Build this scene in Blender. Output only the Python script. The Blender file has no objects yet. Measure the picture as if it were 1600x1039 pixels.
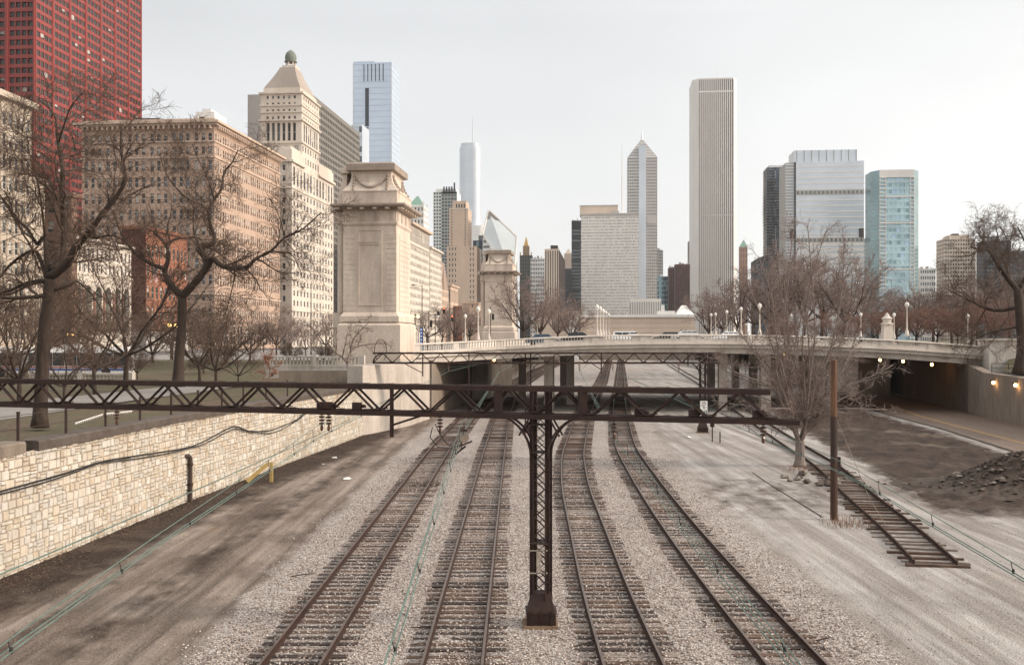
import bpy, math, random
import numpy as np
from mathutils import Vector, Matrix
random.seed(7); np.random.seed(7)
S = bpy.context.scene
C = S.collection
# ------------------------------------------------------------------ camera, sky, sun
FPX, CX, HY, HC = 1556.0, 800.0, 530.0, 8.3      # focal length in photo pixels, axis, horizon, eye height
W0, H0 = 1600, 1039
cam = bpy.data.cameras.new('camera'); cam_o = bpy.data.objects.new('camera', cam); C.objects.link(cam_o)
cam_o.location = (0, 0, HC); cam_o.rotation_euler = (math.radians(90), 0, 0)
cam.sensor_fit = 'HORIZONTAL'; cam.sensor_width = 36; cam.lens = 36 * FPX / W0
cam.shift_y = (HY - H0 / 2) / W0
cam.clip_start = .3; cam.clip_end = 30000
S.camera = cam_o
S.view_settings.view_transform = 'Standard'; S.view_settings.look = 'None'
S.view_settings.exposure = 0.38; S.view_settings.gamma = 1
S.cycles.max_bounces = 6; S.cycles.diffuse_bounces = 3; S.cycles.glossy_bounces = 3
S.cycles.volume_bounces = 1
HAZE = .00005
SUN_AZ, SUN_EL = math.radians(99), math.radians(24)     # azimuth clockwise from +Y
w = bpy.data.worlds.new('World'); S.world = w; w.use_nodes = True
nt = w.node_tree; nt.nodes.clear()
N = nt.nodes.new; Lk = nt.links.new
out = N('ShaderNodeOutputWorld'); bg = N('ShaderNodeBackground'); bg.inputs['Strength'].default_value = .1
sky = N('ShaderNodeTexSky'); sky.sky_type = 'NISHITA'; sky.sun_disc = False
sky.sun_elevation = SUN_EL; sky.sun_rotation = SUN_AZ; sky.air_density = 1.4; sky.dust_density = 4
tc = N('ShaderNodeTexCoord')
sep = N('ShaderNodeSeparateXYZ'); Lk(tc.outputs['Generated'], sep.inputs[0])
ramp = N('ShaderNodeValToRGB'); Lk(sep.outputs['Z'], ramp.inputs[0])   # overcast: zenith brighter than the horizon
cr = ramp.color_ramp; cr.elements[0].position = 0; cr.elements[0].color = (.77, .768, .755, 1)
cr.elements[1].position = 1; cr.elements[1].color = (1, 1, 1, 1)
e = cr.elements.new(.12); e.color = (.71, .71, .706, 1)
e = cr.elements.new(.30); e.color = (.60, .605, .612, 1)
e = cr.elements.new(.55); e.color = (.85, .85, .86, 1)
mul = N('ShaderNodeMixRGB'); mul.blend_type = 'MULTIPLY'; mul.inputs[0].default_value = 1
# brighter towards the veiled sun in the east (right)
vec = N('ShaderNodeVectorMath'); vec.operation = 'DOT_PRODUCT'; Lk(tc.outputs['Generated'], vec.inputs[0])
vec.inputs[1].default_value = (math.sin(SUN_AZ) * math.cos(SUN_EL), math.cos(SUN_AZ) * math.cos(SUN_EL), math.sin(SUN_EL))
ramp2 = N('ShaderNodeValToRGB'); Lk(vec.outputs['Value'], ramp2.inputs[0])
c2 = ramp2.color_ramp; c2.elements[0].position = 0; c2.elements[0].color = (.54, .545, .55, 1)
c2.elements[1].position = 1; c2.elements[1].color = (1, .97, .92, 1)
e = c2.elements.new(.35); e.color = (.66, .66, .652, 1)
cn = N('ShaderNodeTexNoise'); cn.inputs['Scale'].default_value = 2.2; cn.inputs['Detail'].default_value = 5
mp = N('ShaderNodeMapping'); mp.inputs['Scale'].default_value = (1, 1, 2.5); Lk(tc.outputs['Generated'], mp.inputs[0]); Lk(mp.outputs[0], cn.inputs[0])
cnr = N('ShaderNodeMapRange'); cnr.inputs[1].default_value = .3; cnr.inputs[2].default_value = .7
cnr.inputs[3].default_value = 17.7; cnr.inputs[4].default_value = 20.0; Lk(cn.outputs[0], cnr.inputs[0])
Lk(ramp.outputs[0], mul.inputs[1]); Lk(ramp2.outputs[0], mul.inputs[2])
sc_ = N('ShaderNodeVectorMath'); sc_.operation = 'SCALE'
Lk(mul.outputs[0], sc_.inputs[0]); Lk(cnr.outputs[0], sc_.inputs['Scale'])
mixs = N('ShaderNodeMixRGB'); mixs.inputs[0].default_value = .93; Lk(sky.outputs[0], mixs.inputs[1]); Lk(sc_.outputs[0], mixs.inputs[2])
Lk(mixs.outputs[0], bg.inputs[0]); Lk(bg.outputs[0], out.inputs[0])
sun = bpy.data.lights.new('sun', 'SUN'); sun.energy = 2.75; sun.angle = math.radians(7); sun.color = (1, .86, .73)
sun_o = bpy.data.objects.new('sun', sun); C.objects.link(sun_o)
sun_o.rotation_euler = Vector((-math.sin(SUN_AZ) * math.cos(SUN_EL), -math.cos(SUN_AZ) * math.cos(SUN_EL), -math.sin(SUN_EL))).to_track_quat('-Z', 'Y').to_euler()
sun_o.location = (60, 0, 60)
# ------------------------------------------------------------------ helpers
TA = 150 / FPX; CA = 1 / math.sqrt(1 + TA * TA); SA = TA * CA; ANG = -math.atan(TA)   # the street grid is turned against the view
def PT(px, py, D): return Vector(((px - CX) / FPX * D, D, HC + (HY - py) / FPX * D))
def GR(px, py, z=0.0):
    D = FPX * (HC - z) / (py - HY); return Vector(((px - CX) / FPX * D, D, z))
def XD(px, D): return (px - CX) / FPX * D
def ZD(py, D): return HC + (HY - py) / FPX * D
def tag(o, label=None, cat=None, group=None, kind=None):
    if label: o['label'] = label
    if cat: o['category'] = cat
    if group: o['group'] = group
    if kind: o['kind'] = kind
    return o
def empty(name, loc, label, cat, group=None, rot=0):
    o = bpy.data.objects.new(name, None); C.objects.link(o); o.location = loc; o.rotation_euler = (0, 0, rot)
    o.empty_display_size = .5
    return tag(o, label, cat, group)
class MB:
    def __init__(s): s.v = []; s.f = []; s.m = []; s.c = None
    def add(s, vs, fs, m=0):
        b = len(s.v); s.v += [tuple(p) for p in vs]; s.f += [tuple(b + i for i in f) for f in fs]; s.m += [m] * len(fs)
    def quad(s, a, b, c, d, m=0): s.add((a, b, c, d), ((0, 1, 2, 3),), m)
    def box(s, x0, x1, y0, y1, z0, z1, m=0):
        s.add([(x0, y0, z0), (x1, y0, z0), (x1, y1, z0), (x0, y1, z0), (x0, y0, z1), (x1, y0, z1), (x1, y1, z1), (x0, y1, z1)],
              [(0, 3, 2, 1), (4, 5, 6, 7), (0, 1, 5, 4), (1, 2, 6, 5), (2, 3, 7, 6), (3, 0, 4, 7)], m)
    def frustum(s, b, t, z0, z1, m=0):     # b, t = (x0,x1,y0,y1)
        s.add([(b[0], b[2], z0), (b[1], b[2], z0), (b[1], b[3], z0), (b[0], b[3], z0), (t[0], t[2], z1), (t[1], t[2], z1), (t[1], t[3], z1), (t[0], t[3], z1)],
              [(0, 3, 2, 1), (4, 5, 6, 7), (0, 1, 5, 4), (1, 2, 6, 5), (2, 3, 7, 6), (3, 0, 4, 7)], m)
    def bar(s, p, q, w, h, m=0, up=(0, 0, 1)):
        p = Vector(p); q = Vector(q); d = (q - p)
        if d.length < 1e-6: return
        d.normalize(); u = Vector(up)
        if abs(d.dot(u)) > .98: u = Vector((0, 1, 0))
        a = d.cross(u).normalized() * (w / 2); b = a.cross(d).normalized() * (h / 2)
        s.add([p - a - b, p + a - b, p + a + b, p - a + b, q - a - b, q + a - b, q + a + b, q - a + b],
              [(0, 1, 2, 3), (7, 6, 5, 4), (0, 4, 5, 1), (1, 5, 6, 2), (2, 6, 7, 3), (3, 7, 4, 0)], m)
    def tube(s, pts, rs, n=6, m=0, cap=True):
        pts = [Vector(p) for p in pts]; k = len(pts)
        if not hasattr(rs, '__len__'): rs = [rs] * k
        d0 = (pts[1] - pts[0]).normalized(); u = Vector((0, 0, 1)) if abs(d0.z) < .9 else Vector((1, 0, 0))
        a = d0.cross(u).normalized(); rings = []; b0 = len(s.v)
        for i, p in enumerate(pts):
            d = (pts[min(i + 1, k - 1)] - pts[max(i - 1, 0)])
            if d.length < 1e-9: d = d0.copy()
            d.normalize(); a = (a - d * a.dot(d))
            a = a.normalized() if a.length > 1e-6 else d.orthogonal().normalized()
            b = d.cross(a); r = rs[i]
            for j in range(n):
                t = 2 * math.pi * j / n; s.v.append(tuple(p + a * (r * math.cos(t)) + b * (r * math.sin(t))))
        for i in range(k - 1):
            for j in range(n):
                s.f.append((b0 + i * n + j, b0 + i * n + (j + 1) % n, b0 + (i + 1) * n + (j + 1) % n, b0 + (i + 1) * n + j)); s.m.append(m)
        if cap:
            s.f.append(tuple(b0 + j for j in reversed(range(n)))); s.m.append(m)
            s.f.append(tuple(b0 + (k - 1) * n + j for j in range(n))); s.m.append(m)
    def lathe(s, prof, c=(0, 0, 0), n=12, m=0):
        b0 = len(s.v); k = len(prof)
        for r, z in prof:
            for j in range(n):
                t = 2 * math.pi * (j + .5) / n; s.v.append((c[0] + r * math.cos(t), c[1] + r * math.sin(t), c[2] + z))
        for i in range(k - 1):
            for j in range(n):
                s.f.append((b0 + i * n + j, b0 + i * n + (j + 1) % n, b0 + (i + 1) * n + (j + 1) % n, b0 + (i + 1) * n + j)); s.m.append(m)
        s.f.append(tuple(b0 + j for j in reversed(range(n)))); s.m.append(m)
        s.f.append(tuple(b0 + (k - 1) * n + j for j in range(n))); s.m.append(m)
    def prism(s, poly, z0, z1, m=0):
        n = len(poly); s.add([(x, y, z0) for x, y in poly] + [(x, y, z1) for x, y in poly],
              [tuple(reversed(range(n))), tuple(range(n, 2 * n))] + [(i, (i + 1) % n, n + (i + 1) % n, n + i) for i in range(n)], m)
    def mesh(s, name, mats, smooth=False):
        me = bpy.data.meshes.new(name); me.from_pydata(s.v, [], s.f)
        mats = mats if isinstance(mats, (list, tuple)) else [mats]
        for x in mats: me.materials.append(x)
        if len(mats) > 1: me.polygons.foreach_set('material_index', s.m)
        if smooth: me.polygons.foreach_set('use_smooth', [True] * len(s.f))
        me.update(); return me
    def build(s, name, mats, parent=None, smooth=False, loc=None, rot=0):
        o = bpy.data.objects.new(name, s.mesh(name, mats, smooth)); C.objects.link(o)
        if parent: o.parent = parent
        if loc is not None: o.location = loc
        if rot: o.rotation_euler = (0, 0, rot)
        return o
def link(name, me, parent=None, loc=(0, 0, 0), rot=(0, 0, 0), scale=(1, 1, 1)):
    o = bpy.data.objects.new(name, me); C.objects.link(o); o.parent = parent
    o.location = loc; o.rotation_euler = rot; o.scale = scale; return o
def dup(root, loc, label=None, group=None, rot=None, scale=None):
    r = root.copy(); C.objects.link(r); r.location = loc
    if rot is not None: r.rotation_euler = (0, 0, rot)
    if scale is not None: r.scale = (scale,) * 3
    if label: r['label'] = label
    if group: r['group'] = group
    for ch in list(root.children):
        c = ch.copy(); C.objects.link(c); c.parent = r
        for g in list(ch.children):
            d = g.copy(); C.objects.link(d); d.parent = c
    return r
# ------------------------------------------------------------------ materials
def lin(c): return tuple((x / 12.92 if x <= .04045 else ((x + .055) / 1.055) ** 2.4) for x in c)
MATS = {}
def mat(name, c1, c2=None, scale=3.0, rough=.8, metal=0., bump=0., fine=0., stretch=(1, 1, 1), spec=.4, dirt=None, dscale=.15, attr=None, emit=None):
    """Noise-varied surface in metres: c1/c2 base colours, dirt = a third colour in large uneven stains."""
    if name in MATS: return MATS[name]
    m = bpy.data.materials.new(name); m.use_nodes = True; t = m.node_tree; n = t.nodes.new; l = t.links.new
    p = t.nodes['Principled BSDF']; p.inputs['Roughness'].default_value = rough; p.inputs['Metallic'].default_value = metal
    p.inputs['Specular IOR Level'].default_value = spec
    g = n('ShaderNodeNewGeometry'); mp = n('ShaderNodeMapping'); mp.inputs['Scale'].default_value = stretch; l(g.outputs['Position'], mp.inputs[0])
    if c2 is None: c2 = tuple(x * .8 for x in c1)
    no = n('ShaderNodeTexNoise'); no.inputs['Scale'].default_value = scale; no.inputs['Detail'].default_value = 6; no.inputs['Roughness'].default_value = .65
    l(mp.outputs[0], no.inputs[0])
    mr = n('ShaderNodeMapRange'); mr.inputs[1].default_value = .35; mr.inputs[2].default_value = .65; l(no.outputs[0], mr.inputs[0])
    mx = n('ShaderNodeMixRGB'); l(mr.outputs[0], mx.inputs[0]); mx.inputs[1].default_value = (*c1, 1); mx.inputs[2].default_value = (*c2, 1)
    last = mx.outputs[0]
    if attr:
        at = n('ShaderNodeAttribute'); at.attribute_name = attr
        mm = n('ShaderNodeMixRGB'); mm.blend_type = 'MULTIPLY'; mm.inputs[0].default_value = 1; l(last, mm.inputs[1]); l(at.outputs[0], mm.inputs[2]); last = mm.outputs[0]
    if fine:
        nf = n('ShaderNodeTexNoise'); nf.inputs['Scale'].default_value = scale * 14; nf.inputs['Detail'].default_value = 3; l(mp.outputs[0], nf.inputs[0])
        rf = n('ShaderNodeMapRange'); rf.inputs[1].default_value = .3; rf.inputs[2].default_value = .7; rf.inputs[3].default_value = 1 - fine; rf.inputs[4].default_value = 1 + fine * .6; l(nf.outputs[0], rf.inputs[0])
        vs = n('ShaderNodeVectorMath'); vs.operation = 'SCALE'; l(last, vs.inputs[0]); l(rf.outputs[0], vs.inputs['Scale']); last = vs.outputs[0]
    if dirt:
        nd = n('ShaderNodeTexNoise'); nd.inputs['Scale'].default_value = dscale; nd.inputs['Detail'].default_value = 8; nd.inputs['Roughness'].default_value = .7; l(mp.outputs[0], nd.inputs[0])
        rd = n('ShaderNodeMapRange'); rd.inputs[1].default_value = .5; rd.inputs[2].default_value = .72; rd.inputs[4].default_value = .8; l(nd.outputs[0], rd.inputs[0])
        md = n('ShaderNodeMixRGB'); l(rd.outputs[0], md.inputs[0]); l(last, md.inputs[1]); md.inputs[2].default_value = (*dirt, 1); last = md.outputs[0]
    l(last, p.inputs['Base Color'])
    if bump:
        b = n('ShaderNodeBump'); b.inputs['Strength'].default_value = bump; b.inputs['Distance'].default_value = .05; l(no.outputs[0], b.inputs['Height']); l(b.outputs[0], p.inputs['Normal'])
    if emit:
        p.inputs['Emission Color'].default_value = (*emit[0], 1); p.inputs['Emission Strength'].default_value = emit[1]
    MATS[name] = m; return m
def glass(name, c, rough=.12, metal=0., var=.35, scale=.35):
    return mat(name, c, tuple(x * (1 - var) for x in c), scale, rough, metal, spec=.6)
M = dict(
 iron=mat('rusty_iron', (.027, .014, .011), (.046, .022, .016), 2.5, .75, .1, .3, .4, dirt=(.055, .025, .016), dscale=.9),
 iron2=mat('old_iron', (.045, .03, .026), (.08, .05, .04), 2.5, .8, .1, .3, .3),
 rail_side=mat('rail_rust', (.055, .024, .014), (.03, .015, .01), 3, .85, .2, .2, .4),
 rail_top=mat('rail_head', (.15, .108, .088), (.09, .06, .046), 2, .42, .5),
 tie_a=mat('tie_dark', (.026, .018, .015), (.07, .048, .039), 4, .95, 0, .5, .5, (.4, 2, 2)),
 tie_b=mat('tie_brown', (.145, .088, .06), (.062, .037, .026), 4, .95, 0, .5, .5, (.4, 2, 2)),
 tie_c=mat('tie_grey', (.29, .235, .20), (.14, .108, .09), 4, .95, 0, .5, .5, (.4, 2, 2)),
 concrete=mat('concrete', (.52, .46, .40), (.42, .36, .31), .9, .9, 0, .2, .15, (1, 1, .25), dirt=(.27, .22, .175), dscale=.35),
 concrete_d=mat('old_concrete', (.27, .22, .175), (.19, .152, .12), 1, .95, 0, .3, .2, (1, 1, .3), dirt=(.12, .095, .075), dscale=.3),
 coping=mat('coping_stone', (.075, .058, .048), (.12, .096, .08), 1.4, .95, 0, .3, .3, dirt=(.07, .05, .038), dscale=.5),
 stone=mat('bridge_stone', (.62, .56, .495), (.52, .46, .40), .8, .9, 0, .2, .14, (1, 1, .2), dirt=(.25, .205, .165), dscale=.35),
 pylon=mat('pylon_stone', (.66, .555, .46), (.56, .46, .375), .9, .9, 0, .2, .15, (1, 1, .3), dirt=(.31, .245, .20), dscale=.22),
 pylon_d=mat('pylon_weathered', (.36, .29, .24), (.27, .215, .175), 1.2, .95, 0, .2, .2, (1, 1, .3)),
 mortar=mat('mortar', (.42, .345, .27), (.29, .23, .175), 2, .95, 0, .3, .3),
 ashlar=mat('limestone', (.97, .97, .97), (.78, .77, .75), 2.2, .9, 0, .35, .2, attr='col', dirt=(.33, .235, .15), dscale=.55),
 wood=mat('pole_wood', (.17, .085, .045), (.10, .052, .032), 2, .9, 0, .3, .4, (3, 3, .25)),
 wood_d=mat('pole_tar', (.035, .022, .017), (.06, .037, .027), 2, .85, 0, .3, .3, (3, 3, .25)),
 copper=mat('copper_wire', (.12, .18, .15), (.07, .105, .085), 3, .6, .1),
 black=mat('black_rubber', (.014, .012, .012), (.025, .02, .018), 3, .7),
 porcelain=mat('porcelain', (.12, .06, .035), (.08, .04, .025), 6, .3),
 white=mat('white_paint', (.74, .72, .69), (.64, .62, .59), 1.5, .5, 0, 0, .08),
 bark=mat('bark_dark', (.070, .047, .034), (.036, .024, .018), 5, .95, 0, .5, .4, (2, 2, .4)),
 bark_l=mat('bark_pale', (.27, .215, .185), (.16, .125, .105), 5, .95, 0, .4, .3, (2, 2, .4)),
 twig=mat('twig_brown', (.12, .078, .056), (.075, .049, .036), 1, .95),
 twig_far=mat('twig_far', (.235, .175, .15), (.18, .13, .11), .4, .95),
 twig_red=mat('twig_red', (.235, .13, .095), (.17, .10, .078), .4, .95),
 grass=mat('grass_winter', (.072, .070, .026), (.105, .068, .042), .3, .95, 0, .4, .35, dirt=(.10, .058, .036), dscale=.12),
 path=mat('path_concrete', (.27, .245, .225), (.21, .19, .172), .8, .9, 0, .1, .15),
 shade_dirt=mat('shade_dirt_concrete', (.15, .118, .092), (.10, .077, .06), 1, .95, 0, .3, .2, (1, 1, .3), dirt=(.06, .046, .036), dscale=.3),  # underpass shade put into the concrete colour; also the dirt tone of the kerb
 asphalt=mat('asphalt', (.085, .078, .075), (.12, .108, .1), .7, .9, 0, .2, .2),
 road=mat('service_road', (.16, .112, .085), (.12, .084, .064), .5, .9, 0, .1, .2, (1, .25, 1)),
 yellow=mat('road_yellow', (.42, .24, .07), (.32, .19, .07), 2, .8),
 glass=glass('window_glass', (.035, .04, .045)),
 glass_p=glass('window_glass_pale', (.15, .175, .20), .1, .2, .5, .6),
 glass_g=glass('window_glass_green', (.04, .075, .065)),
 blind=mat('window_blind', (.50, .48, .43), (.36, .34, .31), 1.2, .8),
 frame=mat('window_frame', (.30, .28, .26), (.24, .22, .2), 2, .6),
 frame_w=mat('window_frame_white', (.62, .6, .56), (.5, .48, .45), 2, .6),
 green_roof=mat('copper_roof', (.17, .30, .235), (.23, .36, .29), .5, .7, 0, 0, .1),
 amber=mat('lamp_amber', (.8, .5, .15), rough=.4, emit=((1, .62, .18), 6.0)),
 globe=mat('lamp_globe', (.72, .68, .62), (.6, .57, .52), 3, .35),
 red_l=mat('signal_red', (.6, .05, .02), rough=.4, emit=((1, .16, .05), 3.0)),
 green_l=mat('signal_green', (.05, .4, .25), rough=.4, emit=((.1, .8, .5), 1.2)),
)
# ------------------------------------------------------------------ ground
WALLB = [(-19.0, 8.0), (-18.4, 22.0), (-17.75, 34.4), (-16.65, 50.7), (-14.9, 68.0), (-12.9, 86.0)]   # foot of the stone wall
def wall_x(D): return float(np.interp(D, [p[1] for p in WALLB], [p[0] for p in WALLB]))
ROADL = [(35.0, 50), (36.7, 71), (39.8, 92), (41.5, 111), (45, 135), (50, 165), (60, 260)]
ROADR = [(47.3, 50), (48.0, 80), (48.8, 95), (50.2, 106), (54, 128), (60, 165), (70, 260)]
def rx(tbl, D): return float(np.interp(D, [p[1] for p in tbl], [p[0] for p in tbl]))
TR = {
 'T1': [(454.5, 1039), (688.7, 700), (733, 649.4), (768, 620), (797, 600), (832, 580), (866, 565)],
 'T2': [(706.6, 1039), (773.5, 700), (785, 649.7), (798, 620), (816, 600), (848, 580), (880, 565)],
 'T3': [(989.6, 1039), (945.5, 925), (925, 850), (899, 765), (894, 712), (911, 649.7), (924, 620), (938, 600), (951, 565)],
 'T4': [(1243.6, 1039), (1144, 925), (1098, 870), (1042, 798), (1010, 752), (977, 700), (968.8, 651), (968, 620), (970, 600), (970, 563)],
 'T5': [(1464, 881), (1437.7, 853), (1400, 821), (1331, 765), (1291, 725), (1258, 708), (1178, 655), (1093, 597), (1040, 566)],
}
def curve(key, dmin, dmax, step=.25):
    P = [GR(a, b, .12) for a, b in TR[key]]; P.sort(key=lambda p: p.y)
    ys = [p.y for p in P]; xs = [p.x for p in P]
    def ext(y):
        if y < ys[0]: return xs[0] + (xs[1] - xs[0]) / (ys[1] - ys[0]) * (y - ys[0])
        if y > ys[-1]: return xs[-1] + (xs[-1] - xs[-2]) / (ys[-1] - ys[-2]) * (y - ys[-1])
        return float(np.interp(y, ys, xs))
    Y = np.arange(dmin - 40, dmax + 40, step); X = np.array([ext(y) for y in Y])
    sg = 4.0; k = np.exp(-.5 * (np.arange(-60, 61) * step / sg) ** 2); k /= k.sum()
    for _ in range(1): X = np.convolve(np.pad(X, 60, 'edge'), k, 'valid')
    i0 = int(40 / step); i1 = len(Y) - i0
    return X[i0:i1], Y[i0:i1]
TC = {k: curve(k, 10 if k != 'T5' else GR(1464, 881, .12).y, 400 if k != 'T5' else 330) for k in TR}
def tx(key, D): return float(np.interp(D, TC[key][1], TC[key][0]))
def sm(a, b, x): t = min(1, max(0, (x - a) / (b - a))); return t * t * (3 - 2 * t)
xs = [-9000, -3000, -900, -300, -90, -40] + list(np.arange(-20, 60.1, .7)) + [75, 110, 300, 900, 3000, 9000]
ys = [-3000, -300, -40] + list(np.arange(4, 60, .6)) + list(np.arange(60, 180, 1.2)) + [200, 240, 300, 400, 700, 1500, 4000, 12000, 20000]
gm = MB(); zone = []
rng = np.random.RandomState(3)
for y in ys:
    yy = min(max(y, 10), 399)
    t1, t4, t5 = tx('T1', yy), tx('T4', yy), tx('T5', min(max(yy, 38), 329))
    for x in xs:
        n = rng.uniform(-1, 1)
        z = .012 * n if (-20 < x < 60 and 4 < y < 180) else 0
        # R dirt lane, G dark soil, B rust
        lane = sm(t1 - 2.2, t1 - 3.8, x)
        laneR = sm(t4 + 2.0, t4 + 3.6, x) * .62
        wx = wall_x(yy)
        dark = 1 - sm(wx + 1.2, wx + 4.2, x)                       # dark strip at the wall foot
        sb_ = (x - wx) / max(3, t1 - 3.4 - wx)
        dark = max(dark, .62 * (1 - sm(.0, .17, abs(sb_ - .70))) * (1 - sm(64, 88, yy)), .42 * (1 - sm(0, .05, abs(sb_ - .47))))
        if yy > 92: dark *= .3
        rl = rx(ROADL, max(50, yy))
        soil = sm(t5 + 1.2, t5 + 4.5, x) * sm(43, 51, yy) if yy > 43 else 0
        soil *= (1 - .85 * sm(rl - 2.4, rl - .2, x)) * (1 - .5 * sm(104, 116, yy))
        soil2 = sm(9, 11, x - 0) * (1 - sm(16, 20, x)) * sm(44, 50, yy) * (1 - sm(56, 64, yy)) * .42
        mound = sm(0, 5, 5 - math.hypot(x - 23.5, (yy - 54) * .4)) if yy < 75 else 0
        ru = 0
        for k in ('T1', 'T2', 'T3', 'T4'):
            d = abs(x - tx(k, yy)); ru = max(ru, 1 - sm(.8, 1.9, d))
        ru *= .62
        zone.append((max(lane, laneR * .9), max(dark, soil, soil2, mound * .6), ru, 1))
        if soil > .3 and 48 < y < 130: z += .10 * n * soil
        gm.v.append((x, y, z))
nx = len(xs)
for j in range(len(ys) - 1):
    for i in range(nx - 1):
        a = j * nx + i; gm.f.append((a, a + 1, a + 1 + nx, a + nx)); gm.m.append(0)
def ground_material():
    m = bpy.data.materials.new('rail_yard'); m.use_nodes = True; t = m.node_tree; n = t.nodes.new; l = t.links.new
    p = t.nodes['Principled BSDF']; p.inputs['Roughness'].default_value = .95; p.inputs['Specular IOR Level'].default_value = .2
    g = n('ShaderNodeNewGeometry').outputs['Position']
    def noise(scale, stretch=(1, 1, 1), det=6, rough=.65):
        mp = n('ShaderNodeMapping'); mp.inputs['Scale'].default_value = stretch; l(g, mp.inputs[0])
        x = n('ShaderNodeTexNoise'); x.inputs['Scale'].default_value = scale; x.inputs['Detail'].default_value = det; x.inputs['Roughness'].default_value = rough; l(mp.outputs[0], x.inputs[0]); return x.outputs[0]
    def rng_(v, a, b, c=0., d=1.):
        r = n('ShaderNodeMapRange'); r.inputs[1].default_value = a; r.inputs[2].default_value = b; r.inputs[3].default_value = c; r.inputs[4].default_value = d; l(v, r.inputs[0]); return r.outputs[0]
    def mix(f, a, b, mode='MIX'):
        x = n('ShaderNodeMixRGB'); x.blend_type = mode
        if isinstance(f, float): x.inputs[0].default_value = f
        else: l(f, x.inputs[0])
        for i, c in ((1, a), (2, b)):
            if isinstance(c, tuple): x.inputs[i].default_value = (*c, 1)
            else: l(c, x.inputs[i])
        return x.outputs[0]
    def math_(op, a, b):
        x = n('ShaderNodeMath'); x.operation = op
        for i, c in ((0, a), (1, b)):
            if isinstance(c, (float, int)): x.inputs[i].default_value = c
            else: l(c, x.inputs[i])
        return x.outputs[0]
    vo = n('ShaderNodeTexVoronoi'); vo.inputs['Scale'].default_value = 17; l(g, vo.inputs[0])
    sepv = n('ShaderNodeSeparateColor'); l(vo.outputs['Color'], sepv.inputs[0])
    st = n('ShaderNodeValToRGB'); l(sepv.outputs[0], st.inputs[0]); c = st.color_ramp
    c.elements[0].color = (.14, .10, .08, 1); c.elements[1].color = (.70, .635, .58, 1)
    e = c.elements.new(.28); e.color = (.31, .255, .222, 1); e = c.elements.new(.6); e.color = (.50, .435, .39, 1)
    edge = rng_(vo.outputs['Distance'], .25, .62, 1.0, .42)
    sv = n('ShaderNodeVectorMath'); sv.operation = 'SCALE'; l(st.outputs[0], sv.inputs[0]); l(edge, sv.inputs['Scale'])
    grav = mix(rng_(noise(.22, (1, .5, 1)), .35, .7), sv.outputs[0], mix(.35, sv.outputs[0], (.45, .40, .37)))
    grav = mix(rng_(noise(.5, (1, .4, 1), 8), .56, .75, 0, .45), grav, (.20, .155, .13))
    sepz = n('ShaderNodeSeparateColor'); at = n('ShaderNodeAttribute'); at.attribute_name = 'zone'; l(at.outputs[0], sepz.inputs[0])
    streak = noise(1.0, (1.3, .055, 1), 9, .72); blot = noise(.35, (1, .5, 1), 8)
    rut = noise(1.0, (.9, .028, 1), 6, .6)
    dirt = mix(rng_(streak, .38, .62), (.055, .036, .026), (.25, .197, .16))
    dirt = mix(rng_(rut, .48, .62, 0, .7), dirt, (.34, .28, .235))
    dirt = mix(rng_(blot, .47, .62, 0, .85), dirt, (.07, .046, .034))
    dirt = mix(rng_(noise(9, (1, 1, 1), 3), .35, .7, 0, .3), dirt, (.36, .31, .27))
    dirt = mix(rng_(noise(26, (1, 1, 1), 2), .55, .7, 0, .5), dirt, (.05, .038, .03))
    soil = mix(rng_(noise(.55, (1, .6, 1), 9, .72), .35, .65), (.022, .0145, .011), (.062, .041, .03))
    soil = mix(rng_(noise(.16, (1, 1, 1), 6), .54, .68, 0, .75), soil, (.15, .115, .09))
    soil = mix(rng_(noise(7, (1, 1, 1), 4), .45, .75, 0, .4), soil, (.12, .09, .07))
    wob = math_('MULTIPLY', math_('SUBTRACT', noise(.9, (1, .6, 1), 8), .5), 1.6)
    def thr(ch): return rng_(math_('ADD', sepz.outputs[ch], wob), .25, .75)
    col = mix(thr(0), grav, dirt)
    # pale right-hand lane: worn chalky dust
    sepg = n('ShaderNodeSeparateXYZ'); l(g, sepg.inputs[0])
    pale = mix(rng_(streak, .36, .64), (.19, .163, .142), (.44, .405, .375)); pale = mix(rng_(blot, .48, .66, 0, .75), pale, (.17, .145, .126)); pale = mix(rng_(rut, .42, .52, .55, 0), pale, (.11, .083, .066))
    pale = mix(rng_(noise(11, (1, 1, 1), 3), .35, .7, 0, .3), pale, (.5, .47, .44)); pale = mix(rng_(noise(30, (1, 1, 1), 2), .56, .7, 0, .5), pale, (.09, .07, .06))
    col = mix(math_('MULTIPLY', rng_(sepg.outputs[0], 3.0, 7.0), rng_(sepz.outputs[0], .3, .55)), col, pale)
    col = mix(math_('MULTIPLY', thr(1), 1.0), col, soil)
    rustn = math_('MULTIPLY', sepz.outputs[2], rng_(noise(.45, (1, .35, 1), 7), .42, .66, .15, 1))
    col = mix(math_('MULTIPLY', rustn, .72), col, mix(.35, (.12, .066, .042), mix(1.0, col, (.62, .42, .31), 'MULTIPLY')))
    spot = math_('MULTIPLY', rng_(noise(.33, (1, .6, 1), 5), .62, .74), .6)
    col = mix(math_('MULTIPLY', spot, rng_(sepz.outputs[1], .5, .1)), col, mix(.5, col, (.25, .13, .05)))
    l(col, p.inputs['Base Color'])
    b = n('ShaderNodeBump'); b.inputs['Strength'].default_value = .8; b.inputs['Distance'].default_value = .04
    hh = math_('ADD', math_('MULTIPLY', vo.outputs['Distance'], -.8), noise(5, (1, 1, 1), 5)); l(hh, b.inputs['Height']); l(b.outputs[0], p.inputs['Normal'])
    return m
go = gm.build('ground', ground_material()); tag(go, 'pale gravel and dirt of the sunken railway yard', None, kind='structure')
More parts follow.
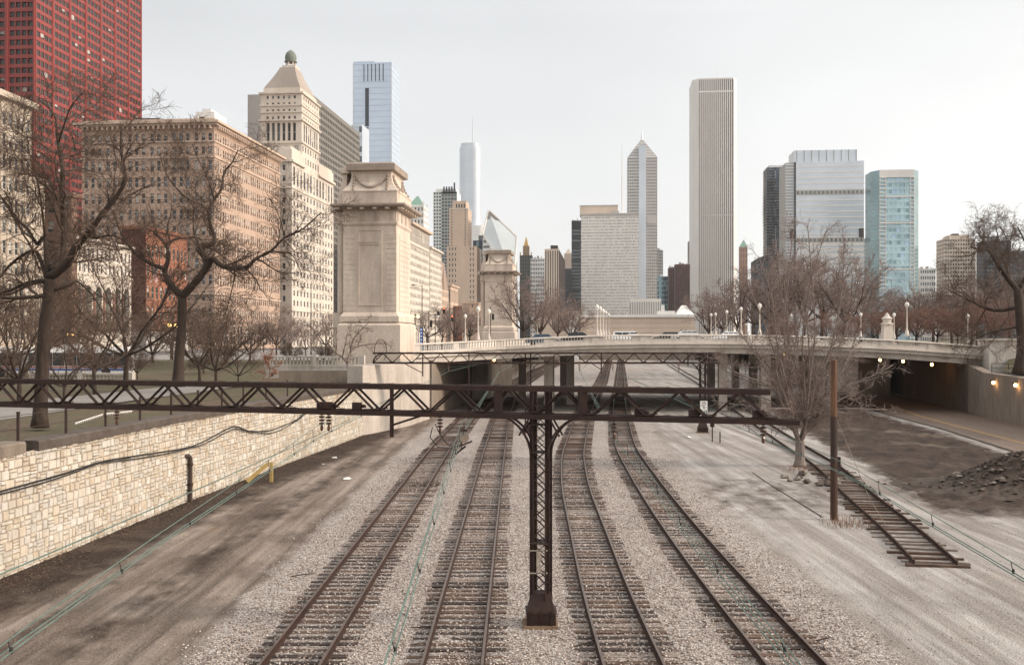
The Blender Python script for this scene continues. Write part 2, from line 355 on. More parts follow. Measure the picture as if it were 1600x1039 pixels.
ca = go.data.color_attributes.new('zone', 'FLOAT_COLOR', 'POINT'); ca.data.foreach_set('color', np.array(zone, dtype=np.float32).ravel())
# ------------------------------------------------------------------ loose ballast stones
def stones(name, pts, smin, smax, cols, mt):
    n = len(pts); base = np.array([(1, 0, 0), (-1, 0, 0), (0, 1, 0), (0, -1, 0), (0, 0, 1), (0, 0, -1)], float)
    tri = np.array([(0, 2, 4), (2, 1, 4), (1, 3, 4), (3, 0, 4), (2, 0, 5), (1, 2, 5), (3, 1, 5), (0, 3, 5)])
    r = np.random.RandomState(5); sc = r.uniform(smin, smax, (n, 1, 1)); V = base[None] * sc * r.uniform(.55, 1.15, (n, 6, 1))
    V += r.uniform(-.3, .3, (n, 6, 3)) * sc; V[:, :, 2] *= .7
    a = r.uniform(0, 6.28, n); ca_, sa_ = np.cos(a)[:, None], np.sin(a)[:, None]
    X = V[:, :, 0] * ca_ - V[:, :, 1] * sa_; Y = V[:, :, 0] * sa_ + V[:, :, 1] * ca_; V[:, :, 0] = X; V[:, :, 1] = Y
    V += np.array(pts)[:, None, :]; F = (tri[None] + (np.arange(n) * 6)[:, None, None]).reshape(-1, 3)
    me = bpy.data.meshes.new(name); me.vertices.add(n * 6); me.vertices.foreach_set('co', V.ravel())
    me.loops.add(F.size); me.loops.foreach_set('vertex_index', F.ravel().astype(np.int32)); me.polygons.add(len(F))
    me.polygons.foreach_set('loop_start', (np.arange(len(F)) * 3).astype(np.int32)); me.update(calc_edges=True)
    me.materials.append(mt); ca = me.color_attributes.new('col', 'FLOAT_COLOR', 'POINT')
    cc = np.array(cols)[r.randint(0, len(cols), n)] * r.uniform(.8, 1.15, (n, 1)); cc = np.concatenate([cc, np.ones((n, 1))], 1)
    ca.data.foreach_set('color', np.repeat(cc, 6, 0).astype(np.float32).ravel())
    o = bpy.data.objects.new(name, me); C.objects.link(o); return o
M['stone_attr'] = mat('ballast_stone', (1, 1, 1), (.85, .84, .82), 8, .95, attr='col')
r_ = np.random.RandomState(11); pts = []
while len(pts) < 42000:
    D = 24 + 46 * r_.rand() ** 1.6; x = r_.uniform(-11, 14)
    if x < tx('T1', D) - 2.2 - r_.exponential(.4) or x > tx('T4', D) + 2.0 + r_.exponential(.45): continue
    z = .012
    for k in ('T1', 'T2', 'T3', 'T4'):
        d = abs(x - tx(k, D))
        if abs(d - .7175) < .1: z = None; break
        if d < 1.3:
            z = .03 + r_.uniform(-.02, .02)
            if r_.rand() < .5: z = None
            break
    if z is None: continue
    pts.append((x, D, z))
pts2 = []
for _ in range(11000):
    D = 24 + 44 * r_.rand() ** 1.5; x = r_.uniform(-17.5, 22)
    if tx('T1', D) - 2.2 < x < tx('T4', D) + 2.0: continue
    pts2.append((x, D, .003))
tag(stones('ballast_gravel', pts, .022, .046, [(.55, .48, .43), (.42, .35, .31), (.29, .225, .19), (.64, .58, .53), (.17, .125, .105), (.45, .37, .315)], M['stone_attr']),
    'loose pale ballast stones lying between and around the railway tracks', 'gravel', kind='stuff')
tag(stones('loose_gravel', pts2, .012, .030, [(.26, .205, .17), (.17, .13, .105), (.10, .072, .058), (.34, .28, .24), (.21, .16, .13)], M['stone_attr']), 'small loose stones scattered over the dirt lanes beside the tracks', 'gravel', kind='stuff')
# ------------------------------------------------------------------ railway tracks
TIE_ME = []
for k, mt in enumerate((M['tie_a'], M['tie_b'], M['tie_c'], M['tie_b'])):
    b = MB(); r2 = random.Random(k); n = 6; L = 1.29
    # slightly irregular hewn timber
    prof = []
    for i in range(n + 1):
        x = -L + 2 * L * i / n; e = r2.uniform(-.012, .012)
        prof.append([(x, -.115 + e, -.12), (x, .115 + e, -.12), (x, .113 + e, .035 + r2.uniform(-.008, .006)), (x, -.113 + e, .035 + r2.uniform(-.008, .006))])
    for i, ring in enumerate(prof): b.v += ring
    for i in range(n):
        for j in range(4): b.f.append((i * 4 + j, i * 4 + (j + 1) % 4, i * 4 + 4 + (j + 1) % 4, i * 4 + 4 + j)); b.m.append(0)
    b.f += [(3, 2, 1, 0), (n * 4, n * 4 + 1, n * 4 + 2, n * 4 + 3)]; b.m += [0, 0]
    TIE_ME.append(b.mesh('tie', mt))
RP = [(-.07, .035), (-.07, .05), (-.012, .075), (-.012, .165), (-.036, .175), (-.036, .203), (.036, .203), (.036, .175), (.012, .165), (.012, .075), (.07, .05), (.07, .035)]
def make_track(key, label, loose=False, near=0):
    X, Y = TC[key]; P = [Vector((x, y, 0)) for x, y in zip(X, Y)]
    root = empty('railway_track', P[0], label, 'railway track', 'railway tracks in the yard'); o0 = P[0]
    dz = .03 if loose else 0
    # resample by arc length
    s = np.concatenate([[0], np.cumsum(np.hypot(np.diff(X), np.diff(Y)))])
    def at(q):
        x = float(np.interp(q, s, X)); y = float(np.interp(q, s, Y)); x2 = float(np.interp(q + .3, s, X)); y2 = float(np.interp(q + .3, s, Y))
        if q + .3 > s[-1]: x2, y2 = 2 * x - float(np.interp(q - .3, s, X)), 2 * y - float(np.interp(q - .3, s, Y))
        t = Vector((x2 - x, y2 - y, 0)).normalized(); return Vector((x, y, 0)), t
    for sd in (-1, 1):
        b = MB(); q = 0.0 + (0 if not loose else (.0 if sd < 0 else .15)); k = len(RP); rows = 0
        while q < s[-1]:
            p, t = at(q); nn = Vector((t.y, -t.x, 0))
            for (u, v) in RP: b.v.append(tuple(p + nn * (sd * .7535 + u) + Vector((0, 0, v + dz)) - o0))
            rows += 1; q += .7 if p.y < 70 else (2.0 if p.y < 140 else 8)
        for i in range(rows - 1):
            for j in range(k):
                b.f.append((i * k + j, i * k + (j + 1) % k, (i + 1) * k + (j + 1) % k, (i + 1) * k + j)); b.m.append(1 if j in (5, 6) else 0) if False else b.m.append(1 if j == 5 else 0)
        b.f.append(tuple(range(k))); b.m.append(0); b.f.append(tuple((rows - 1) * k + j for j in reversed(range(k)))); b.m.append(0)
        b.build('rail', [M['rail_side'], M['rail_top'] if not loose else M['rail_side']], root)
    rr = random.Random(hash(key) % 1000 if False else len(key) + int(key[1]) * 7); q = .1; cnt = 0; rest = MB()
    while q < s[-1]:
        p, t = at(q); a = math.atan2(t.y, t.x) - math.pi / 2
        if p.y >= 23.5 and (not loose or p.y < 66):
            v = rr.choice((0, 0, 0, 1, 1, 2, 3, 1)) if not loose else rr.choice((1, 2, 2, 2))
            jit = rr.uniform(-.07, .07); z = rr.uniform(-.03, .006) + dz + (.03 if loose else 0); aa = a + rr.uniform(-.015, .015) * (5 if loose else 1)
            if cnt < 100 and p.y < 120:
                nn = Vector((t.y, -t.x, 0)); sh = rr.uniform(-.25, .25) if loose else jit
                link('tie', TIE_ME[v], root, p - o0 + nn * sh + Vector((0, 0, z)), (0, 0, aa), (1 if not loose else rr.uniform(.86, 1.0), rr.uniform(.9, 1.1) * (.8 if loose else 1), 1))
            else:
                nn = Vector((t.y, -t.x, 0)); rest.bar(p - o0 - nn * 1.28 + Vector((0, 0, -.04 + z)), p - o0 + nn * 1.28 + Vector((0, 0, -.04 + z)), .225, .15, v if v < 3 else 1)
            cnt += 1
        q += .535 + rr.uniform(-.035, .035) + (rr.choice((.08, .2, .35)) if loose else 0)
    if rest.v:
        o = rest.build('tie', [M['tie_a'], M['tie_b'], M['tie_c']], root); o['kind'] = 'stuff'
    return root
make_track('T1', 'railway track nearest the stone retaining wall, running beside the brown dirt lane')
make_track('T2', 'railway track just left of the black lattice mast in the gravel')
make_track('T3', 'railway track curving past the right side of the black lattice mast')
make_track('T4', 'railway track along the pale lane, sweeping out to the lower right')
make_track('T5', 'disused track stub of loose grey ties ending by the wooden pole', True)
# ------------------------------------------------------------------ retaining wall of coursed limestone
def wall_top(D): return float(np.interp(D, [8, 36, 51, 86], [4.3, 4.22, 4.16, 3.98]))
P2 = [Vector((x, y, 0)) for x, y in WALLB]
wl = [0]
for i in range(len(P2) - 1): wl.append(wl[-1] + (P2[i + 1] - P2[i]).length)
def wpt(s):
    return Vector((float(np.interp(s, wl, [p.x for p in P2])), float(np.interp(s, wl, [p.y for p in P2])), 0))
root = empty('retaining_wall', (0, 0, 0), 'long cream limestone block retaining wall beside the brown dirt lane', 'stone wall')
back = MB()
for i in range(len(P2) - 1):
    a, b = P2[i], P2[i + 1]; na = Vector((.25, 0, 0))
    back.quad((a.x - .05, a.y, -.3), (b.x - .05, b.y, -.3), (b.x - .05, b.y, wall_top(b.y)), (a.x - .05, a.y, wall_top(a.y)))
back.build('mortar_bed', M['mortar'], root)
sb = MB(); scol = []; r2 = random.Random(4)
PAL = [(0.68, 0.601, 0.501), (0.694, 0.634, 0.541), (0.644, 0.554, 0.443), (0.702, 0.652, 0.569), (0.666, 0.612, 0.541), (0.63, 0.529, 0.411), (0.687, 0.608, 0.508), (0.716, 0.67, 0.602), (0.68, 0.626, 0.559), (0.694, 0.623, 0.523), (0.666, 0.572, 0.458)]
def stone_at(s0, s1, z0, z1):
    g = .009; s0 += g; s1 -= g; z0 += g; z1 -= g
    if s1 - s0 < .05 or z1 - z0 < .04: return
    a, b = wpt(s0), wpt(s1); d = (b - a).normalized(); nn = Vector((d.y, -d.x, 0)); e = min(.03, (z1 - z0) * .2); pr = r2.uniform(.02, .055)
    j = lambda: r2.uniform(-.018, .018)
    o = [a + Vector((0, 0, z0 + j())), b + Vector((0, 0, z0 + j())), b + Vector((0, 0, z1 + j())), a + Vector((0, 0, z1 + j()))]
    f = [a + d * e + nn * pr + Vector((0, 0, z0 + e)), b - d * e + nn * pr + Vector((0, 0, z0 + e)), b - d * e + nn * pr + Vector((0, 0, z1 - e)), a + d * e + nn * pr + Vector((0, 0, z1 - e))]
    o = [p - nn * .045 for p in o]
    sb.add(o + f, [(4, 5, 6, 7), (0, 1, 5, 4), (1, 2, 6, 5), (2, 3, 7, 6), (3, 0, 4, 7)])
    c = r2.choice(PAL); k = r2.uniform(.82, 1.0); c = tuple(min(.86, x * k) for x in c) + (1,)
    scol.extend([c] * 8)
z = -.25
while z < 4.3:
    h = r2.uniform(.30, .40); s = r2.uniform(0, .4)
    while s < wl[-1]:
        L = r2.uniform(.22, .58); e = min(s + L, wl[-1]); top = min(z + h, wall_top(wpt(e).y))
        hh = top - z
        if hh > .08:
            k = r2.random()
            if k < .52: stone_at(s, e, z, top)
            elif k < .93:
                m_ = z + hh * r2.uniform(.35, .65); q = s + (e - s) * r2.uniform(.3, .7)
                if r2.random() < .5 and e - s > .6:
                    stone_at(s, q, z, m_); stone_at(q, e, z, m_)
                else: stone_at(s, e, z, m_)
                if r2.random() < .35 and e - s > .6:
                    q = s + (e - s) * r2.uniform(.3, .7); stone_at(s, q, m_, top); stone_at(q, e, m_, top)
                else: stone_at(s, e, m_, top)
            else:
                a1, a2 = z + hh * .34, z + hh * .67
                for u, v in ((z, a1), (a1, a2), (a2, top)): stone_at(s, e, u, v)
        s = e
    z += h
o = sb.build('stone_facing', M['ashlar'], root)
ca = o.data.color_attributes.new('col', 'FLOAT_COLOR', 'POINT'); ca.data.foreach_set('color', np.array(scol, dtype=np.float32).ravel())
def coping(name, d0, d1, h, over, mt):
    cp = MB(); ss = [x for x in np.arange(0, wl[-1] + .01, .8) if d0 <= wpt(x).y <= d1]; sec = []
    for q in ss:
        p = wpt(q); d = (wpt(q + .4) - wpt(q - .4)).normalized(); nn = Vector((d.y, -d.x, 0)); zt = wall_top(p.y); j = r2.uniform(-.012, .012)
        sec.append([p + nn * (over + j) + Vector((0, 0, zt - .02)), p + nn * (over + j) + Vector((0, 0, zt + h * .82)), p + nn * (over - .06) + Vector((0, 0, zt + h)), p - nn * .75 + Vector((0, 0, zt + h)), p - nn * .75 + Vector((0, 0, zt - .02))])
    for a in sec: cp.v += [tuple(p) for p in a]
    for i in range(len(sec) - 1):
        for j in range(5): cp.f.append((i * 5 + j, i * 5 + (j + 1) % 5, i * 5 + 5 + (j + 1) % 5, i * 5 + 5 + j)); cp.m.append(0)
    n = len(sec) - 1
    cp.f += [(4, 3, 2, 1, 0), tuple(n * 5 + j for j in range(5))]; cp.m += [0, 0]
    return cp.build(name, mt, root)
coping('coping', 36.6, 86.2, .34, .13, M['coping'])
o = coping('end_coping', 8, 36.4, .40, .10, M['concrete_d']); o['label'] = 'paler concrete coping slab'
# ------------------------------------------------------------------ upper ground: park on the left, city, park on the right
def plat(name, poly, z, mt, label, kind='structure'):
    b = MB(); b.add([(x, y, z) for x, y in poly], [tuple(range(len(poly)))]); o = b.build(name, mt); return tag(o, label, None, kind=kind)
pk = MB(); rows = []
Ds = [8, 20, 30, 40, 50, 60, 70, 80, 86, 92, 98, 106, 110, 115, 120, 125, 130, 150]
def abx(D): return float(np.interp(D, [86, 95.7, 117, 150], [-12.9, -9.8, -7.6, -4.4]))
off = [.3, 1, 2, 3, 4.5, 6, 8, 11, 15, 20, 28, 40, 60, 90, 150]
for D in Ds:
    x0 = wall_x(D) if D <= 86 else abx(D)
    for t in off:
        z = 4.36 - (.1 if D > 80 else 0) + 1.38 * sm(108, 124, D) + 1.6 * sm(88, 118, D) * (1 - sm(10, 40, t)) * (1 - sm(110, 124, D))
        z += .03 * math.sin(x0 * 3 + t * 1.7) * sm(1, 5, t) * (1 - sm(50, 70, D))
        if t <= .3: z -= .35 if D <= 86 else .0
        pk.v.append((x0 - t, D, z))
n = len(off)
for i in range(len(Ds) - 1):
    for j in range(n - 1): a = i * n + j; pk.f.append((a, a + 1, a + n + 1, a + n)); pk.m.append(0)
tag(pk.build('park_ground', M['grass'], smooth=True), 'winter grass of the park above the stone wall', kind='structure')
plat('path', [(-32.5, 30), (-25.5, 30), (-24.2, 60), (-22.5, 84), (-28, 84), (-31, 60)], 4.405, M['path'], 'pale concrete path through the park')
plat('plaza_ground', [(-9000, 128), (-170, 128), (-6, 128), (-4.4, 150), (20, 400), (20, 20000), (-9000, 20000)], 5.65, M['path'], 'street level ground of the city behind the park')
plat('street', [(-300, 158), (-60, 158), (-60, 170), (-75, 20000), (-300, 20000)], 5.66, M['asphalt'], 'asphalt avenue along the building fronts')
b = MB()
b.add([(50.0, 30, 4.5), (50.0, 92, 4.5), (51.2, 104, 5.0), (56, 112, 6.4), (60, 130, 6.8), (9000, 130, 6.8), (9000, 30, 5.0)], [(0, 1, 2, 3, 4, 5, 6)])
tag(b.build('park_ground', M['grass']), 'winter park ground above the concrete wall on the far side of the service road', kind='structure')
plat('city_ground', [(58, 150), (9000, 150), (9000, 20000), (90, 20000), (75, 400), (60, 200)], 6.9, M['grass'], 'park and city ground behind the road bridge')
# service road with kerb and yellow line
def strip(name, l, r, z, mt, label, parent=None):
    b = MB()
    for (a, d), (c, e) in zip(l, r): b.v += [(a, d, z), (c, e, z)]
    for i in range(len(l) - 1): b.f.append((2 * i, 2 * i + 1, 2 * i + 3, 2 * i + 2)); b.m.append(0)
    return tag(b.build(name, mt), label, kind='structure')
dd = [50, 60, 71, 80, 92, 100, 106, 112, 120, 128, 135, 150, 165, 200]
strip('service_road', [(rx(ROADL, d), d) for d in dd], [(rx(ROADR, d) + .1, d) for d in dd], .06, M['road'], 'brown service road running into the tunnel')
def yx(d): return float(np.interp(d, [50, 78.7, 105.4, 128, 165], [39.2, 40.5, 43.5, 48.0, 54]))
for o_ in (-.16, .16):
    strip('road_marking', [(yx(d) + o_ - .07, d) for d in dd], [(yx(d) + o_ + .07, d) for d in dd], .066, M['yellow'], 'worn yellow centre line on the service road')
strip('road_marking', [(rx(ROADL, d) + .35, d) for d in dd], [(rx(ROADL, d) + .47, d) for d in dd], .066, M['concrete_d'], 'thin pale edge line on the service road')
kb = MB()
for i in range(len(dd) - 1):
    kb.bar((rx(ROADL, dd[i]) - .1, dd[i], .04), (rx(ROADL, dd[i + 1]) - .1, dd[i + 1], .04), .16, .12)
tag(kb.build('kerb', M['shade_dirt']), 'low concrete kerb along the service road', kind='structure')
# ------------------------------------------------------------------ abutment under the first pylon
def wall_run(name, pts, z0s, z1s, th, mt, label, cat='concrete wall', cap=None, parent=None):
    b = MB(); b2 = MB()
    for i in range(len(pts) - 1):
        (xa, ya), (xb, yb) = pts[i], pts[i + 1]; d = Vector((xb - xa, yb - ya, 0)).normalized(); nn = Vector((d.y, -d.x, 0)) * -th
        q = [(xa, ya), (xb, yb), (xb + nn.x, yb + nn.y), (xa + nn.x, ya + nn.y)]
        za, zb = z0s[i], z0s[i + 1]; ta, tb = z1s[i], z1s[i + 1]
        b.add([(q[0][0], q[0][1], za), (q[1][0], q[1][1], zb), (q[2][0], q[2][1], zb), (q[3][0], q[3][1], za), (q[0][0], q[0][1], ta), (q[1][0], q[1][1], tb), (q[2][0], q[2][1], tb), (q[3][0], q[3][1], ta)],
              [(0, 3, 2, 1), (4, 5, 6, 7), (0, 1, 5, 4), (1, 2, 6, 5), (2, 3, 7, 6), (3, 0, 4, 7)])
        if cap:
            k = nn.normalized() * -.12
            b2.bar(Vector((xa, ya, ta + cap / 2)) + nn / 2 + k * .3, Vector((xb, yb, tb + cap / 2)) + nn / 2 + k * .3, th + .3, cap)
    if cap:
        r = empty(name, (0, 0, 0), label, cat); b.build('wall_face', mt, r); b2.build('coping', M['coping'], r); return r
    o = b.build(name, mt)
    return tag(o, label, cat)
wall_run('abutment_wall', [(-12.9, 86.05), (-11.2, 91), (-9.8, 95.7), (-8.6, 104)], [-.3] * 4, [6.0, 6.05, 6.1, 6.15], 1.5, M['concrete'], 'stained pale concrete abutment joining the stone wall to the bridge')
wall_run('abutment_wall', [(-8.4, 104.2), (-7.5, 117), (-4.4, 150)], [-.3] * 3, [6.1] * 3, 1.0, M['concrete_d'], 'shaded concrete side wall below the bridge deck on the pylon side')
# terrace wall with balustrade, left of the pylon
def balus_mesh(h, r, mt, n=6):
    b = MB(); b.lathe([(r * .95, 0), (r * .95, h * .1), (r * .5, h * .16), (r, h * .38), (r * .62, h * .68), (r * .45, h * .82), (r * .9, h * .9), (r * .9, h)], n=n); return b.mesh('baluster', mt, True)
BAL = balus_mesh(.62, .10, M['stone'])
def balustrade(p, q, z, label, wall_to=None, mt=M['stone'], gap=.34):
    p = Vector((*p, 0)); q = Vector((*q, 0)); L = (q - p).length; d = (q - p) / L; a = math.atan2(d.y, d.x)
    r = empty('balustrade', (p.x, p.y, z), label, 'balustrade', None, a)
    b = MB(); b.box(-.2, L + .2, -.22, .22, .84, 1.02); b.build('top_rail', mt, r)
    b = MB(); b.box(-.2, L + .2, -.2, .2, 0, .22)
    if wall_to is not None: b.box(-.15, L + .15, -.17, .17, wall_to - z, 0)
    b.build('base_course', mt, r)
    k = max(1, round(L / 4.5)); rest = 0
    for i in range(k + 1):
        b = MB(); x = L * i / k; b.box(x - .24, x + .24, -.235, .235, -.02, 1.1); b.build('pedestal', mt, r)
    n = int(L / gap); c = 0
    for i in range(n):
        x = (i + .5) * L / n
        if min(abs(x - L * j / k) for j in range(k + 1)) < .35: continue
        if c < 100: link('baluster', BAL, r, (x, 0, .22)); c += 1
    return r
balustrade((XD(418, 96), 96), (XD(566, 94.5), 94.5), 5.66, 'stone terrace balustrade on a grey wall in front of the nearer pylon', 4.1)
balustrade((XD(52, 84), 84), (XD(205, 82), 82), 4.5, 'low stone balustrade in the park between the dark tree trunks')
# grey panel below terrace, stair slab
b = MB(); b.box(0, 9, 0, .25, 0, 1.1); o = b.build('terrace_wall', M['concrete_d'], loc=(XD(436, 92), 92, 4.3)); tag(o, 'grey concrete terrace wall at the edge of the lawn', 'concrete wall')
# ------------------------------------------------------------------ road bridge
BX = [(648, 537), (690, 535), (730, 533), (790, 530), (850, 527), (925, 524), (1000, 522.6), (1075, 522.2), (1150, 522.6), (1225, 524), (1300, 526.5), (1360, 529), (1420, 532), (1490, 537), (1552, 542)]
def bD(px): return float(np.interp(px, [648, 760, 1552], [104, 111, 112]))
BS = [(XD(p, bD(p)), bD(p), ZD(y, bD(p))) for p, y in BX]
BW = 38; BO = Vector((SA * BW, CA * BW, 0))
br = empty('road_bridge', (0, 0, 0), 'wide pale stone road bridge arching over the railway yard on concrete piers', 'bridge')
def sweep(name, prof, mt, parent, stations=BS, smooth=False):
    """prof: list of (forward, z relative to parapet top)"""
    b = MB(); k = len(prof)
    for (x, y, z) in stations:
        for f, dz in prof: b.v.append((x + SA * f, y + CA * f, z + dz))
    for i in range(len(stations) - 1):
        for j in range(k): b.f.append((i * k + j, i * k + (j + 1) % k, (i + 1) * k + (j + 1) % k, (i + 1) * k + j)); b.m.append(0)
    b.f += [tuple(range(k)), tuple((len(stations) - 1) * k + j for j in reversed(range(k)))]; b.m += [0, 0]
    return b.build(name, mt, parent)
sweep('deck', [(0.0, -1.5), (0.0, -1.16), (-.25, -1.12), (-.25, -1.0), (BW + .25, -1.0), (BW + .25, -1.5)], M['stone'], br)
sweep('fascia_girder', [(.55, -2.15), (.45, -1.5), (1.2, -1.5), (1.2, -2.15)], M['stone'], br)
sweep('fascia_girder', [(BW - 1.2, -2.15), (BW - 1.2, -1.5), (BW - .5, -1.5), (BW - .5, -2.15)], M['concrete_d'], br)
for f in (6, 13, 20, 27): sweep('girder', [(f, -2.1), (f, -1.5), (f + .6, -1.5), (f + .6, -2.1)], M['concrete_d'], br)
sweep('plinth', [(-.12, -.999), (-.12, -.80), (.3, -.80), (.3, -.999)], M['stone'], br)
sweep('hand_rail', [(-.18, -.17), (-.2, -.1), (-.12, 0), (.3, 0), (.36, -.1), (.36, -.17)], M['stone'], br)
sweep('far_parapet', [(BW - .3, -.999), (BW - .3, 0), (BW + .1, 0), (BW + .1, -.999)], M['stone'], br)
# panels and balusters between plinth and rail
Ls = [0]
for i in range(len(BS) - 1): Ls.append(Ls[-1] + math.hypot(BS[i + 1][0] - BS[i][0], BS[i + 1][1] - BS[i][1]))
def bpt(s): return tuple(float(np.interp(s, Ls, [q[k] for q in BS])) for k in range(3))
pb = MB(); balb = []; s = 0; bay = 5.4
def pblock(s0, s1, f0, f1, d0=-.81, d1=-.165):
    a, c = bpt(s0), bpt(s1)
    vs = []
    for dz in (d0, d1):
        for (x, y, z), f in ((a, f0), (c, f0), (c, f1), (a, f1)): vs.append((x + SA * f, y + CA * f, z + dz))
    pb = MB(); pb.add(vs, [(0, 3, 2, 1), (4, 5, 6, 7), (0, 1, 5, 4), (1, 2, 6, 5), (2, 3, 7, 6), (3, 0, 4, 7)]); pb.build('panel', M['stone'], br)
while s < Ls[-1] - .5:
    e = min(s + bay, Ls[-1]); pblock(s, min(s + .75, e), -.1, .26); s2 = s + .75
    openb = s < 11
    if openb: q0, q1 = s2, e
    else:
        q0, q1 = s2 + .55, e - .9; pblock(s2, q0, -.03, .2); pblock(q1, e, -.03, .2); pblock(q0, q1, -.0, .2, -.81, -.47)
    q = q0 + .15
    while q < q1 - .05: balb.append((q, openb)); q += .33
    s = e
balb2 = sorted(balb, key=lambda t: (not t[1], t[0])); rest = MB()
BAL2 = balus_mesh(.35, .075, M['stone'], 5); BAL1 = balus_mesh(.66, .10, M['stone'], 6)
for i, (q, op) in enumerate(balb2):
    x, y, z = bpt(q); z0 = z - (.82 if op else .49)
    if i < 100: link('baluster', BAL1 if op else BAL2, br, (x + SA * .09, y + CA * .09, z0))
    else: rest.lathe([(.075, 0), (.045, .06), (.08, .14), (.04, .27), (.07, .34)], (x + SA * .09, y + CA * .09, z0), 5)
if rest.v: o = rest.build('baluster', M['stone'], br); o['kind'] = 'stuff'
def pier(px, D, wd, dp, mt=M['concrete'], cap=True):
    x = XD(px, D); b = MB(); zt = float(np.interp(x, [q[0] for q in BS], [q[2] for q in BS])) - 1.52
    b.box(-wd / 2, wd / 2, 0, dp, -.3, zt - (.5 if cap else 0))
    if cap: b.frustum((-wd / 2, wd / 2, 0, dp), (-wd / 2 - .3, wd / 2 + .3, -.1, dp + .1), zt - .5, zt - .2); b.box(-wd / 2 - .3, wd / 2 + .3, -.1, dp + .1, zt - .2, zt)
    return b.build('pier', mt, br, loc=(x, D, 0), rot=ANG)
for px, D, wd, dp in ((1197, 114.5, 1.1, 1.6), (1130, 116, .95, 1.6), (857, 118, 1.05, 3.4), (891, 126, .9, 2), (747, 138, 2.6, 6), (1112, 138, .95, 1.8), (880, 140, .9, 1.8), (815, 142, .9, 1.6), (1178, 138, 1.0, 1.6), (1150, 146, 1.0, 1.6), (700, 122, 1.2, 5), (1258, 136, 1.0, 1.6), (1300, 118, 1.0, 1.6)):
    pier(px, D, wd, dp)
# end block on the right
b = MB(); ex = 54.2
b.box(-1.4, 2.6, -.6, 3, -1.0, 3.55); b.box(-1.6, 2.8, -.8, 3.2, 3.55, 3.8); o = b.build('end_pier', M['stone'], br, loc=(ex, 110.5, 4.6), rot=ANG)
# tunnel: walls and roof of the covered road behind the bridge
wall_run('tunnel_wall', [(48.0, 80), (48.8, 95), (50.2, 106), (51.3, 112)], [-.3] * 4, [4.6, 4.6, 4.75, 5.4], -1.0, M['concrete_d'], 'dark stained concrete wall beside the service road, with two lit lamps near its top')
wall_run('tunnel_wall', [(51.32, 112.1), (54, 128), (58, 148), (66, 190)], [-.3] * 4, [6.2] * 4, -1.0, M['shade_dirt'], 'shadowed concrete wall running back inside the road tunnel')
b = MB(); b.box(XD(1341, 149), XD(1391, 149), 149, 190, -.3, 6.5); tag(b.build('tunnel_wall', M['concrete']), 'pale flat concrete abutment wall beside the tunnel mouth', 'concrete wall')
b = MB(); b.box(49, 76, 150.3, 200, 6.05, 6.5); b.box(49, 76, 192, 193, -.3, 6.0); tag(b.build('tunnel_roof', M['shade_dirt']), 'dark concrete roof over the far end of the road tunnel', 'tunnel roof')
wall_run('yard_wall', [(XD(1195, 175), 175), (XD(1345, 165), 165)], [-.3, -.3], [3.0, 3.6], .6, M['concrete_d'], 'low weathered concrete wall behind the bridge piers and the pale shrubby tree')
b = MB(); b.box(XD(640, 170), XD(800, 172) , 170, 171, -.3, 5.6); tag(b.build('yard_wall', M['concrete_d']), 'grey concrete wall behind the bridge on the pylon side', 'concrete wall')
# wall railing by the end pier
rl = empty('railing', (50.4, 104.6, 4.75), 'short dark metal railing on the wall top below the bridge end block', 'railing')
b = MB(); b.bar((0, 0, 1.0), (7, -3.4, 1.0), .05, .05); b.bar((0, 0, .55), (7, -3.4, .55), .04, .04); b.build('rail', M['iron'], rl)
for k in range(6):
    b = MB(); b.box(-.03, .03, -.03, .03, 0, 1.02); b.build('post', M['iron'], rl, loc=(1.4 * k, -.68 * k, 0))
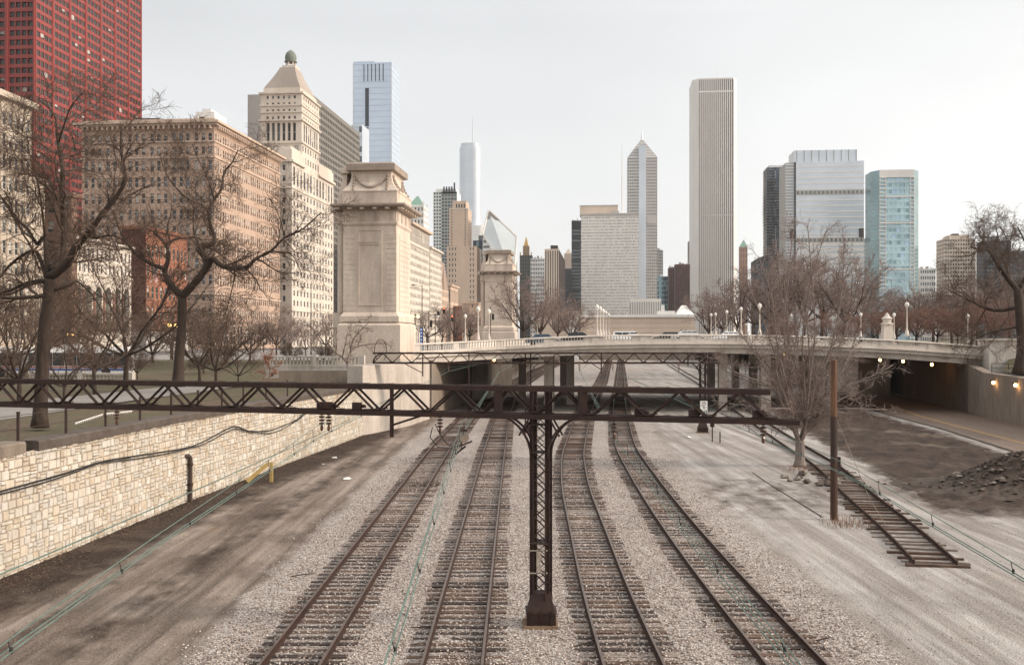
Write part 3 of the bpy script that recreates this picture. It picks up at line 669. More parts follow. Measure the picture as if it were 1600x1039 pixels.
# ------------------------------------------------------------------ stone pylons
def make_pylon(label, px, D):
    r = empty('stone_pylon', (XD(px, D), D, 5.4), label, 'stone pylon', 'stone pylons at the bridge approach', ANG)
    zz = lambda y: ZD(y, 108) - 5.4
    w_, d_ = 5.83, 7.7
    def blk(b, ex, z0, z1, ex2=None):
        ex2 = ex if ex2 is None else ex2
        b.frustum((-w_ - ex, ex, -ex, d_ + ex), (-w_ - ex2, ex2, -ex2, d_ + ex2), z0, z1)
    b = MB(); blk(b, .55, -1.2, zz(508)); blk(b, .55, zz(508), zz(503), .1); blk(b, .36, zz(503), zz(494)); blk(b, .3, zz(494), zz(488), .02); b.build('base', M['pylon'], r)
    b = MB(); blk(b, 0, zz(488), zz(352)); b.build('shaft', M['pylon'], r)
    h = .56      # rusticated courses: thin raised bands left and right of the sunk panel
    for bx in ((-w_ - .035, -w_ + 1.25, -.035, .3), (-1.15, .035, -.035, .3), (-.3, .035, 1.6, d_ + .03)):
        b = MB(); z = zz(486)
        while z + h < zz(357): b.box(*bx, z + .03, z + h - .02); z += h
        b.build('rusticated_course', M['pylon'], r)
    b = MB(); x0, x1 = -w_ + 1.75, -1.65; z0, z1 = zz(476), zz(382)
    for (a, c, e, f) in ((x0 - .12, x1 + .12, z0 - .12, z0), (x0 - .12, x1 + .12, z1, z1 + .12), (x0 - .12, x0, z0, z1), (x1, x1 + .12, z0, z1)): b.box(a, c, -.06, .2, e, f)
    z0, z1 = zz(377), zz(360)
    for (a, c, e, f) in ((x0 - .12, x1 + .12, z0 - .1, z0), (x0 - .12, x1 + .12, z1, z1 + .1), (x0 - .12, x0, z0, z1), (x1, x1 + .12, z0, z1)): b.box(a, c, -.06, .2, e, f)
    b.build('sunk_panel', M['pylon'], r)
    b = MB(); blk(b, .06, zz(352), zz(349), .16); blk(b, .16, zz(349), zz(346.5)); blk(b, .04, zz(346.5), zz(329))
    for k in range(4):
        x = -w_ + .55 + k * (w_ - 1.1) / 3
        for j in (-.27, -.09, .09, .27): b.box(x + j - .05, x + j + .05, -.1, .1, zz(344.5), zz(331))
    for k in range(4):
        y = .7 + k * (d_ - 1.4) / 3
        for j in (-.27, -.09, .09, .27): b.box(-.1, .1, y + j - .05, y + j + .05, zz(344.5), zz(331))
    b.build('frieze', M['pylon'], r)
    b = MB(); blk(b, .12, zz(329), zz(327), .3); blk(b, .95, zz(324.5), zz(322.5), 1.2); blk(b, 1.2, zz(322.5), zz(319.5)); blk(b, 1.1, zz(319.5), zz(318), .5); blk(b, .3, zz(327), zz(324.5))
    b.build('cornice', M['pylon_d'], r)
    for k in range(6):
        x = -w_ - .55 + k * (w_ + 1.1) / 5; c = MB(); c.box(x - .22, x + .22, -.85, -.25, zz(327.4), zz(324.6)); c.build('modillion', M['pylon'], r)
    for k in range(7):
        y = .1 + k * d_ / 6; c = MB(); c.box(.25, .85, y - .22, y + .22, zz(327.4), zz(324.6)); c.build('modillion', M['pylon'], r)
    # attic: block, concave body, scrolled top
    b = MB(); blk(b, .1, zz(318), zz(299)); blk(b, .16, zz(299), zz(297.5), .16)
    prof = [(.1, 297.5), (-.12, 293), (-.38, 288), (-.58, 282), (-.68, 276), (-.72, 270), (-.62, 266)]
    for (e0, y0), (e1, y1) in zip(prof, prof[1:]): blk(b, e0, zz(y0), zz(y1), e1)
    b.build('attic', M['pylon'], r)
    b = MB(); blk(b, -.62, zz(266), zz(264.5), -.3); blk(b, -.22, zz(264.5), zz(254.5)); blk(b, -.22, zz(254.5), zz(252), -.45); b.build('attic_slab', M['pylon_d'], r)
    for sd in ('s', 'e'):     # garland hanging between two drops
        g = MB(); n = 12; L = w_ if sd == 's' else d_; half = L * .29
        pts = []
        for i in range(n + 1):
            t = -1 + 2 * i / n; u = half * t; z = zz(275) - 1.15 * (1 - t * t); inset = float(np.interp(z, [zz(297), zz(288), zz(276), zz(270)], [-.1, .34, .62, .68]))
            pts.append((-w_ / 2 + u, inset - .03, z) if sd == 's' else (-inset + .03, d_ / 2 + u, z))
        g.tube(pts, [.08 + .12 * (1 - abs(-1 + 2 * i / n)) for i in range(n + 1)], 6)
        for q in (-1, 1):
            for i in range(5):
                z = zz(273) - i * .38; inset = float(np.interp(z, [zz(297), zz(288), zz(276), zz(270)], [-.1, .34, .62, .68])); u = q * (half + .16)
                c = (-w_ / 2 + u, inset - .04, z) if sd == 's' else (-inset + .04, d_ / 2 + u, z)
                g.lathe([(.05, -.2), (.15, -.08), (.15, .08), (.05, .2)], c, 6)
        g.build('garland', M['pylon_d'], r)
    b = MB()    # set-back side wing with an engaged column
    b.box(-w_ - 1.1, -w_ - .02, 1.5, d_ - 1.2, zz(488), zz(347)); b.box(-w_ - 1.5, -w_ - .02, 1.1, d_ - .8, -1.2, zz(488)); b.box(-w_ - 1.75, -w_ - 1.21, .9, d_ - .6, zz(328), zz(319))
    b.frustum((-w_ - 1.2, -w_ - .11, 1.4, d_ - 1.1), (-w_ - .5, -w_ - .11, 1.9, d_ - 1.6), zz(317.5), zz(266)); b.box(-w_ - .8, -w_ + .2, 1.6, d_ - 1.4, zz(265.5), zz(257))
    b.tube([(-w_ - .62, 1.4, zz(488)), (-w_ - .62, 1.4, zz(347))], [.42, .36], 12); b.box(-w_ - 1.2, -w_ - .03, .95, 1.49, zz(347), zz(329))
    b.build('side_wing', M['pylon'], r)
    return r
pyl = make_pylon('nearer tall stone pylon with garlanded attic, standing on the bridge abutment', 619, 108)
dup(pyl, (XD(800, 214), 214, 5.4), 'smaller looking far stone pylon across the plaza behind the bridge parapet')
# ------------------------------------------------------------------ signal gantries of riveted iron
def gantry(label, P, Q, posts, zb, zt, period, post_spec, Qtop=None):
    """P, Q = plan ends; posts = list of distances along it"""
    P = Vector((*P, 0)); Q = Vector((*Q, 0)); L = (Q - P).length; d = (Q - P) / L; nn = Vector((d.y, -d.x, 0)); Lt = L if Qtop is None else Qtop
    r = empty('track_gantry', (P.x, P.y, 0), label, 'gantry', 'lattice gantries over the tracks')
    O = lambda s, k, z: d * s + nn * k + Vector((0, 0, z))
    e = .23
    for nm, z, ln, hh in (('top_chord', zt, Lt, .075), ('bottom_chord', zb, L, .075)):
        b = MB()
        for k in (-e, e):
            b.bar(O(0, k, z), O(ln, k, z), .15, .03); b.bar(O(0, k + (.065 if k > 0 else -.065), z - .06), O(ln, k + (.065 if k > 0 else -.065), z - .06), .022, .15)
        q = .5
        while q < ln:
            b.bar(O(q, -e, z + .015), O(min(ln, q + .42), e, z + .015), .05, .012); b.bar(O(q, e, z + .03), O(min(ln, q + .42), -e, z + .03), .05, .012); q += .84
        b.build(nm, M['iron'], r)
    n = int(round(Lt / period)); pp = Lt / n; cnt = 0; rest = MB()
    for i in range(n):
        for (s0, z0, s1, z1) in ((i * pp + .04, zb, i * pp + pp / 2, zt - .1), (i * pp + pp / 2 + .03, zt - .1, (i + 1) * pp - .04, zb)):
            b = MB()
            for k in (-e, e): b.bar(O(s0, k * .93, z0), O(s1, k * .93, z1),   .03, .12, up=nn); b.bar(O(s0, k * .8, z0), O(s1, k * .8, z1), .06, .02, up=nn)
            if cnt < 98: b.build('diagonal', M['iron'], r)
            else: rest.add(b.v, b.f)
            cnt += 1
    if rest.v: o = rest.build('diagonal', M['iron'], r); o['kind'] = 'stuff'
    for i in range(n + 1):
        q = i * pp
        if q < L - .2:
            g = MB()
            for k in (-e, e): g.bar(O(max(0, q - .2), k * 1.04, zb + .06), O(q + .2, k * 1.04, zb + .06), .022, .17, up=nn)
            g.bar(O(q, -e, zb + .06), O(q, e, zb + .06), .03, .03); g.build('gusset_plate', M['iron'], r)
    for s in posts:
        w_, dp = .245, .20
        m = MB()
        for sx in (-1, 1):
            for k in (-1, 1):
                c = s + sx * (w_ - .055)
                m.bar(O(c, k * dp, .75), O(c, k * dp, zt - .05), .11, .03, up=d); m.bar(O(s + sx * w_, k * (dp - .05), .75), O(s + sx * w_, k * (dp - .05), zt - .05), .025, .11, up=d)
        z = 1.0; fl = 1
        while z < zt - .5:
            for k in (-1, 1):
                m.bar(O(s - (w_ - .1) * fl, k * dp, z), O(s + (w_ - .1) * fl, k * dp, z + .26), .02, .072, up=nn)
                if k > 0: m.bar(O(s + (w_ - .1) * fl, k * dp, z + .02), O(s - (w_ - .1) * fl, k * dp, z + .24), .018, .04, up=nn)
            for sx in (-1, 1): m.bar(O(s + sx * w_, -dp * fl, z), O(s + sx * w_, dp * fl, z + .26), .018, .05, up=d)
            z += .27; fl = -fl
        for zz_ in (zb - .3, zb - 1.1, 2.4): 
            for k in (-1, 1): m.bar(O(s - w_, k * (dp + .012), zz_), O(s + w_, k * (dp + .012), zz_), .016, .32, up=nn)
        post = m.build('mast', M['iron'], r)
        f = MB(); o_ = O(s, 0, 0)
        f.box(o_.x - .42, o_.x + .42, o_.y - .38, o_.y + .38, .06, .42); f.frustum((o_.x - .40, o_.x + .40, o_.y - .36, o_.y + .36), (o_.x - .27, o_.x + .27, o_.y - .23, o_.y + .23), .42, .95)
        for q in (-.3, 0, .3): f.box(o_.x + q - .015, o_.x + q + .015, o_.y - .44, o_.y - .36, .05, .5)
        f.box(o_.x - .45, o_.x + .45, o_.y - .41, o_.y + .41, .40, .44)
        f.build('base_plate', M['iron'], post)
        f = MB(); f.frustum((o_.x - .72, o_.x + .62, o_.y - .68, o_.y + .6), (o_.x - .5, o_.x + .47, o_.y - .52, o_.y + .46), -.3, .07); f.build('footing', mat('rust_footing', (.2, .13, .08), (.12, .07, .04), 2, .95, 0, .3, .3), post)
        for sx in (-1, 1):
            n_ = 8; R = 1.25
            for k in (-e, e):
                a = MB()
                pts = [O(s + sx * (w_ + R * (1 - math.cos(t * math.pi / 2 / n_))), k * .9, zb - R + R * math.sin(t * math.pi / 2 / n_)) for t in range(n_ + 1)]
                for p0, p1 in zip(pts, pts[1:]): a.bar(p0, p1, .05, .10, up=nn)
                a.bar(O(s + sx * (w_ + .05), k * .9, zb - .1), O(s + sx * (w_ + .36), k * .9, zb - .62), .04, .08, up=nn)
                a.build('curved_bracket', M['iron'], r)
    return r, O, L
# near gantry: runs from beyond the left edge to a free end at the right
PA = Vector((XD(1250, 27.0), 27.0, 0)); PB = Vector((XD(0, 34.4), 34.4, 0)); dv = (PA - PB).normalized(); PS = PB - dv * 9
s_post = (Vector((XD(843.5, 28.9), 28.9, 0)) - PS).dot(dv); LT = (PA - PS).length
g1, O1, L1 = gantry('near black iron lattice gantry carried on the lattice mast in the middle of the tracks', PS[:2], PA[:2], [s_post], 6.12, 6.92, 1.63, None, LT - .78)
def onG(px, k=0, z=6.12):      # local point of the near gantry seen at photo column px
    t = (px - CX) / FPX; s = (t * PS.y - PS.x) / (dv.x - t * dv.y); return O1(s, k, z)
def hanger(r, px, z0, z1, brace=0):
    p = onG(px); b = MB(); b.bar(Vector((p.x, p.y - .25, z0)), Vector((p.x, p.y - .25, z1)), .09, .07); b.bar(Vector((p.x + .06, p.y - .25, z0)), Vector((p.x + .06, p.y - .25, z1)), .02, .12)
    if brace: b.bar(Vector((p.x, p.y - .25, z0 + .35)), Vector((p.x + brace, p.y - .2, 6.1)), .06, .06)
    return b.build('drop_hanger', M['iron'], r)
hanger(g1, 613, 5.35, 6.95, 1.25)
for px in (779, 910): 
    p = onG(px); b = MB(); b.box(p.x - .12, p.x + .12, p.y - .3, p.y + .3, 6.1, 6.9); b.build('stiffener', M['iron'], g1)
def insulator(r, p, n=4, s=1.0):
    b = MB(); b.box(p.x - .16 * s, p.x + .16 * s, p.y - .12, p.y + .12, p.z - .02, p.z + .10); z = p.z - .02
    for k in range(n): b.lathe([(.03, 0), (.09 * s, -.02), (.09 * s, -.06), (.03, -.08)], (p.x, p.y, z), 8); z -= .1 * s
    b.lathe([(.025, 0), (.05, -.06), (.05, -.14), (.02, -.2)], (p.x, p.y, z + .02), 6)
    return b.build('insulator', M['porcelain'], r)
for px in (175, 497, 508, 683, 957, 1192): insulator(g1, onG(px, -.25, 6.02))
for px in (505, 515, 560, 1000, 1085, 1185):       # clamps and small boxes sitting on the lower chord
    p = onG(px, .1, 6.2); b = MB(); b.box(p.x - .14, p.x + .14, p.y - .1, p.y + .1, p.z - .05, p.z + .16); b.lathe([(.07, 0), (.09, .05), (.05, .1)], (p.x + .2, p.y, p.z), 8); b.build('chord_clamp', M['iron'], g1)
# light fitting block on mast
p = O1(s_post, .27, 1.9); b = MB(); b.box(p.x - .06, p.x + .06, p.y - .02, p.y + .03, 1.55, 2.2); b.bar((p.x - .26, p.y, 2.2), (p.x + .26, p.y, 2.2), .04, .03); b.bar((p.x - .26, p.y, 1.55), (p.x + .26, p.y, 1.55), .04, .03); b.build('number_strip', mat('grey_plate', (.42, .36, .30), (.25, .2, .16), 9, .7), g1)
# second gantry, in front of the bridge
PS2 = Vector((XD(583, 88.5), 88.5, 0)); PE2 = Vector((XD(1126, 88.5), 88.5, 0)); L2 = (PE2 - PS2).length
g2, O2, _ = gantry('far black iron lattice gantry in front of the road bridge, on two masts', PS2[:2], PE2[:2], [XD(825, 88.5) - PS2.x, XD(1098, 88.5) - PS2.x], 6.25, 7.12, 1.75, None)
b = MB(); a0 = O2(0, 0, 0); 
b.tube([a0 + Vector((1.2 - 1.2 * math.cos(t), 0, 6.2 + .9 * math.sin(t))) for t in np.linspace(0, 1.57, 7)], .07, 6); b.tube([a0 + Vector((.7 + .55 * math.sin(t), -.3, 7.3 + 1.0 * math.cos(t))) for t in np.linspace(-2.6, 2.6, 12)], .03, 5); b.build('hoop_guard', M['iron'], g2)
def hanger2(px, z0, br_=0):
    x = XD(px, 88.5) - PS2.x; b = MB(); b.bar((x, -.3, z0), (x, -.3, 7.1), .1, .1)
    if br_: b.bar((x, -.3, z0 + .3), (x + br_, -.3, 6.2), .07, .07)
    b.build('drop_hanger', M['iron'], g2)
hanger2(661, 5.0, -1.7); hanger2(733, 3.4); hanger2(939, 5.3, -.9); hanger2(1074, 6.0)
for px in (701, 781, 905, 957, 1060): insulator(g2, Vector((XD(px, 88.5) - PS2.x, -.2, 6.2)), 4, 1.3)
# number plate 10 on the second mast of the far gantry
x = XD(1098, 88.5); pl = MB(); pl.box(-.32, .32, -.03, .03, -.62, .75); plate = pl.build('number_plate', M['white'], g2, loc=(x - PS2.x, -.5, 2.1))
def text(name, body, size, mt, parent, loc, rot=(math.radians(90), 0, 0), extr=.004, align='CENTER'):
    cu = bpy.data.curves.new('t', 'FONT'); cu.body = body; cu.size = size; cu.extrude = extr; cu.align_x = align; cu.align_y = 'CENTER'
    to = bpy.data.objects.new('t', cu); C.objects.link(to); dg = bpy.context.evaluated_depsgraph_get(); dg.update()
    me = bpy.data.meshes.new_from_object(to.evaluated_get(dg)); bpy.data.objects.remove(to); me.materials.clear(); me.materials.append(mt)
    return link(name, me, parent, loc, rot)
text('lettering', '10', .62, M['black'], plate, (0, -.035, -.3)); text('lettering', '25', .4, M['black'], plate, (0, -.035, .52)); text('lettering', '5', .4, M['black'], plate, (0, -.035, .16))
# ------------------------------------------------------------------ buildings
def _wmesh(key):
    gm_, fm_, bm_, frac, split = key; b = MB()
    b.quad((-.5, 0, -.5), (.5, 0, -.5), (.5, 0, .5), (-.5, 0, .5), 0)
    if frac > 0: b.quad((-.46, -.02, .46 - .92 * frac), (.46, -.02, .46 - .92 * frac), (.46, -.02, .46), (-.46, -.02, .46), 1)
    t = .06
    for (x0, x1, z0, z1) in ((-.5, -.5 + t, -.5, .5), (.5 - t, .5, -.5, .5), (-.5 + t, .5 - t, .5 - t * .7, .5), (-.5 + t, .5 - t, -.5, -.5 + t * .7)) + (((-.5 + t, .5 - t, -.03, .03),) if split else ()):
        b.quad((x0, -.05, z0), (x1, -.05, z0), (x1, -.05, z1), (x0, -.05, z1), 2)
    return b.mesh('window', [gm_, bm_, fm_])
_WM = {}
def wmesh(*key):
    k = tuple(id(x) if hasattr(x, 'name') else x for x in key)
    if k not in _WM: _WM[k] = _wmesh(key)
    return _WM[k]
class Bld:
    def __init__(s, name, label, cat, pl, pr, ytop, D, anchor='L', base=5.6, side=None, group=None):
        tl, tr = (pl - CX) / FPX, (pr - CX) / FPX
        if anchor == 'L': xl, DL = tl * D, D; W = (tr * D - xl) / (CA + tr * SA)
        else: xr, DR = tr * D, D; W = (xr - tl * DR) / (CA + tl * SA); xl, DL = xr - W * CA, DR + W * SA
        s.W = W; s.DL = DL; s.DR = DL - W * SA; s.D = D; s.base = base
        s.r = empty(name, (xl, DL, base), label, cat, group, ANG)
        s.h = ZD(ytop, D) - base; s.parts = {}; s.w = []; s.rr = random.Random(int(pl * 7 + D))
        s.L = s.len_to(side) if side else 20
    def len_to(s, px):     # depth of the side wall whose far edge is seen at photo column px
        if px > CX + 150 or (px < 950 and px > 0 and (px - CX) / FPX * s.DR > 0 and False): pass
        t = (px - CX) / FPX
        if px < 950: x0 = s.r.location.x + s.W * CA; d0 = s.DR
        else: x0 = s.r.location.x; d0 = s.DL
        # x0 + SA*q = t*(d0 + CA*q)
        return max(2.0, (t * d0 - x0) / (SA - t * CA))
    def z(s, y, D=None): return ZD(y, D or s.D) - s.base
    def mb(s, part, mats): 
        if part not in s.parts: s.parts[part] = (MB(), mats)
        return s.parts[part][0]
    def box(s, part, mats, *a): s.mb(part, mats).box(*a)
    def face(s, side, x0=None, y0=None, u0=0, u1=None):
        """origin, direction along, outward normal"""
        W, L = s.W, s.L
        if side == 'S': return Vector((0 if x0 is None else x0, 0 if y0 is None else y0, 0)), Vector((1, 0, 0)), Vector((0, -1, 0))
        if side == 'E': return Vector((W if x0 is None else x0, 0 if y0 is None else y0, 0)), Vector((0, 1, 0)), Vector((1, 0, 0))
        return Vector((0 if x0 is None else x0, L if y0 is None else y0, 0)), Vector((0, -1, 0)), Vector((-1, 0, 0))
    def facade(s, side, wid, z0, z1, cols, rows, fw=.5, fh=.55, mats=None, x0=None, y0=None, mu=0, depth=.35, part='wall', bays=None, pier=0, top=0, bot=0, skip=None, win=True, glass=None, sub=0, spandrel=None, arch=False, fz=None):
        O, u, n = s.face(side, x0, y0); b = s.mb(part, mats); depth = min(depth, .14) if side == 'E' and win is True else depth; Z = Vector((0, 0, 1))
        us = []
        if bays:
            bw = (wid - 2 * mu) / bays
            for k in range(bays):
                c = (bw - pier) / cols
                for j in range(cols): m_ = mu + k * bw + pier / 2 + (j + .5) * c; us.append((m_ - c * fw / 2, m_ + c * fw / 2))
        else:
            c = (wid - 2 * mu) / cols
            for j in range(cols): m_ = mu + (j + .5) * c; us.append((m_ - c * fw / 2, m_ + c * fw / 2))
        rh = (z1 - z0 - top - bot) / rows
        off = (1 - fh) / 2 if fz is None else fz
        vs = [(z0 + bot + rh * (i + off), z0 + bot + rh * (i + off + fh)) for i in range(rows)]
        P = lambda a, c_, dd=0: O + u * a + Z * c_ - n * dd
        # solid bands between rows, then the pieces between windows
        prev = z0
        for (a, c_) in vs + [(z1, z1)]:
            if a - prev > 1e-4: b.quad(P(0, prev), P(wid, prev), P(wid, a), P(0, a))
            prev = c_
        for i, (a, c_) in enumerate(vs):
            q = 0
            for (e, f) in us + [(wid, wid)]:
                if e - q > 1e-4: b.quad(P(q, a), P(e, a), P(e, c_), P(q, c_))
                q = f
            for j, (e, f) in enumerate(us):
                if skip and skip(j, i): b.quad(P(e, a), P(f, a), P(f, c_), P(e, c_)); continue
                b.quad(P(e, a), P(e, c_), P(e, c_, depth), P(e, a, depth)); b.quad(P(f, a, depth), P(f, c_, depth), P(f, c_), P(f, a))
                b.quad(P(e, c_), P(f, c_), P(f, c_, depth), P(e, c_, depth)); b.quad(P(e, a, depth), P(f, a, depth), P(f, a), P(e, a))
                if win is True: s.w.append((P((e + f) / 2, (a + c_) / 2, depth), n, f - e, c_ - a))
                else:       # far tower: the glass of all openings is one part
                    g = s.mb('glazing', glass); k = max(1, sub); hh = (c_ - a) / k
                    for t in range(k):
                        za, zb = a + hh * t, a + hh * (t + 1); sp = .38 if spandrel is not None else 0
                        g.quad(P(e, za + hh * sp, depth), P(f, za + hh * sp, depth), P(f, zb, depth), P(e, zb, depth), s.rr.choice(win))
                        if sp: g.quad(P(e, za, depth), P(f, za, depth), P(f, za + hh * sp, depth), P(e, za + hh * sp, depth), spandrel)
    def shell(s, mats, x0=0, x1=None, y0=0, y1=None, z0=0, z1=None, sides='SEWNT', part='wall'):
        """plain closed faces for the sides that carry no windows"""
        x1 = s.W if x1 is None else x1; y1 = s.L if y1 is None else y1; z1 = s.h if z1 is None else z1; b = s.mb(part, mats)
        if 'S' in sides: b.quad((x0, y0, z0), (x1, y0, z0), (x1, y0, z1), (x0, y0, z1))
        if 'E' in sides: b.quad((x1, y0, z0), (x1, y1, z0), (x1, y1, z1), (x1, y0, z1))
        if 'N' in sides: b.quad((x1, y1, z0), (x0, y1, z0), (x0, y1, z1), (x1, y1, z1))
        if 'W' in sides: b.quad((x0, y1, z0), (x0, y0, z0), (x0, y0, z1), (x0, y1, z1))
        if 'T' in sides: b.quad((x0, y0, z1), (x1, y0, z1), (x1, y1, z1), (x0, y1, z1))
    def ring(s, part, mats, x0, x1, y0, y1, z0, z1, e):
        s.mb(part, mats).box(x0 - e, x1 + e, y0 - e, y1 + e, z0, z1)
    def finish(s, gl=None, fr=None, bl=None, blinds=.45, split=True):
        gl = gl or M['glass']; fr = fr or M['frame']; bl = bl or M['blind']
        for k, (b, mats) in s.parts.items():
            o = b.build(k.rstrip('0123456789'), mats, s.r)
            if k == 'glazing': o['kind'] = 'stuff'
        if not s.w: return s.r
        def score(t):
            p = s.r.location + Vector((t[0].x * CA + t[0].y * SA, -t[0].x * SA + t[0].y * CA, t[0].z)); px = CX + p.x / p.y * FPX; py = HY - (p.z + 0 - HC) / p.y * FPX
            nn = Vector((t[1].x * CA + t[1].y * SA, -t[1].x * SA + t[1].y * CA, 0)); v = (Vector((0, 0, HC)) - p).normalized()
            vis = 0 < px < 1600 and 0 < py < 540
            return -(abs(nn.dot(v)) * t[2] * t[3] / p.y ** 2) * (1 if vis else .001)
        ws = sorted(s.w, key=score); rest = MB()
        for i, (c, n, a, h) in enumerate(ws):
            q = s.rr.random(); fcs = 0 if q > blinds else s.rr.choice((.25, .35, .5, .5, .7, .9))
            rot = {(0, -1): 0, (1, 0): math.pi / 2, (-1, 0): -math.pi / 2}[(round(n.x), round(n.y))]
            if i < 100: link('window', wmesh(s.rr.choice((gl, gl, M['glass_p'] if gl in (M['glass'], M['glass_g']) else gl)), fr, bl, fcs, split), s.r, c, (0, 0, rot), (a, 1, h))
            else:
                u = Vector((-n.y, n.x, 0)); Z = Vector((0, 0, 1))
                rest.quad(c - u * a / 2 - Z * h / 2, c + u * a / 2 - Z * h / 2, c + u * a / 2 + Z * h / 2, c - u * a / 2 + Z * h / 2, s.rr.choice((0, 0, 3)))
                k = n * .02
                if fcs: rest.quad(c + k - u * a * .46 + Z * h * (.48 - .94 * fcs), c + k + u * a * .46 + Z * h * (.48 - .94 * fcs), c + k + u * a * .46 + Z * h * .48, c + k - u * a * .46 + Z * h * .48, 1)
                if split: k = n * .04; rest.quad(c + k - u * a / 2 - Z * h * .03, c + k + u * a / 2 - Z * h * .03, c + k + u * a / 2 + Z * h * .03, c + k - u * a / 2 + Z * h * .03, 2)
        if rest.v: o = rest.build('window', [gl, bl, fr, M['glass_p'] if gl in (M['glass'], M['glass_g']) else gl], s.r); o['kind'] = 'stuff'
        return s.r
def bm(name, c1, c2=None, **k):
    k.setdefault('scale', .12); k.setdefault('rough', .85); k.setdefault('fine', .06); k.setdefault('stretch', (1, 1, .35)); return mat(name, c1, c2 or tuple(x * .86 for x in c1), **k)
m_red = bm('red_steel', (.265, .050, .041), (.22, .041, .034), rough=.6)
m_tan = bm('hotel_brick', (.47, .335, .255), (.39, .275, .205), dirt=(.33, .225, .165), dscale=.05)
m_tan2 = bm('hotel_trim', (.56, .425, .33))
m_cream = bm('cream_terracotta', (.66, .555, .445), (.57, .475, .375), dirt=(.45, .36, .28), dscale=.06)
m_cream2 = bm('pale_limestone', (.63, .555, .475), (.55, .48, .405), dirt=(.42, .35, .29), dscale=.05)
m_orange = bm('orange_brick', (.30, .125, .072), (.235, .095, .056))
m_orange_shade = bm('orange_brick_shade', (.12, .045, .036))  # orange brick darkened: the shade on the clubhouse side wall is in this colour
m_brownb = bm('brown_brick', (.21, .125, .092))
m_greyc = bm('grey_concrete', (.40, .375, .345), (.35, .325, .30))
m_greyd = bm('grey_mullion', (.21, .195, .175))
m_white = bm('white_marble', (.74, .70, .655), (.68, .64, .60))
m_white2 = bm('white_panel', (.72, .70, .67), (.65, .63, .60))
m_granite = bm('pale_granite', (.56, .535, .51), (.51, .485, .46))
m_cream3 = bm('grey_cream_stone', (.50, .42, .335), (.42, .35, .275), dirt=(.33, .265, .205), dscale=.06)
m_beige = bm('beige_stone', (.56, .46, .375), (.5, .405, .325))
m_dark = bm('dark_bronze', (.055, .04, .036)); m_black = bm('black_steel', (.035, .035, .037))
m_brown = bm('brown_bronze', (.12, .066, .056), (.095, .052, .045))
m_steel = mat('polished_steel', (.60, .62, .64), (.52, .54, .56), .05, .3, .6)
m_gblue = glass('glass_pale_blue', (.60, .68, .78), .16, .45, .12, .05)
m_gblue2 = glass('glass_blue_band', (.52, .61, .73), .14, .45, .15, .08)
m_gsil = glass('glass_silver', (.60, .64, .69), .3, .35, .12, .05)
m_gteal = glass('glass_teal', (.24, .38, .41), .12, .4, .3, .06)
m_gaqua = glass('glass_aqua', (.44, .60, .65), .12, .4, .35, .05)
m_gdk = glass('glass_dark', (.045, .055, .065), .1, .2, .4, .2)
m_gmid = glass('glass_mid', (.16, .18, .19), .12, .3, .4, .1)
m_gnavy = glass('glass_navy', (.05, .075, .105), .1, .3, .4, .05)
m_ggrn = glass('glass_greenish', (.16, .235, .215), .12, .3, .35, .1)
m_roof = bm('roof_gravel', (.2, .18, .165))
m_floorlit = mat('lit_office', (.8, .7, .5), rough=.5, emit=((1, .82, .55), .9))
def simple(b, mats, sides, **k): b.shell(mats, sides=sides, **k)

# --- red steel tower, far left
b = Bld('red_office_tower', 'tall red steel office tower with bronze windows, cut off by the top edge', 'office tower', -120, 55, -220, 332, 'R', side=221)
b.shell(m_red, sides='NWT')
b.facade('S', b.W, 0, b.h, 4, 52, .84, .6, m_red, bays=4, pier=1.5, depth=.5)
b.facade('E', b.L, 0, b.h, 4, 52, .84, .6, m_red, bays=7, pier=1.5, depth=.5)
for i in range(8):
    y = b.L * i / 7; b.box('pier', m_red, b.W + .003, b.W + .22, max(0, y - .45), min(b.L, y + .45), 0, b.h)
for i in range(5):
    x = b.W * i / 4; b.box('pier', m_red, max(0, x - .45), min(b.W, x + .45), -.5, -.003, 0, b.h)
b.finish(glass('bronze_glass', (.035, .028, .022), .2, .1, .5, .5), mat('red_frame', (.14, .024, .02)), blinds=.05, split=False)
# --- dark building filling behind trees
b = Bld('brick_building', 'brown brick office block behind the large left tree, left of the arched clubhouse', 'building', -40, 112, 308, 187, 'R', side=118)
b.shell(m_brownb, sides='NWT'); b.facade('S', b.W, 0, b.h, 7, 8, .5, .6, m_brownb); b.facade('E', b.L, 0, b.h, 4, 8, .5, .6, m_brownb); b.ring('cornice', m_brownb, 0, b.W, 0, b.L, b.h, b.h + .8, .5)
b.finish()
b = Bld('cream_building', 'tall cream stone building at the far left edge with a flat cornice', 'building', -230, -8, 148, 163, 'R', side=48)
b.shell(m_cream3, sides='NWTS'); b.facade('E', b.L, 0, b.h, 6, 11, .5, .62, m_cream3, top=1.5, bot=2); b.ring('cornice', m_cream3, 0, b.W, 0, b.L, b.h, b.h + 1.0, .9)
for k in range(7): b.box('pilaster', m_cream3, b.W + .003, b.W + .12, b.L * k / 6 - (.2 if k else 0), b.L * k / 6 + (.2 if k < 6 else 0), 0, b.h - .2)
b.finish()
b = Bld('cream_building', 'lower cream terracotta building with pilasters, right of the tallest cream block', 'building', 20, 49, 283, 174.6, 'R', side=70)
b.shell(m_cream3, sides='NWTS'); b.facade('E', b.L, 0, b.h, 5, 8, .5, .6, m_cream3, top=1); b.ring('cornice', m_cream3, 0, b.W, 0, b.L, b.h, b.h + .7, .6)
b.finish()
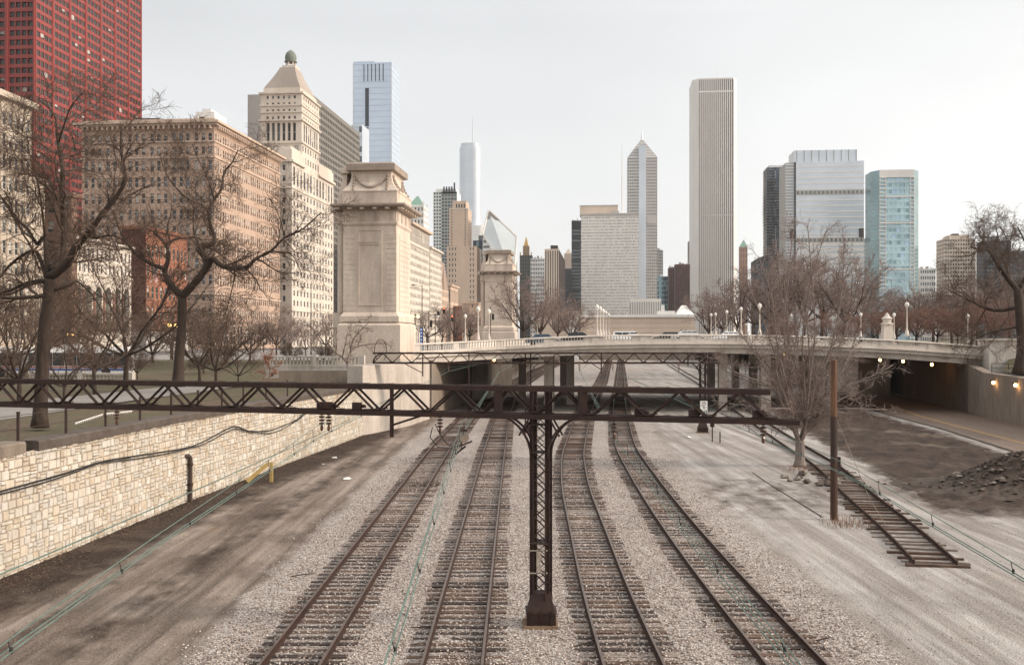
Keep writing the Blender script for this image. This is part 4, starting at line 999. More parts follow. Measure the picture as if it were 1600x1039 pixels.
# --- arched white stone building
b = Bld('arched_building', 'cream stone building with a row of tall arched windows above the sidewalk trees', 'building', 60, 114, 372, 188, 'R', side=205)
zt = b.h; b.shell(m_cream2, sides='NWTS')
b.facade('E', b.L, zt * .70, zt, 14, 2, .42, .7, m_cream2, top=.8); n = 6; bw = b.L / n
zb = zt * .18; zs = zt * .55; za = zt * .70; O = Vector((b.W, 0, 0)); wl_ = b.mb('wall', m_cream2); gl_ = M['glass_g']
wl_.quad((b.W, 0, 0), (b.W, b.L, 0), (b.W, b.L, zb), (b.W, 0, zb))
for k in range(n):
    y0, y1 = k * bw, (k + 1) * bw; a0, a1 = y0 + bw * .2, y1 - bw * .2; c = (a0 + a1) / 2; R = (a1 - a0) / 2; zs_ = min(zs, za - R - .3)
    for (p, q) in ((y0, a0), (a1, y1)): wl_.quad((b.W, p, zb), (b.W, q, zb), (b.W, q, za), (b.W, p, za))
    arc = [(c - R * math.cos(t), zs_ + R * math.sin(t)) for t in np.linspace(0, math.pi, 9)]
    for (ya, za1), (yb, zb1) in zip(arc, arc[1:]):
        wl_.quad((b.W, ya, za1), (b.W, yb, zb1), (b.W, yb, za), (b.W, ya, za)); wl_.quad((b.W, ya, za1), (b.W - .9, ya, za1), (b.W - .9, yb, zb1), (b.W, yb, zb1))
    for ya in (a0, a1): wl_.quad((b.W, ya, zb), (b.W - .9, ya, zb), (b.W - .9, ya, zs_), (b.W, ya, zs_))
    g = MB(); x = b.W - .85; g.add([(x, a0, zb), (x, a1, zb)] + [(x, y, z) for y, z in reversed(arc)], [tuple(range(11))]); wn = g.build('arched_window', gl_, b.r)
    f = MB()
    for yy in (a0 + R * .62, a1 - R * .62): f.box(x + .01, x + .12, yy - .06, yy + .06, zb, zs_ + R * .75)
    for z in np.linspace(zb, zs_, 4): f.box(x + .01, x + .1, a0, a1, z - .1, z + .1)
    f.build('frame', bm('green_frame', (.10, .19, .13)), wn)
    co = MB(); co.tube([(b.W + .12, y0 + .02, zb), (b.W + .12, y0 + .02, zs_)], [.36, .30], 8); co.build('column', bm('red_granite', (.33, .17, .13)), b.r)
b.ring('cornice', m_cream2, 0, b.W, 0, b.L, zt, zt + .5, .7); b.ring('belt_course1', m_cream2, 0, b.W, 0, b.L, za - .15, za + .2, .25)
b.finish()
# --- orange brick clubhouse
b = Bld('brick_clubhouse', 'orange brick clubhouse with a side wall coloured as in shade and street flags', 'building', 190, 228, 358, 217, 'R', side=293)
b.shell(m_orange_shade, sides='SWN', part='side_wall'); b.shell(m_orange, sides='T')
b.facade('E', b.L, 0, b.h, 10, 5, .45, .6, m_orange, top=2.2, bot=1.5); b.ring('cornice', m_orange, 0, b.W, 0, b.L, b.h, b.h + .7, .6)
for z in (.33, .62): b.ring('belt_course%d' % int(z * 100), m_orange, 0, b.W, 0, b.L, b.h * z - .12, b.h * z + .12, .15)
b.box('stone_base', m_greyc, -.1, b.W + .12, -.12, b.L + .1, 0, b.h * .16)
b.finish(M['glass_g'])
# --- long tan hotel
b = Bld('tan_hotel', 'long tan brick hotel block with a heavy bracketed cornice and hundreds of sash windows', 'hotel', 128, 335, 196, 255, 'R', side=437)
H = b.h; b.shell(m_tan, sides='NWT')
for sd, wd, bays in (('S', b.W, 6), ('E', b.L, 10)):
    b.facade(sd, wd, 0, H * .13, 2, 1, .66, .7, m_tan2, bays=bays, pier=.9, depth=.5)
    b.facade(sd, wd, H * .13, H * .86, 3, 10, .52, .6, m_tan, bays=bays, pier=.5)
    b.facade(sd, wd, H * .86, H, 3, 2, .5, .55, m_tan2, bays=bays, pier=.5, top=1.2)
for z in (.13, .25, .86, .93): b.ring('belt_course%d' % int(z * 100), m_tan2, 0, b.W, 0, b.L, H * z - .22, H * z + .16, .28)
b.ring('cornice', m_tan2, 0, b.W, 0, b.L, H, H + .5, 1.0); b.ring('cornice', m_tan2, 0, b.W, 0, b.L, H + .5, H + 1.1, 1.6); b.ring('parapet', m_tan2, 0, b.W, 0, b.L, H + 1.1, H + 1.8, .2)
k = 0
for i in range(40): b.box('bracket%d' % i, m_tan2, b.W + .003, b.W + 1.2, b.L * (i + .3) / 40, b.L * (i + .6) / 40, H - .9, H - .01)
for i in range(26): b.box('bracket%d' % (100 + i), m_tan2, b.W * (i + .3) / 26, b.W * (i + .6) / 26, -1.2, -.003, H - .9, H - .01)
pw = b.W; b.box('penthouse', m_white2, pw - 7.6, pw - 2.4, 6, 14, H + 1.8, H + 4.9); b.box('penthouse', m_white2, pw - 6.2, pw - 3.8, 7, 12, H + 4.9, H + 5.9); b.box('penthouse_window', m_gdk, pw - 6.5, pw - 5.2, 5.93, 5.99, H + 2.0, H + 3.6)
b.box('roof_plant', m_black, pw - 24, pw - 17, 5, 9, H + 1.8, H + 3.3)
b.finish(fr=M['frame_w'], blinds=.5)
# --- setback tower with pyramid roof
b = Bld('setback_tower', 'cream setback tower with colonnade, stepped pyramid roof and green beehive lantern', 'tower', 405, 456, 229, 317, 'R', side=521)
H = b.h; zc = b.z(253); L = b.L; Wd = b.W
b.shell(m_cream2, sides='NWT', z1=zc); w1 = b.len_to(474); w2 = b.len_to(498)
b.facade('S', Wd, 0, zc, 3, 17, .35, .5, m_cream2, mu=1.2, skip=lambda j, i: j == 0)
b.facade('E', L, 0, zc * .86, 13, 16, .42, .55, m_cream2, mu=.6)
b.facade('E', L, zc * .86, zc, 13, 1, .5, .72, m_cream2, mu=.6, depth=.7)
for z in (.86, .12, .2): b.ring('belt_course%d' % int(z * 100), m_cream2, 0, Wd, 0, L, zc * z - .15, zc * z + .15, .3)
for y0, y1 in ((0, w1), (w2, L)):
    b.ring('cornice', m_cream2, 0, Wd, y0, y1, zc, zc + .7, .7)
    b.shell(m_cream2, 0, Wd, y0, y1, zc + .7, H - .7, 'SNWET'); b.ring('cornice', m_cream2, .6, Wd - .6, y0 + .5, y1 - .5, H - .7, H + .2, .1)
# shaft
Dt = 333; xr = Wd - .25; sx = 13.9; x0 = xr - sx; y0 = w1 - 1.0; y1 = y0 + 20; cx_, cy_ = (x0 + xr) / 2, (y0 + y1) / 2
zA, zB, zC, zD_, zE = b.z(227, Dt), b.z(194, Dt), b.z(152, Dt), b.z(113, 341), b.z(84, 343)
b.shell(m_cream2, x0, xr, y0, y1, zc, zC, 'NWT')
b.facade('S', sx, zc, zA, 4, 2, .4, .5, m_cream2, x0=x0, y0=y0); b.facade('E', y1 - y0, 0, zA, 7, 18, .42, .5, m_cream2, x0=xr, y0=y0)
b.facade('S', sx, zA, zB, 6, 1, .58, .84, m_cream2, x0=x0, y0=y0, depth=1.0, mu=1.6, part='colonnade'); b.facade('E', y1 - y0, zA, zB, 7, 1, .58, .84, m_cream2, x0=xr, y0=y0, depth=1.0, mu=1.6, part='colonnade')
b.facade('S', sx, zB, zC, 6, 4, .38, .45, m_cream2, x0=x0, y0=y0, mu=1.4); b.facade('E', y1 - y0, zB, zC, 7, 4, .4, .5, m_cream2, x0=xr, y0=y0, mu=1.2)
for z, e in ((zA - .3, .45), (zB, .6), (zB + (zC - zB) * .30, .3), (zB + (zC - zB) * .55, .3), (zC, .55)): b.ring('cornice', m_cream2, x0, xr, y0, y1, z, z + .55, e)
b.box('penthouse', m_cream2, x0 + .7, xr - .7, y0 + .7, y1 - .7, zC + .55, zC + 2.2)
p = b.mb('pyramid_roof', bm('pyramid_stone', (.40, .345, .30)))
nst = 11
for i in range(nst):
    f0, f1 = i / nst, (i + 1) / nst; hx = lambda f: (sx / 2 - .9) * (1 - f) ** 1.15 + 2.6 * f; hy = lambda f: ((y1 - y0) / 2 - 1) * (1 - f) + 3.2 * f
    za_, zb_ = zC + 2.2 + (zD_ - zC - 2.2) * f0, zC + 2.2 + (zD_ - zC - 2.2) * f1
    p.frustum((cx_ - hx(f0), cx_ + hx(f0), cy_ - hy(f0), cy_ + hy(f0)), (cx_ - hx(f0) + .1, cx_ + hx(f0) - .1, cy_ - hy(f0) + .1, cy_ + hy(f0) - .1), za_, zb_)
b.box('lantern_base', m_cream2, cx_ - 2.3, cx_ + 2.3, cy_ - 2.3, cy_ + 2.3, zD_, zD_ + 1.1)
for k in range(6):
    t = k * math.pi / 3 + .3; b.mb('lantern_base', m_cream2).tube([(cx_ + 1.4 * math.cos(t), cy_ + 1.4 * math.sin(t), zD_ + 1.1), (cx_ + 1.4 * math.cos(t), cy_ + 1.4 * math.sin(t), zD_ + 2.6)], .28, 6)
hh = zE - zD_ - 2.6
b.mb('beehive_lantern', bm('lantern_verdigris', (.20, .225, .19), (.14, .15, .13), scale=1.2)).lathe([(2.1, 0), (2.15, .3), (1.8, .36), (1.95, hh * .35), (1.85, hh * .55), (1.45, hh * .75), (.7, hh * .9), (.3, hh * .94), (.12, hh)], (cx_, cy_, zD_ + 2.6), 12)
b.finish(M['glass'], M['frame'], blinds=.3)
# --- grey slab behind
b = Bld('grey_slab_tower', 'grey concrete slab tower with a long gridded side, behind the setback tower', 'office tower', 387, 486, 146, 480, 'R', side=562)
b.shell(m_greyc, sides='SWNT'); b.facade('E', b.L, 0, b.h, 30, 36, .62, .6, m_greyd, part='side_grid', win=[0, 0, 0, 1], glass=[m_gdk, M['blind']], depth=.8, top=1.5)
for z in (.35, .6, .8): b.box('joint_line', m_greyd, 0, b.W, -.06, -.003, b.h * z - .25, b.h * z + .25)
b.finish()
# --- pale blue glass tower
b = Bld('blue_glass_tower', 'pale blue glass tower with vertical slots at its crown, behind the nearer pylon', 'office tower', 552, 612, 99, 800, 'L')
b.L = 30; W = b.W; zt = b.h; zk = b.z(128)
b.shell(m_gblue, sides='SEWNT')
for i in range(48): b.box('floor_band', m_gblue2, -.12, W + .12, -.12, b.L + .1, zt * i / 48 + 2.9, zt * i / 48 + 3.5)
for k in range(6): x = W * (.28 + k * .1); b.box('crown_slot', m_gdk, x - .32, x + .32, -.3, -.125, zk, zt - 1.2)
for i in range(30):
    z = b.z(250) + i * (b.z(139) - b.z(250)) / 30; wdt = 1.5 if i > 13 else 1.3; b.box('balcony_opening', m_gdk, W * .36 - wdt, W * .36 + wdt, -.3, -.125, z, z + (2.1 if i > 13 else 1.0))
b.box('roof_screen', m_gblue2, .4, W * .55, .5, 20, zt, zt + 1.2)
for k in (.0, .995): b.box('corner_fin', m_steel, W * k - .25, W * k + .25, -.5, -.14, 0, zt)
b.finish()
b = Bld('glass_block', 'small blue grey office block squeezed left of the pale blue glass tower', 'office block', 549, 566, 195, 690, 'L')
b.shell(m_gsil, sides='EWNT'); b.facade('S', b.W, 0, b.h, 3, 22, .8, .6, m_greyc, win=[0, 1], glass=[m_gmid, m_gsil]); b.finish()
# --- avenue buildings right of the nearer pylon
b = Bld('cornice_building', 'cream office building with a heavy cornice and colonnade, just right of the nearer pylon', 'building', 590, 641, 350, 505, 'R', side=671)
b.shell(m_cream2, sides='SWNT'); H = b.h; L = b.L
b.facade('E', L, 0, H * .12, 9, 1, .6, .8, m_cream2, depth=.8); b.facade('E', L, H * .12, H * .84, 18, 11, .55, .5, m_cream2); b.facade('E', L, H * .84, H, 18, 1, .55, .75, m_cream2, depth=.8)
b.ring('cornice', m_tan2, 0, b.W, 0, L, H, H + 1.2, 1.8); b.ring('belt_course', m_cream2, 0, b.W, 0, L, H * .84 - .3, H * .84 + .3, .5)
b.finish()
b = Bld('pyramid_roof_tower', 'white terracotta tower with a green copper pyramid roof', 'tower', 636, 662, 322, 600, 'R', side=669)
b.shell(m_white2, sides='WNT'); b.facade('S', b.W, 0, b.h, 5, 22, .45, .55, m_white2, win=[0], glass=[m_gmid]); b.facade('E', b.L, 0, b.h, 5, 22, .45, .55, m_white2, win=[0], glass=[m_gmid])
c = (b.W * .5, b.L * .5); ht = b.z(304) - b.h
b.mb('roof', M['green_roof']).frustum((c[0] - 4.2, c[0] + 4.2, c[1] - 5, c[1] + 5), (c[0] - .5, c[0] + .5, c[1] - .5, c[1] + .5), b.h + 1, b.h + ht)
b.box('attic', m_white2, c[0] - 4.4, c[0] + 4.4, c[1] - 5.2, c[1] + 5.2, b.h, b.h + 1)
for k in range(4): b.box('turret', m_white2, (0, b.W - 1)[k % 2], (1, b.W)[k % 2], (0, b.L - 1)[k // 2], (1, b.L)[k // 2], b.h + .003, b.h + 2.5)
b.finish()
b = Bld('white_terracotta_building', 'narrow white terracotta building beside the green copper pyramid tower', 'building', 655, 672, 388, 566, 'R', side=690)
b.shell(m_cream2, sides='SWNT'); b.facade('E', b.L, 0, b.h, 12, 15, .5, .55, m_white2); b.ring('cornice', m_cream2, 0, b.W, 0, b.L, b.h, b.h + 1, 1.2); b.finish()
b = Bld('gabled_building', 'stone building with a steep pointed gable and pinnacle between pale towers', 'building', 676, 690, 452, 606, 'R', side=701)
b.shell(m_tan2, sides='WNT'); b.facade('S', b.W, 0, b.h, 3, 6, .5, .6, m_tan2, win=[0], glass=[m_gmid]); b.facade('E', b.L, 0, b.h, 10, 6, .45, .6, m_tan2, win=[0], glass=[m_gmid])
W, L = b.W, b.L; ap = b.z(406); b.mb('gable_roof', bm('gable_slate', (.30, .22, .18))).add([(0, 0, b.h), (W, 0, b.h), (W / 2, 0, ap), (0, L, b.h), (W, L, b.h), (W / 2, L, ap)], [(0, 1, 2), (5, 4, 3), (1, 4, 5, 2), (0, 2, 5, 3)])
b.mb('pinnacle', m_tan2).frustum((W - 1, W + 1, 6, 8), (W - .1, W + .1, 6.9, 7.1), b.h, b.h + 14); b.finish()
b = Bld('stone_hall', 'low tan stone hall with tall windows at the far end of the avenue', 'building', 690, 704, 447, 640, 'R', side=716)
b.shell(m_tan2, sides='WNT'); b.facade('S', b.W, 0, b.h, 3, 3, .5, .65, m_tan2, win=[0], glass=[m_gmid]); b.facade('E', b.L, 0, b.h, 9, 3, .5, .65, m_tan2, win=[0], glass=[m_gmid]); b.ring('cornice', m_tan2, 0, b.W, 0, b.L, b.h, b.h + 1, 1); b.finish()
b = Bld('green_glass_tower', 'white framed green glass apartment tower with a dark crown, left of the silver spire tower', 'tower', 677, 714, 300, 1000, 'L')
b.L = 26; b.shell(m_white2, sides='WNTE'); b.facade('S', b.W * .34, 0, b.h, 3, 44, .72, .66, m_white2, win=[0, 0, 1], glass=[m_ggrn, m_gmid]); b.facade('S', b.W * .66, 0, b.h * .985, 5, 44, .86, .7, m_greyc, x0=b.W * .34, win=[0, 1], glass=[m_ggrn, m_gmid], part='glazed_wing')
b.box('crown', m_white2, b.W * .1, b.W * .95, 2, 20, b.h, b.h + 3)
for k in range(5): b.box('crown_fin', m_gdk, b.W * (.42 + .11 * k), b.W * (.48 + .11 * k), -.2, 1.2, b.h - 1, b.h + (5 if k < 4 else 9))
b.finish()
b = Bld('art_deco_tower', 'stepped tan stone art deco tower in front of the silver spire tower', 'tower', 698, 744, 385, 760, 'L')
H = b.h; b.L = 30; W = b.W; b.shell(m_tan2, sides='WNTE', z1=H)
b.facade('S', W, 0, H, 9, 18, .36, .5, m_tan2, mu=1, skip=lambda j, i: j in (3, 4, 5, 6) and i > 5, win=[0], glass=[m_gmid])
x0, x1 = W * .06, W * .70; h2 = b.z(326); b.shell(m_tan2, x0, x1, 3, 24, H, h2, 'WNTE'); b.facade('S', x1 - x0, H, h2, 5, 13, .3, .55, m_tan2, x0=x0, y0=3, mu=.8, skip=lambda j, i: j in (1, 2, 3), win=[0], glass=[m_gdk])
b.shell(m_tan2, x0 + 2.2, x1 - 1.6, 5, 22, h2, b.z(313), 'SWNTE'); b.box('belt_course', m_cream2, x0 - .2, x1 + .2, 2.8, 24, h2 - .2, h2 + .5)
for k in range(4): b.box('crown_slot', m_gdk, x0 + 5 + k * 2, x0 + 6 + k * 2, 4.9, 4.995, h2 + 1, h2 + 4)
b.finish()
b = Bld('brick_block', 'tan brick block with paired windows left of the far pylon', 'building', 722, 748, 474, 620, 'L')
b.L = 20; b.shell(m_tan, sides='WNTE'); b.facade('S', b.W, 0, b.h, 4, 8, .45, .6, m_tan, win=[0, 1], glass=[m_gmid, M['blind']]); b.ring('cornice', m_tan2, 0, b.W, 0, b.L, b.h, b.h + .6, .6); b.finish()
b = Bld('narrow_brick_block', 'narrow reddish block low on the avenue left of the far pylon', 'building', 708, 724, 478, 650, 'L')
b.L = 20; b.shell(m_orange, sides='WNTE'); b.facade('S', b.W, 0, b.h, 3, 6, .45, .6, m_tan, win=[0], glass=[m_gmid]); b.finish()
# --- silver tower with rounded corner and spire
b = Bld('silver_spire_tower', 'slim silver glass tower with rounded corners and a thin spire', 'tower', 716.5, 749.5, 229, 1600, 'L')
W = b.W; r = empty; m_ = b.mb('shaft', m_gsil); n = 18
def rnd(x0, x1, y0, y1, R, z0, z1, mb_, m=0):
    poly = []
    for cx2, cy2, a0 in ((x1 - R, y1 - R, 0), (x0 + R, y1 - R, 90), (x0 + R, y0 + R, 180), (x1 - R, y0 + R, 270)):
        for t in range(7): a = math.radians(a0 + 15 * t); poly.append((cx2 + R * math.cos(a), cy2 + R * math.sin(a)))
    mb_.prism(poly, z0, z1, m)
rnd(0, W, 0, 28, 11, 0, b.h, m_)
for i in range(60): rnd(-.1, W + .1, -.1, 28.1, 11, b.h * i / 60, b.h * i / 60 + .9, b.mb('floor_band', m_steel))
rnd(2, W - 2, 2, 26, 10, b.h, b.h + 6, b.mb('crown', m_steel)); b.mb('spire', m_steel).tube([(W * .62, 14, b.h + 5), (W * .62, 14, b.z(207)), (W * .62, 14, b.z(180))], [1.6, 1.2, .4], 6)
rnd(W * .4, W * 1.25, -4, 30, 9, 0, b.z(353), b.mb('lower_setback', m_white2)); rnd(0, W * 1.2, -6, 32, 9, 0, b.z(412), b.mb('lower_setback', m_white2)); b.finish()
b = Bld('blue_block', 'small dark blue glass block between the silver tower and the diamond roof tower', 'office block', 739, 758, 376, 940, 'L')
b.L = 20; b.shell(m_gnavy, sides='EWNT'); b.facade('S', b.W, 0, b.h, 4, 14, .86, .66, bm('blue_frame', (.12, .17, .22)), win=[0, 1, 1], glass=[m_gnavy, m_gteal]); b.box('penthouse', m_gmid, 5, b.W - 1, 2, 12, b.h, b.h + 5); b.finish()
# --- diamond roof tower
b = Bld('diamond_roof_tower', 'white banded tower with a slanted diamond shaped glass roof', 'office tower', 752, 803, 400, 760, 'L')
W = b.W; b.L = 26; L = b.L; zl, za_, zr, zb_ = b.z(366), b.z(328), b.z(368), b.z(440)
pa, pbb, pc, pd = (W * .22, 2, za_), (W * 1.05, 9, zr), (W * .98, -1, zb_), (W * .05, -1, zl)
b.mb('slanted_roof', [glass('roof_glass', (.50, .53, .54), .2, .5, .15, .05), m_white2]).add([pa, pd, pc, pbb, (W * .22, L, za_), (W * 1.05, L, zr)], [(0, 1, 2, 3)])
sl = b.mb('roof_edge', m_white2)
for q0, q1 in ((pa, pd), (pd, pc), (pc, pbb), (pbb, pa)): sl.bar(q0, q1, 1.1, 1.1)
for k in range(7):
    f = .08 + .045 * k; A = Vector(pa).lerp(Vector(pd), f); B_ = Vector(pa).lerp(Vector(pbb), f * 1.1); b.mb('roof_louvre', m_greyd).bar(A + Vector((0, -.3, 0)), B_ + Vector((0, -.3, 0)), .6, .6)
wl_ = b.mb('wall', m_white2); wl_.add([(W * .05, -1, 0), (W * .98, -1, 0), pc, pd], [(0, 1, 2, 3)]); wl_.add([(W * .98, -1, 0), (W * 1.05, 9, 0), pbb, pc], [(0, 1, 2, 3)])
wl_.add([(W * .05, -1, 0), (W * .22, L, 0), (W * .22, L, za_), pa, pd], [(0, 1, 2, 3, 4)]); wl_.add([(W * .22, L, 0), (W * 1.05, L, 0), pbb, pa], [(0, 1, 2, 3)]); wl_.add([(W * 1.05, 9, 0), (W * 1.05, L, 0), pbb], [(0, 1, 2)])
for i in range(34):
    z = 4 + i * 4.0; t0 = 0
    zt0 = lambda f: zl + (zb_ - zl) * f
    f1 = min(1, max(0, (z + 2 - zl) / (zb_ - zl) if z + 2 < zl else 1)) if False else None
    if z + 2 < zb_: x1 = W * .98
    elif z + 2 < zl: x1 = W * (.05 + .93 * (z + 2 - zl) / (zb_ - zl))
    else: continue
    b.box('window_band', m_gmid, W * .05 + .5, x1 - .5, -1.12, -1.005, z, z + 1.9)
for i in range(40):
    z = 4 + i * 4.0
    if z + 2 < zb_: b.mb('window_band', m_gmid).quad((W * .98 + .1, -.8, z), (W * 1.05 + .1, 8.6, z), (W * 1.05 + .1, 8.6, z + 1.9), (W * .98 + .1, -.8, z + 1.9))
b.finish()
# --- dark tower with gold spire
b = Bld('gold_spire_tower', 'dark green stone tower with a gilded spire', 'tower', 812, 831, 399, 980, 'L')
b.L = 14; m_dg = bm('dark_green_stone', (.10, .10, .088)); b.shell(m_dg, sides='EWNT'); b.facade('S', b.W, 0, b.h, 5, 24, .45, .6, m_dg, win=[0], glass=[m_gdk]); W = b.W
b.box('upper_stage', bm('gilded_brick', (.30, .2, .12)), W * .25, W * .75, 2, 9, b.h, b.z(384)); b.mb('spire', mat('gilding', (.55, .33, .10), rough=.4, metal=.5)).frustum((W * .32, W * .68, 3, 8), (W * .47, W * .53, 5, 6), b.z(384), b.z(370))
for q in (.02, .92): b.box('corner_turret', mat('gilding', (.55, .33, .10)), W * q, W * q + 1, -.2, .8, b.h, b.h + 3)
b.finish()
def grid_tower(name, label, cat, pl, pr, yt, D, L, wallm, cols, rows, fw, fh, gl, win=(0,), side=None, **k):
    b = Bld(name, label, cat, pl, pr, yt, D, 'R' if pr < 950 and side else 'L', side=side)
    if not side: b.L = L
    s2 = 'E' if side and side < 950 else 'W'
    for t_ in range(4):
        rx_, ry_ = b.rr.uniform(.05, .75) * b.W, b.rr.uniform(.1, .6) * b.L; b.box('roof_unit%d' % t_, b.rr.choice((m_greyc, m_greyd, m_white2)), rx_, rx_ + b.W * b.rr.uniform(.08, .2), ry_, ry_ + 3, b.h + .003, b.h + b.rr.uniform(1.2, 3.2))
    oth = 'N' + ('W' if s2 == 'E' else 'E') + 'T' + ('' if side else s2)
    b.shell(k.get('shellm', wallm), sides=oth, part='wall' if 'shellm' not in k else 'side_wall'); b.facade('S', b.W, 0, b.h, cols, rows, fw, fh, wallm, win=list(win), glass=gl, **{q: v for q, v in k.items() if q in ('top', 'bot', 'sub', 'spandrel', 'depth', 'mu', 'skip')})
    if side: b.facade(s2, b.L, 0, b.h, k.get('scols', 6), rows, fw, fh, k.get('sidem', wallm), win=list(win), glass=gl, part='side_grid' if 'sidem' in k else 'wall')
    return b
b = grid_tower('white_grid_block', 'low white gridded block between the gold spire tower and the ribbed tan tower', 'office block', 829, 853, 404, 900, 16, m_white2, 9, 20, .6, .6, [m_gmid]); b.finish()
b = grid_tower('ribbed_tan_tower', 'tan tower with tall vertical ribs and a dark right side', 'office tower', 851, 873, 389, 760, 20, m_beige, 6, 1, .42, .96, [m_gdk, m_greyc], side=883, sub=24, spandrel=0, sidem=m_dark, scols=5); b.box('roof_box', m_dark, b.W * .4, b.W * .9, 3, 14, b.h, b.h + 3); b.finish()
b = grid_tower('navy_tower', 'narrow navy glass tower with a tan top, right of the ribbed tan tower', 'office tower', 880, 894, 420, 1050, 18, m_black, 5, 26, .7, .6, [m_gnavy, m_gdk], (0, 1)); b.box('crown', m_beige, b.W * .1, b.W, 2, 14, b.h, b.z(396)); b.mb('crown', m_beige).frustum((b.W * .2, b.W * .9, 3, 13), (b.W * .5, b.W * .6, 7, 9), b.z(396), b.z(388)); b.finish()
b = grid_tower('black_slab_tower', 'black steel slab tower with horizontal bands, left of the white gridded slab', 'office tower', 893, 912, 345, 960, 22, m_black, 1, 34, .98, .55, [m_gmid, m_gdk], (0, 0, 1), top=8); b.finish()
# --- white gridded slab (two heights) with mast
b = Bld('white_slab_tower', 'broad white gridded office slab with a beige upper block and tall mast', 'office tower', 908, 998, 334, 880, 'L')
b.L = 30; W = b.W; H = b.h; b.shell(m_white, sides='EWNT'); b.facade('S', W, 0, H, 50, 42, .5, .55, m_white, top=2.6, win=[0, 0, 1], glass=[m_gmid, m_granite], depth=.25)
b.box('roof_band', m_greyc, -.15, W + .15, -.15, b.L, H - 2.4, H - .1)
b.box('upper_block', m_beige, -1.5, W * .64, 12, 29, H, b.z(320)); b.box('roof_band', m_black, -1.7, W * .64 + .2, 11.8, 29.2, b.z(320), b.z(318.2))
for k in range(3): b.box('roof_unit', m_greyc, W * (.52 + .05 * k), W * (.56 + .05 * k), 3, 8, H, H + 2.5)
b.mb('mast', m_white2).tube([(W * .715, 9, H), (W * .715, 9, b.z(290)), (W * .715, 9, b.z(255)), (W * .715, 9, b.z(222))], [.75, .6, .4, .15], 6); b.finish()
# --- stepped tower with pointed top
b = Bld('pointed_granite_tower', 'tall grey granite and glass tower with a chevron pyramid top and needle spire', 'office tower', 980.5, 1027, 246, 930, 'L')
W = b.W; b.L = W; H = b.h; b.shell(m_granite, sides='EWNT'); gl2 = [m_gmid, mat('glass_grey', (.30, .31, .315), rough=.15, metal=.3)]
w3 = W * .385; b.facade('S', w3, 0, H, 6, 60, .62, .55, m_granite, win=[0, 1], glass=gl2); b.facade('S', W - W * .62, 0, H, 6, 60, .62, .5, bm('mauve_granite', (.52, .475, .455)), x0=W * .62, win=[0, 1], glass=gl2, part='right_wing')
b.box('glass_spine', m_gsil, w3 - .2, W * .625, -.9, 6, 0, b.z(228)); za_ = b.z(205)
ap = (W / 2, W / 2, b.z(213)); 
nst = 12
for i in range(nst):
    f0 = i / nst; h0 = H + (ap[2] - H) * f0; h1 = H + (ap[2] - H) * (i + .62) / nst; e0 = W / 2 * f0 * .97; e1 = W / 2 * (i + .62) / nst * .97; h2 = H + (ap[2] - H) * (i + 1) / nst; e2 = W / 2 * (i + 1) / nst * .97
    b.mb('pyramid_top', [m_granite, m_gdk]).frustum((e0, W - e0, e0, W - e0), (e1, W - e1, e1, W - e1), h0, h1, 0); b.mb('pyramid_top', [m_granite, m_gdk]).frustum((e1 + .3, W - e1 - .3, e1 + .3, W - e1 - .3), (e2 + .2, W - e2 - .2, e2 + .2, W - e2 - .2), h1, h2, 1)
sp = b.mb('spire', m_steel); sp.tube([(W / 2, W / 2, b.z(218)), (W / 2, W / 2, b.z(211)), (W / 2, W / 2, b.z(199))], [1.5, 1.0, .15], 6)
b.box('mechanical_band', bm('mauve_granite', (.52, .475, .455)), W * .66, W * .97, -.35, -.003, b.z(350), b.z(339)); b.finish()
b = Bld('ribbed_podium', 'low white ribbed block at the foot of the pointed granite tower', 'office block', 984, 1033, 467, 800, 'L')
b.L = 20; b.shell(m_white, sides='EWNT'); b.facade('S', b.W, 0, b.h, 18, 1, .4, .86, m_white, win=[0], glass=[m_gmid]); b.finish()
b = grid_tower('grey_tower', 'slim pale grey tower rising beside the pointed granite tower', 'office tower', 1024, 1036, 391, 1250, 18, m_greyc, 5, 30, .6, .5, [m_gmid]); b.finish()
b = grid_tower('teal_block', 'teal glass block behind the ribbed white podium', 'office block', 1022, 1045, 432, 1050, 18, m_gteal, 6, 14, .85, .7, [m_gnavy, m_gteal], (0, 0, 1)); b.finish()
b = grid_tower('brown_block', 'shorter dark brown tower just left of the taller brown bronze tower', 'office tower', 1045, 1060, 418, 1000, 18, m_brown, 5, 1, .5, .95, [m_dark], sub=24); b.finish()
b = grid_tower('brown_tower', 'dark brown bronze tower with vertical ribs, left of the tall white tower', 'office tower', 1055, 1078, 413, 960, 18, m_brown, 7, 1, .5, .95, [m_dark, m_brown], (0, 0, 1), sub=24); b.finish()
b = grid_tower('grey_sliver_tower', 'thin grey tower half hidden behind the left edge of the tall white tower', 'office tower', 1076, 1090, 377, 1350, 18, m_greyd, 4, 30, .6, .5, [m_gdk]); b.finish()
# --- tall white marble tower with vertical ribs
b = Bld('tall_white_tower', 'tallest white tower, ribbed with vertical piers and narrow dark window slots', 'office tower', 1092, 1146, 123, 1230, 'L')
W = b.W; H = b.h; b.L = W; gl3 = [m_gdk, bm('spandrel_mauve', (.225, .185, .168), (.16, .13, .118), scale=.5), M['blind']]
b.facade('S', W, 0, b.z(143), 17, 1, .48, .99, m_white, win=[1], glass=gl3, sub=1, depth=1.1); b.facade('S', W, b.z(143), H, 17, 1, .48, .90, m_white, win=[0], glass=gl3, depth=1.1, fz=0.01)
c = 9.5; wl_ = b.mb('wall', m_white)
for (x0, y0, x1, y1) in ((W, 0, W + c * .55, 0 + c), (W + c * .55, c, W + c * .55, W + c), (W + c * .55, W + c, -c * .8, W + c), (-c * .8, W + c, -c * .8, c), (-c * .8, c, 0, 0)): wl_.quad((x0, y0, 0), (x1, y1, 0), (x1, y1, H), (x0, y0, H))
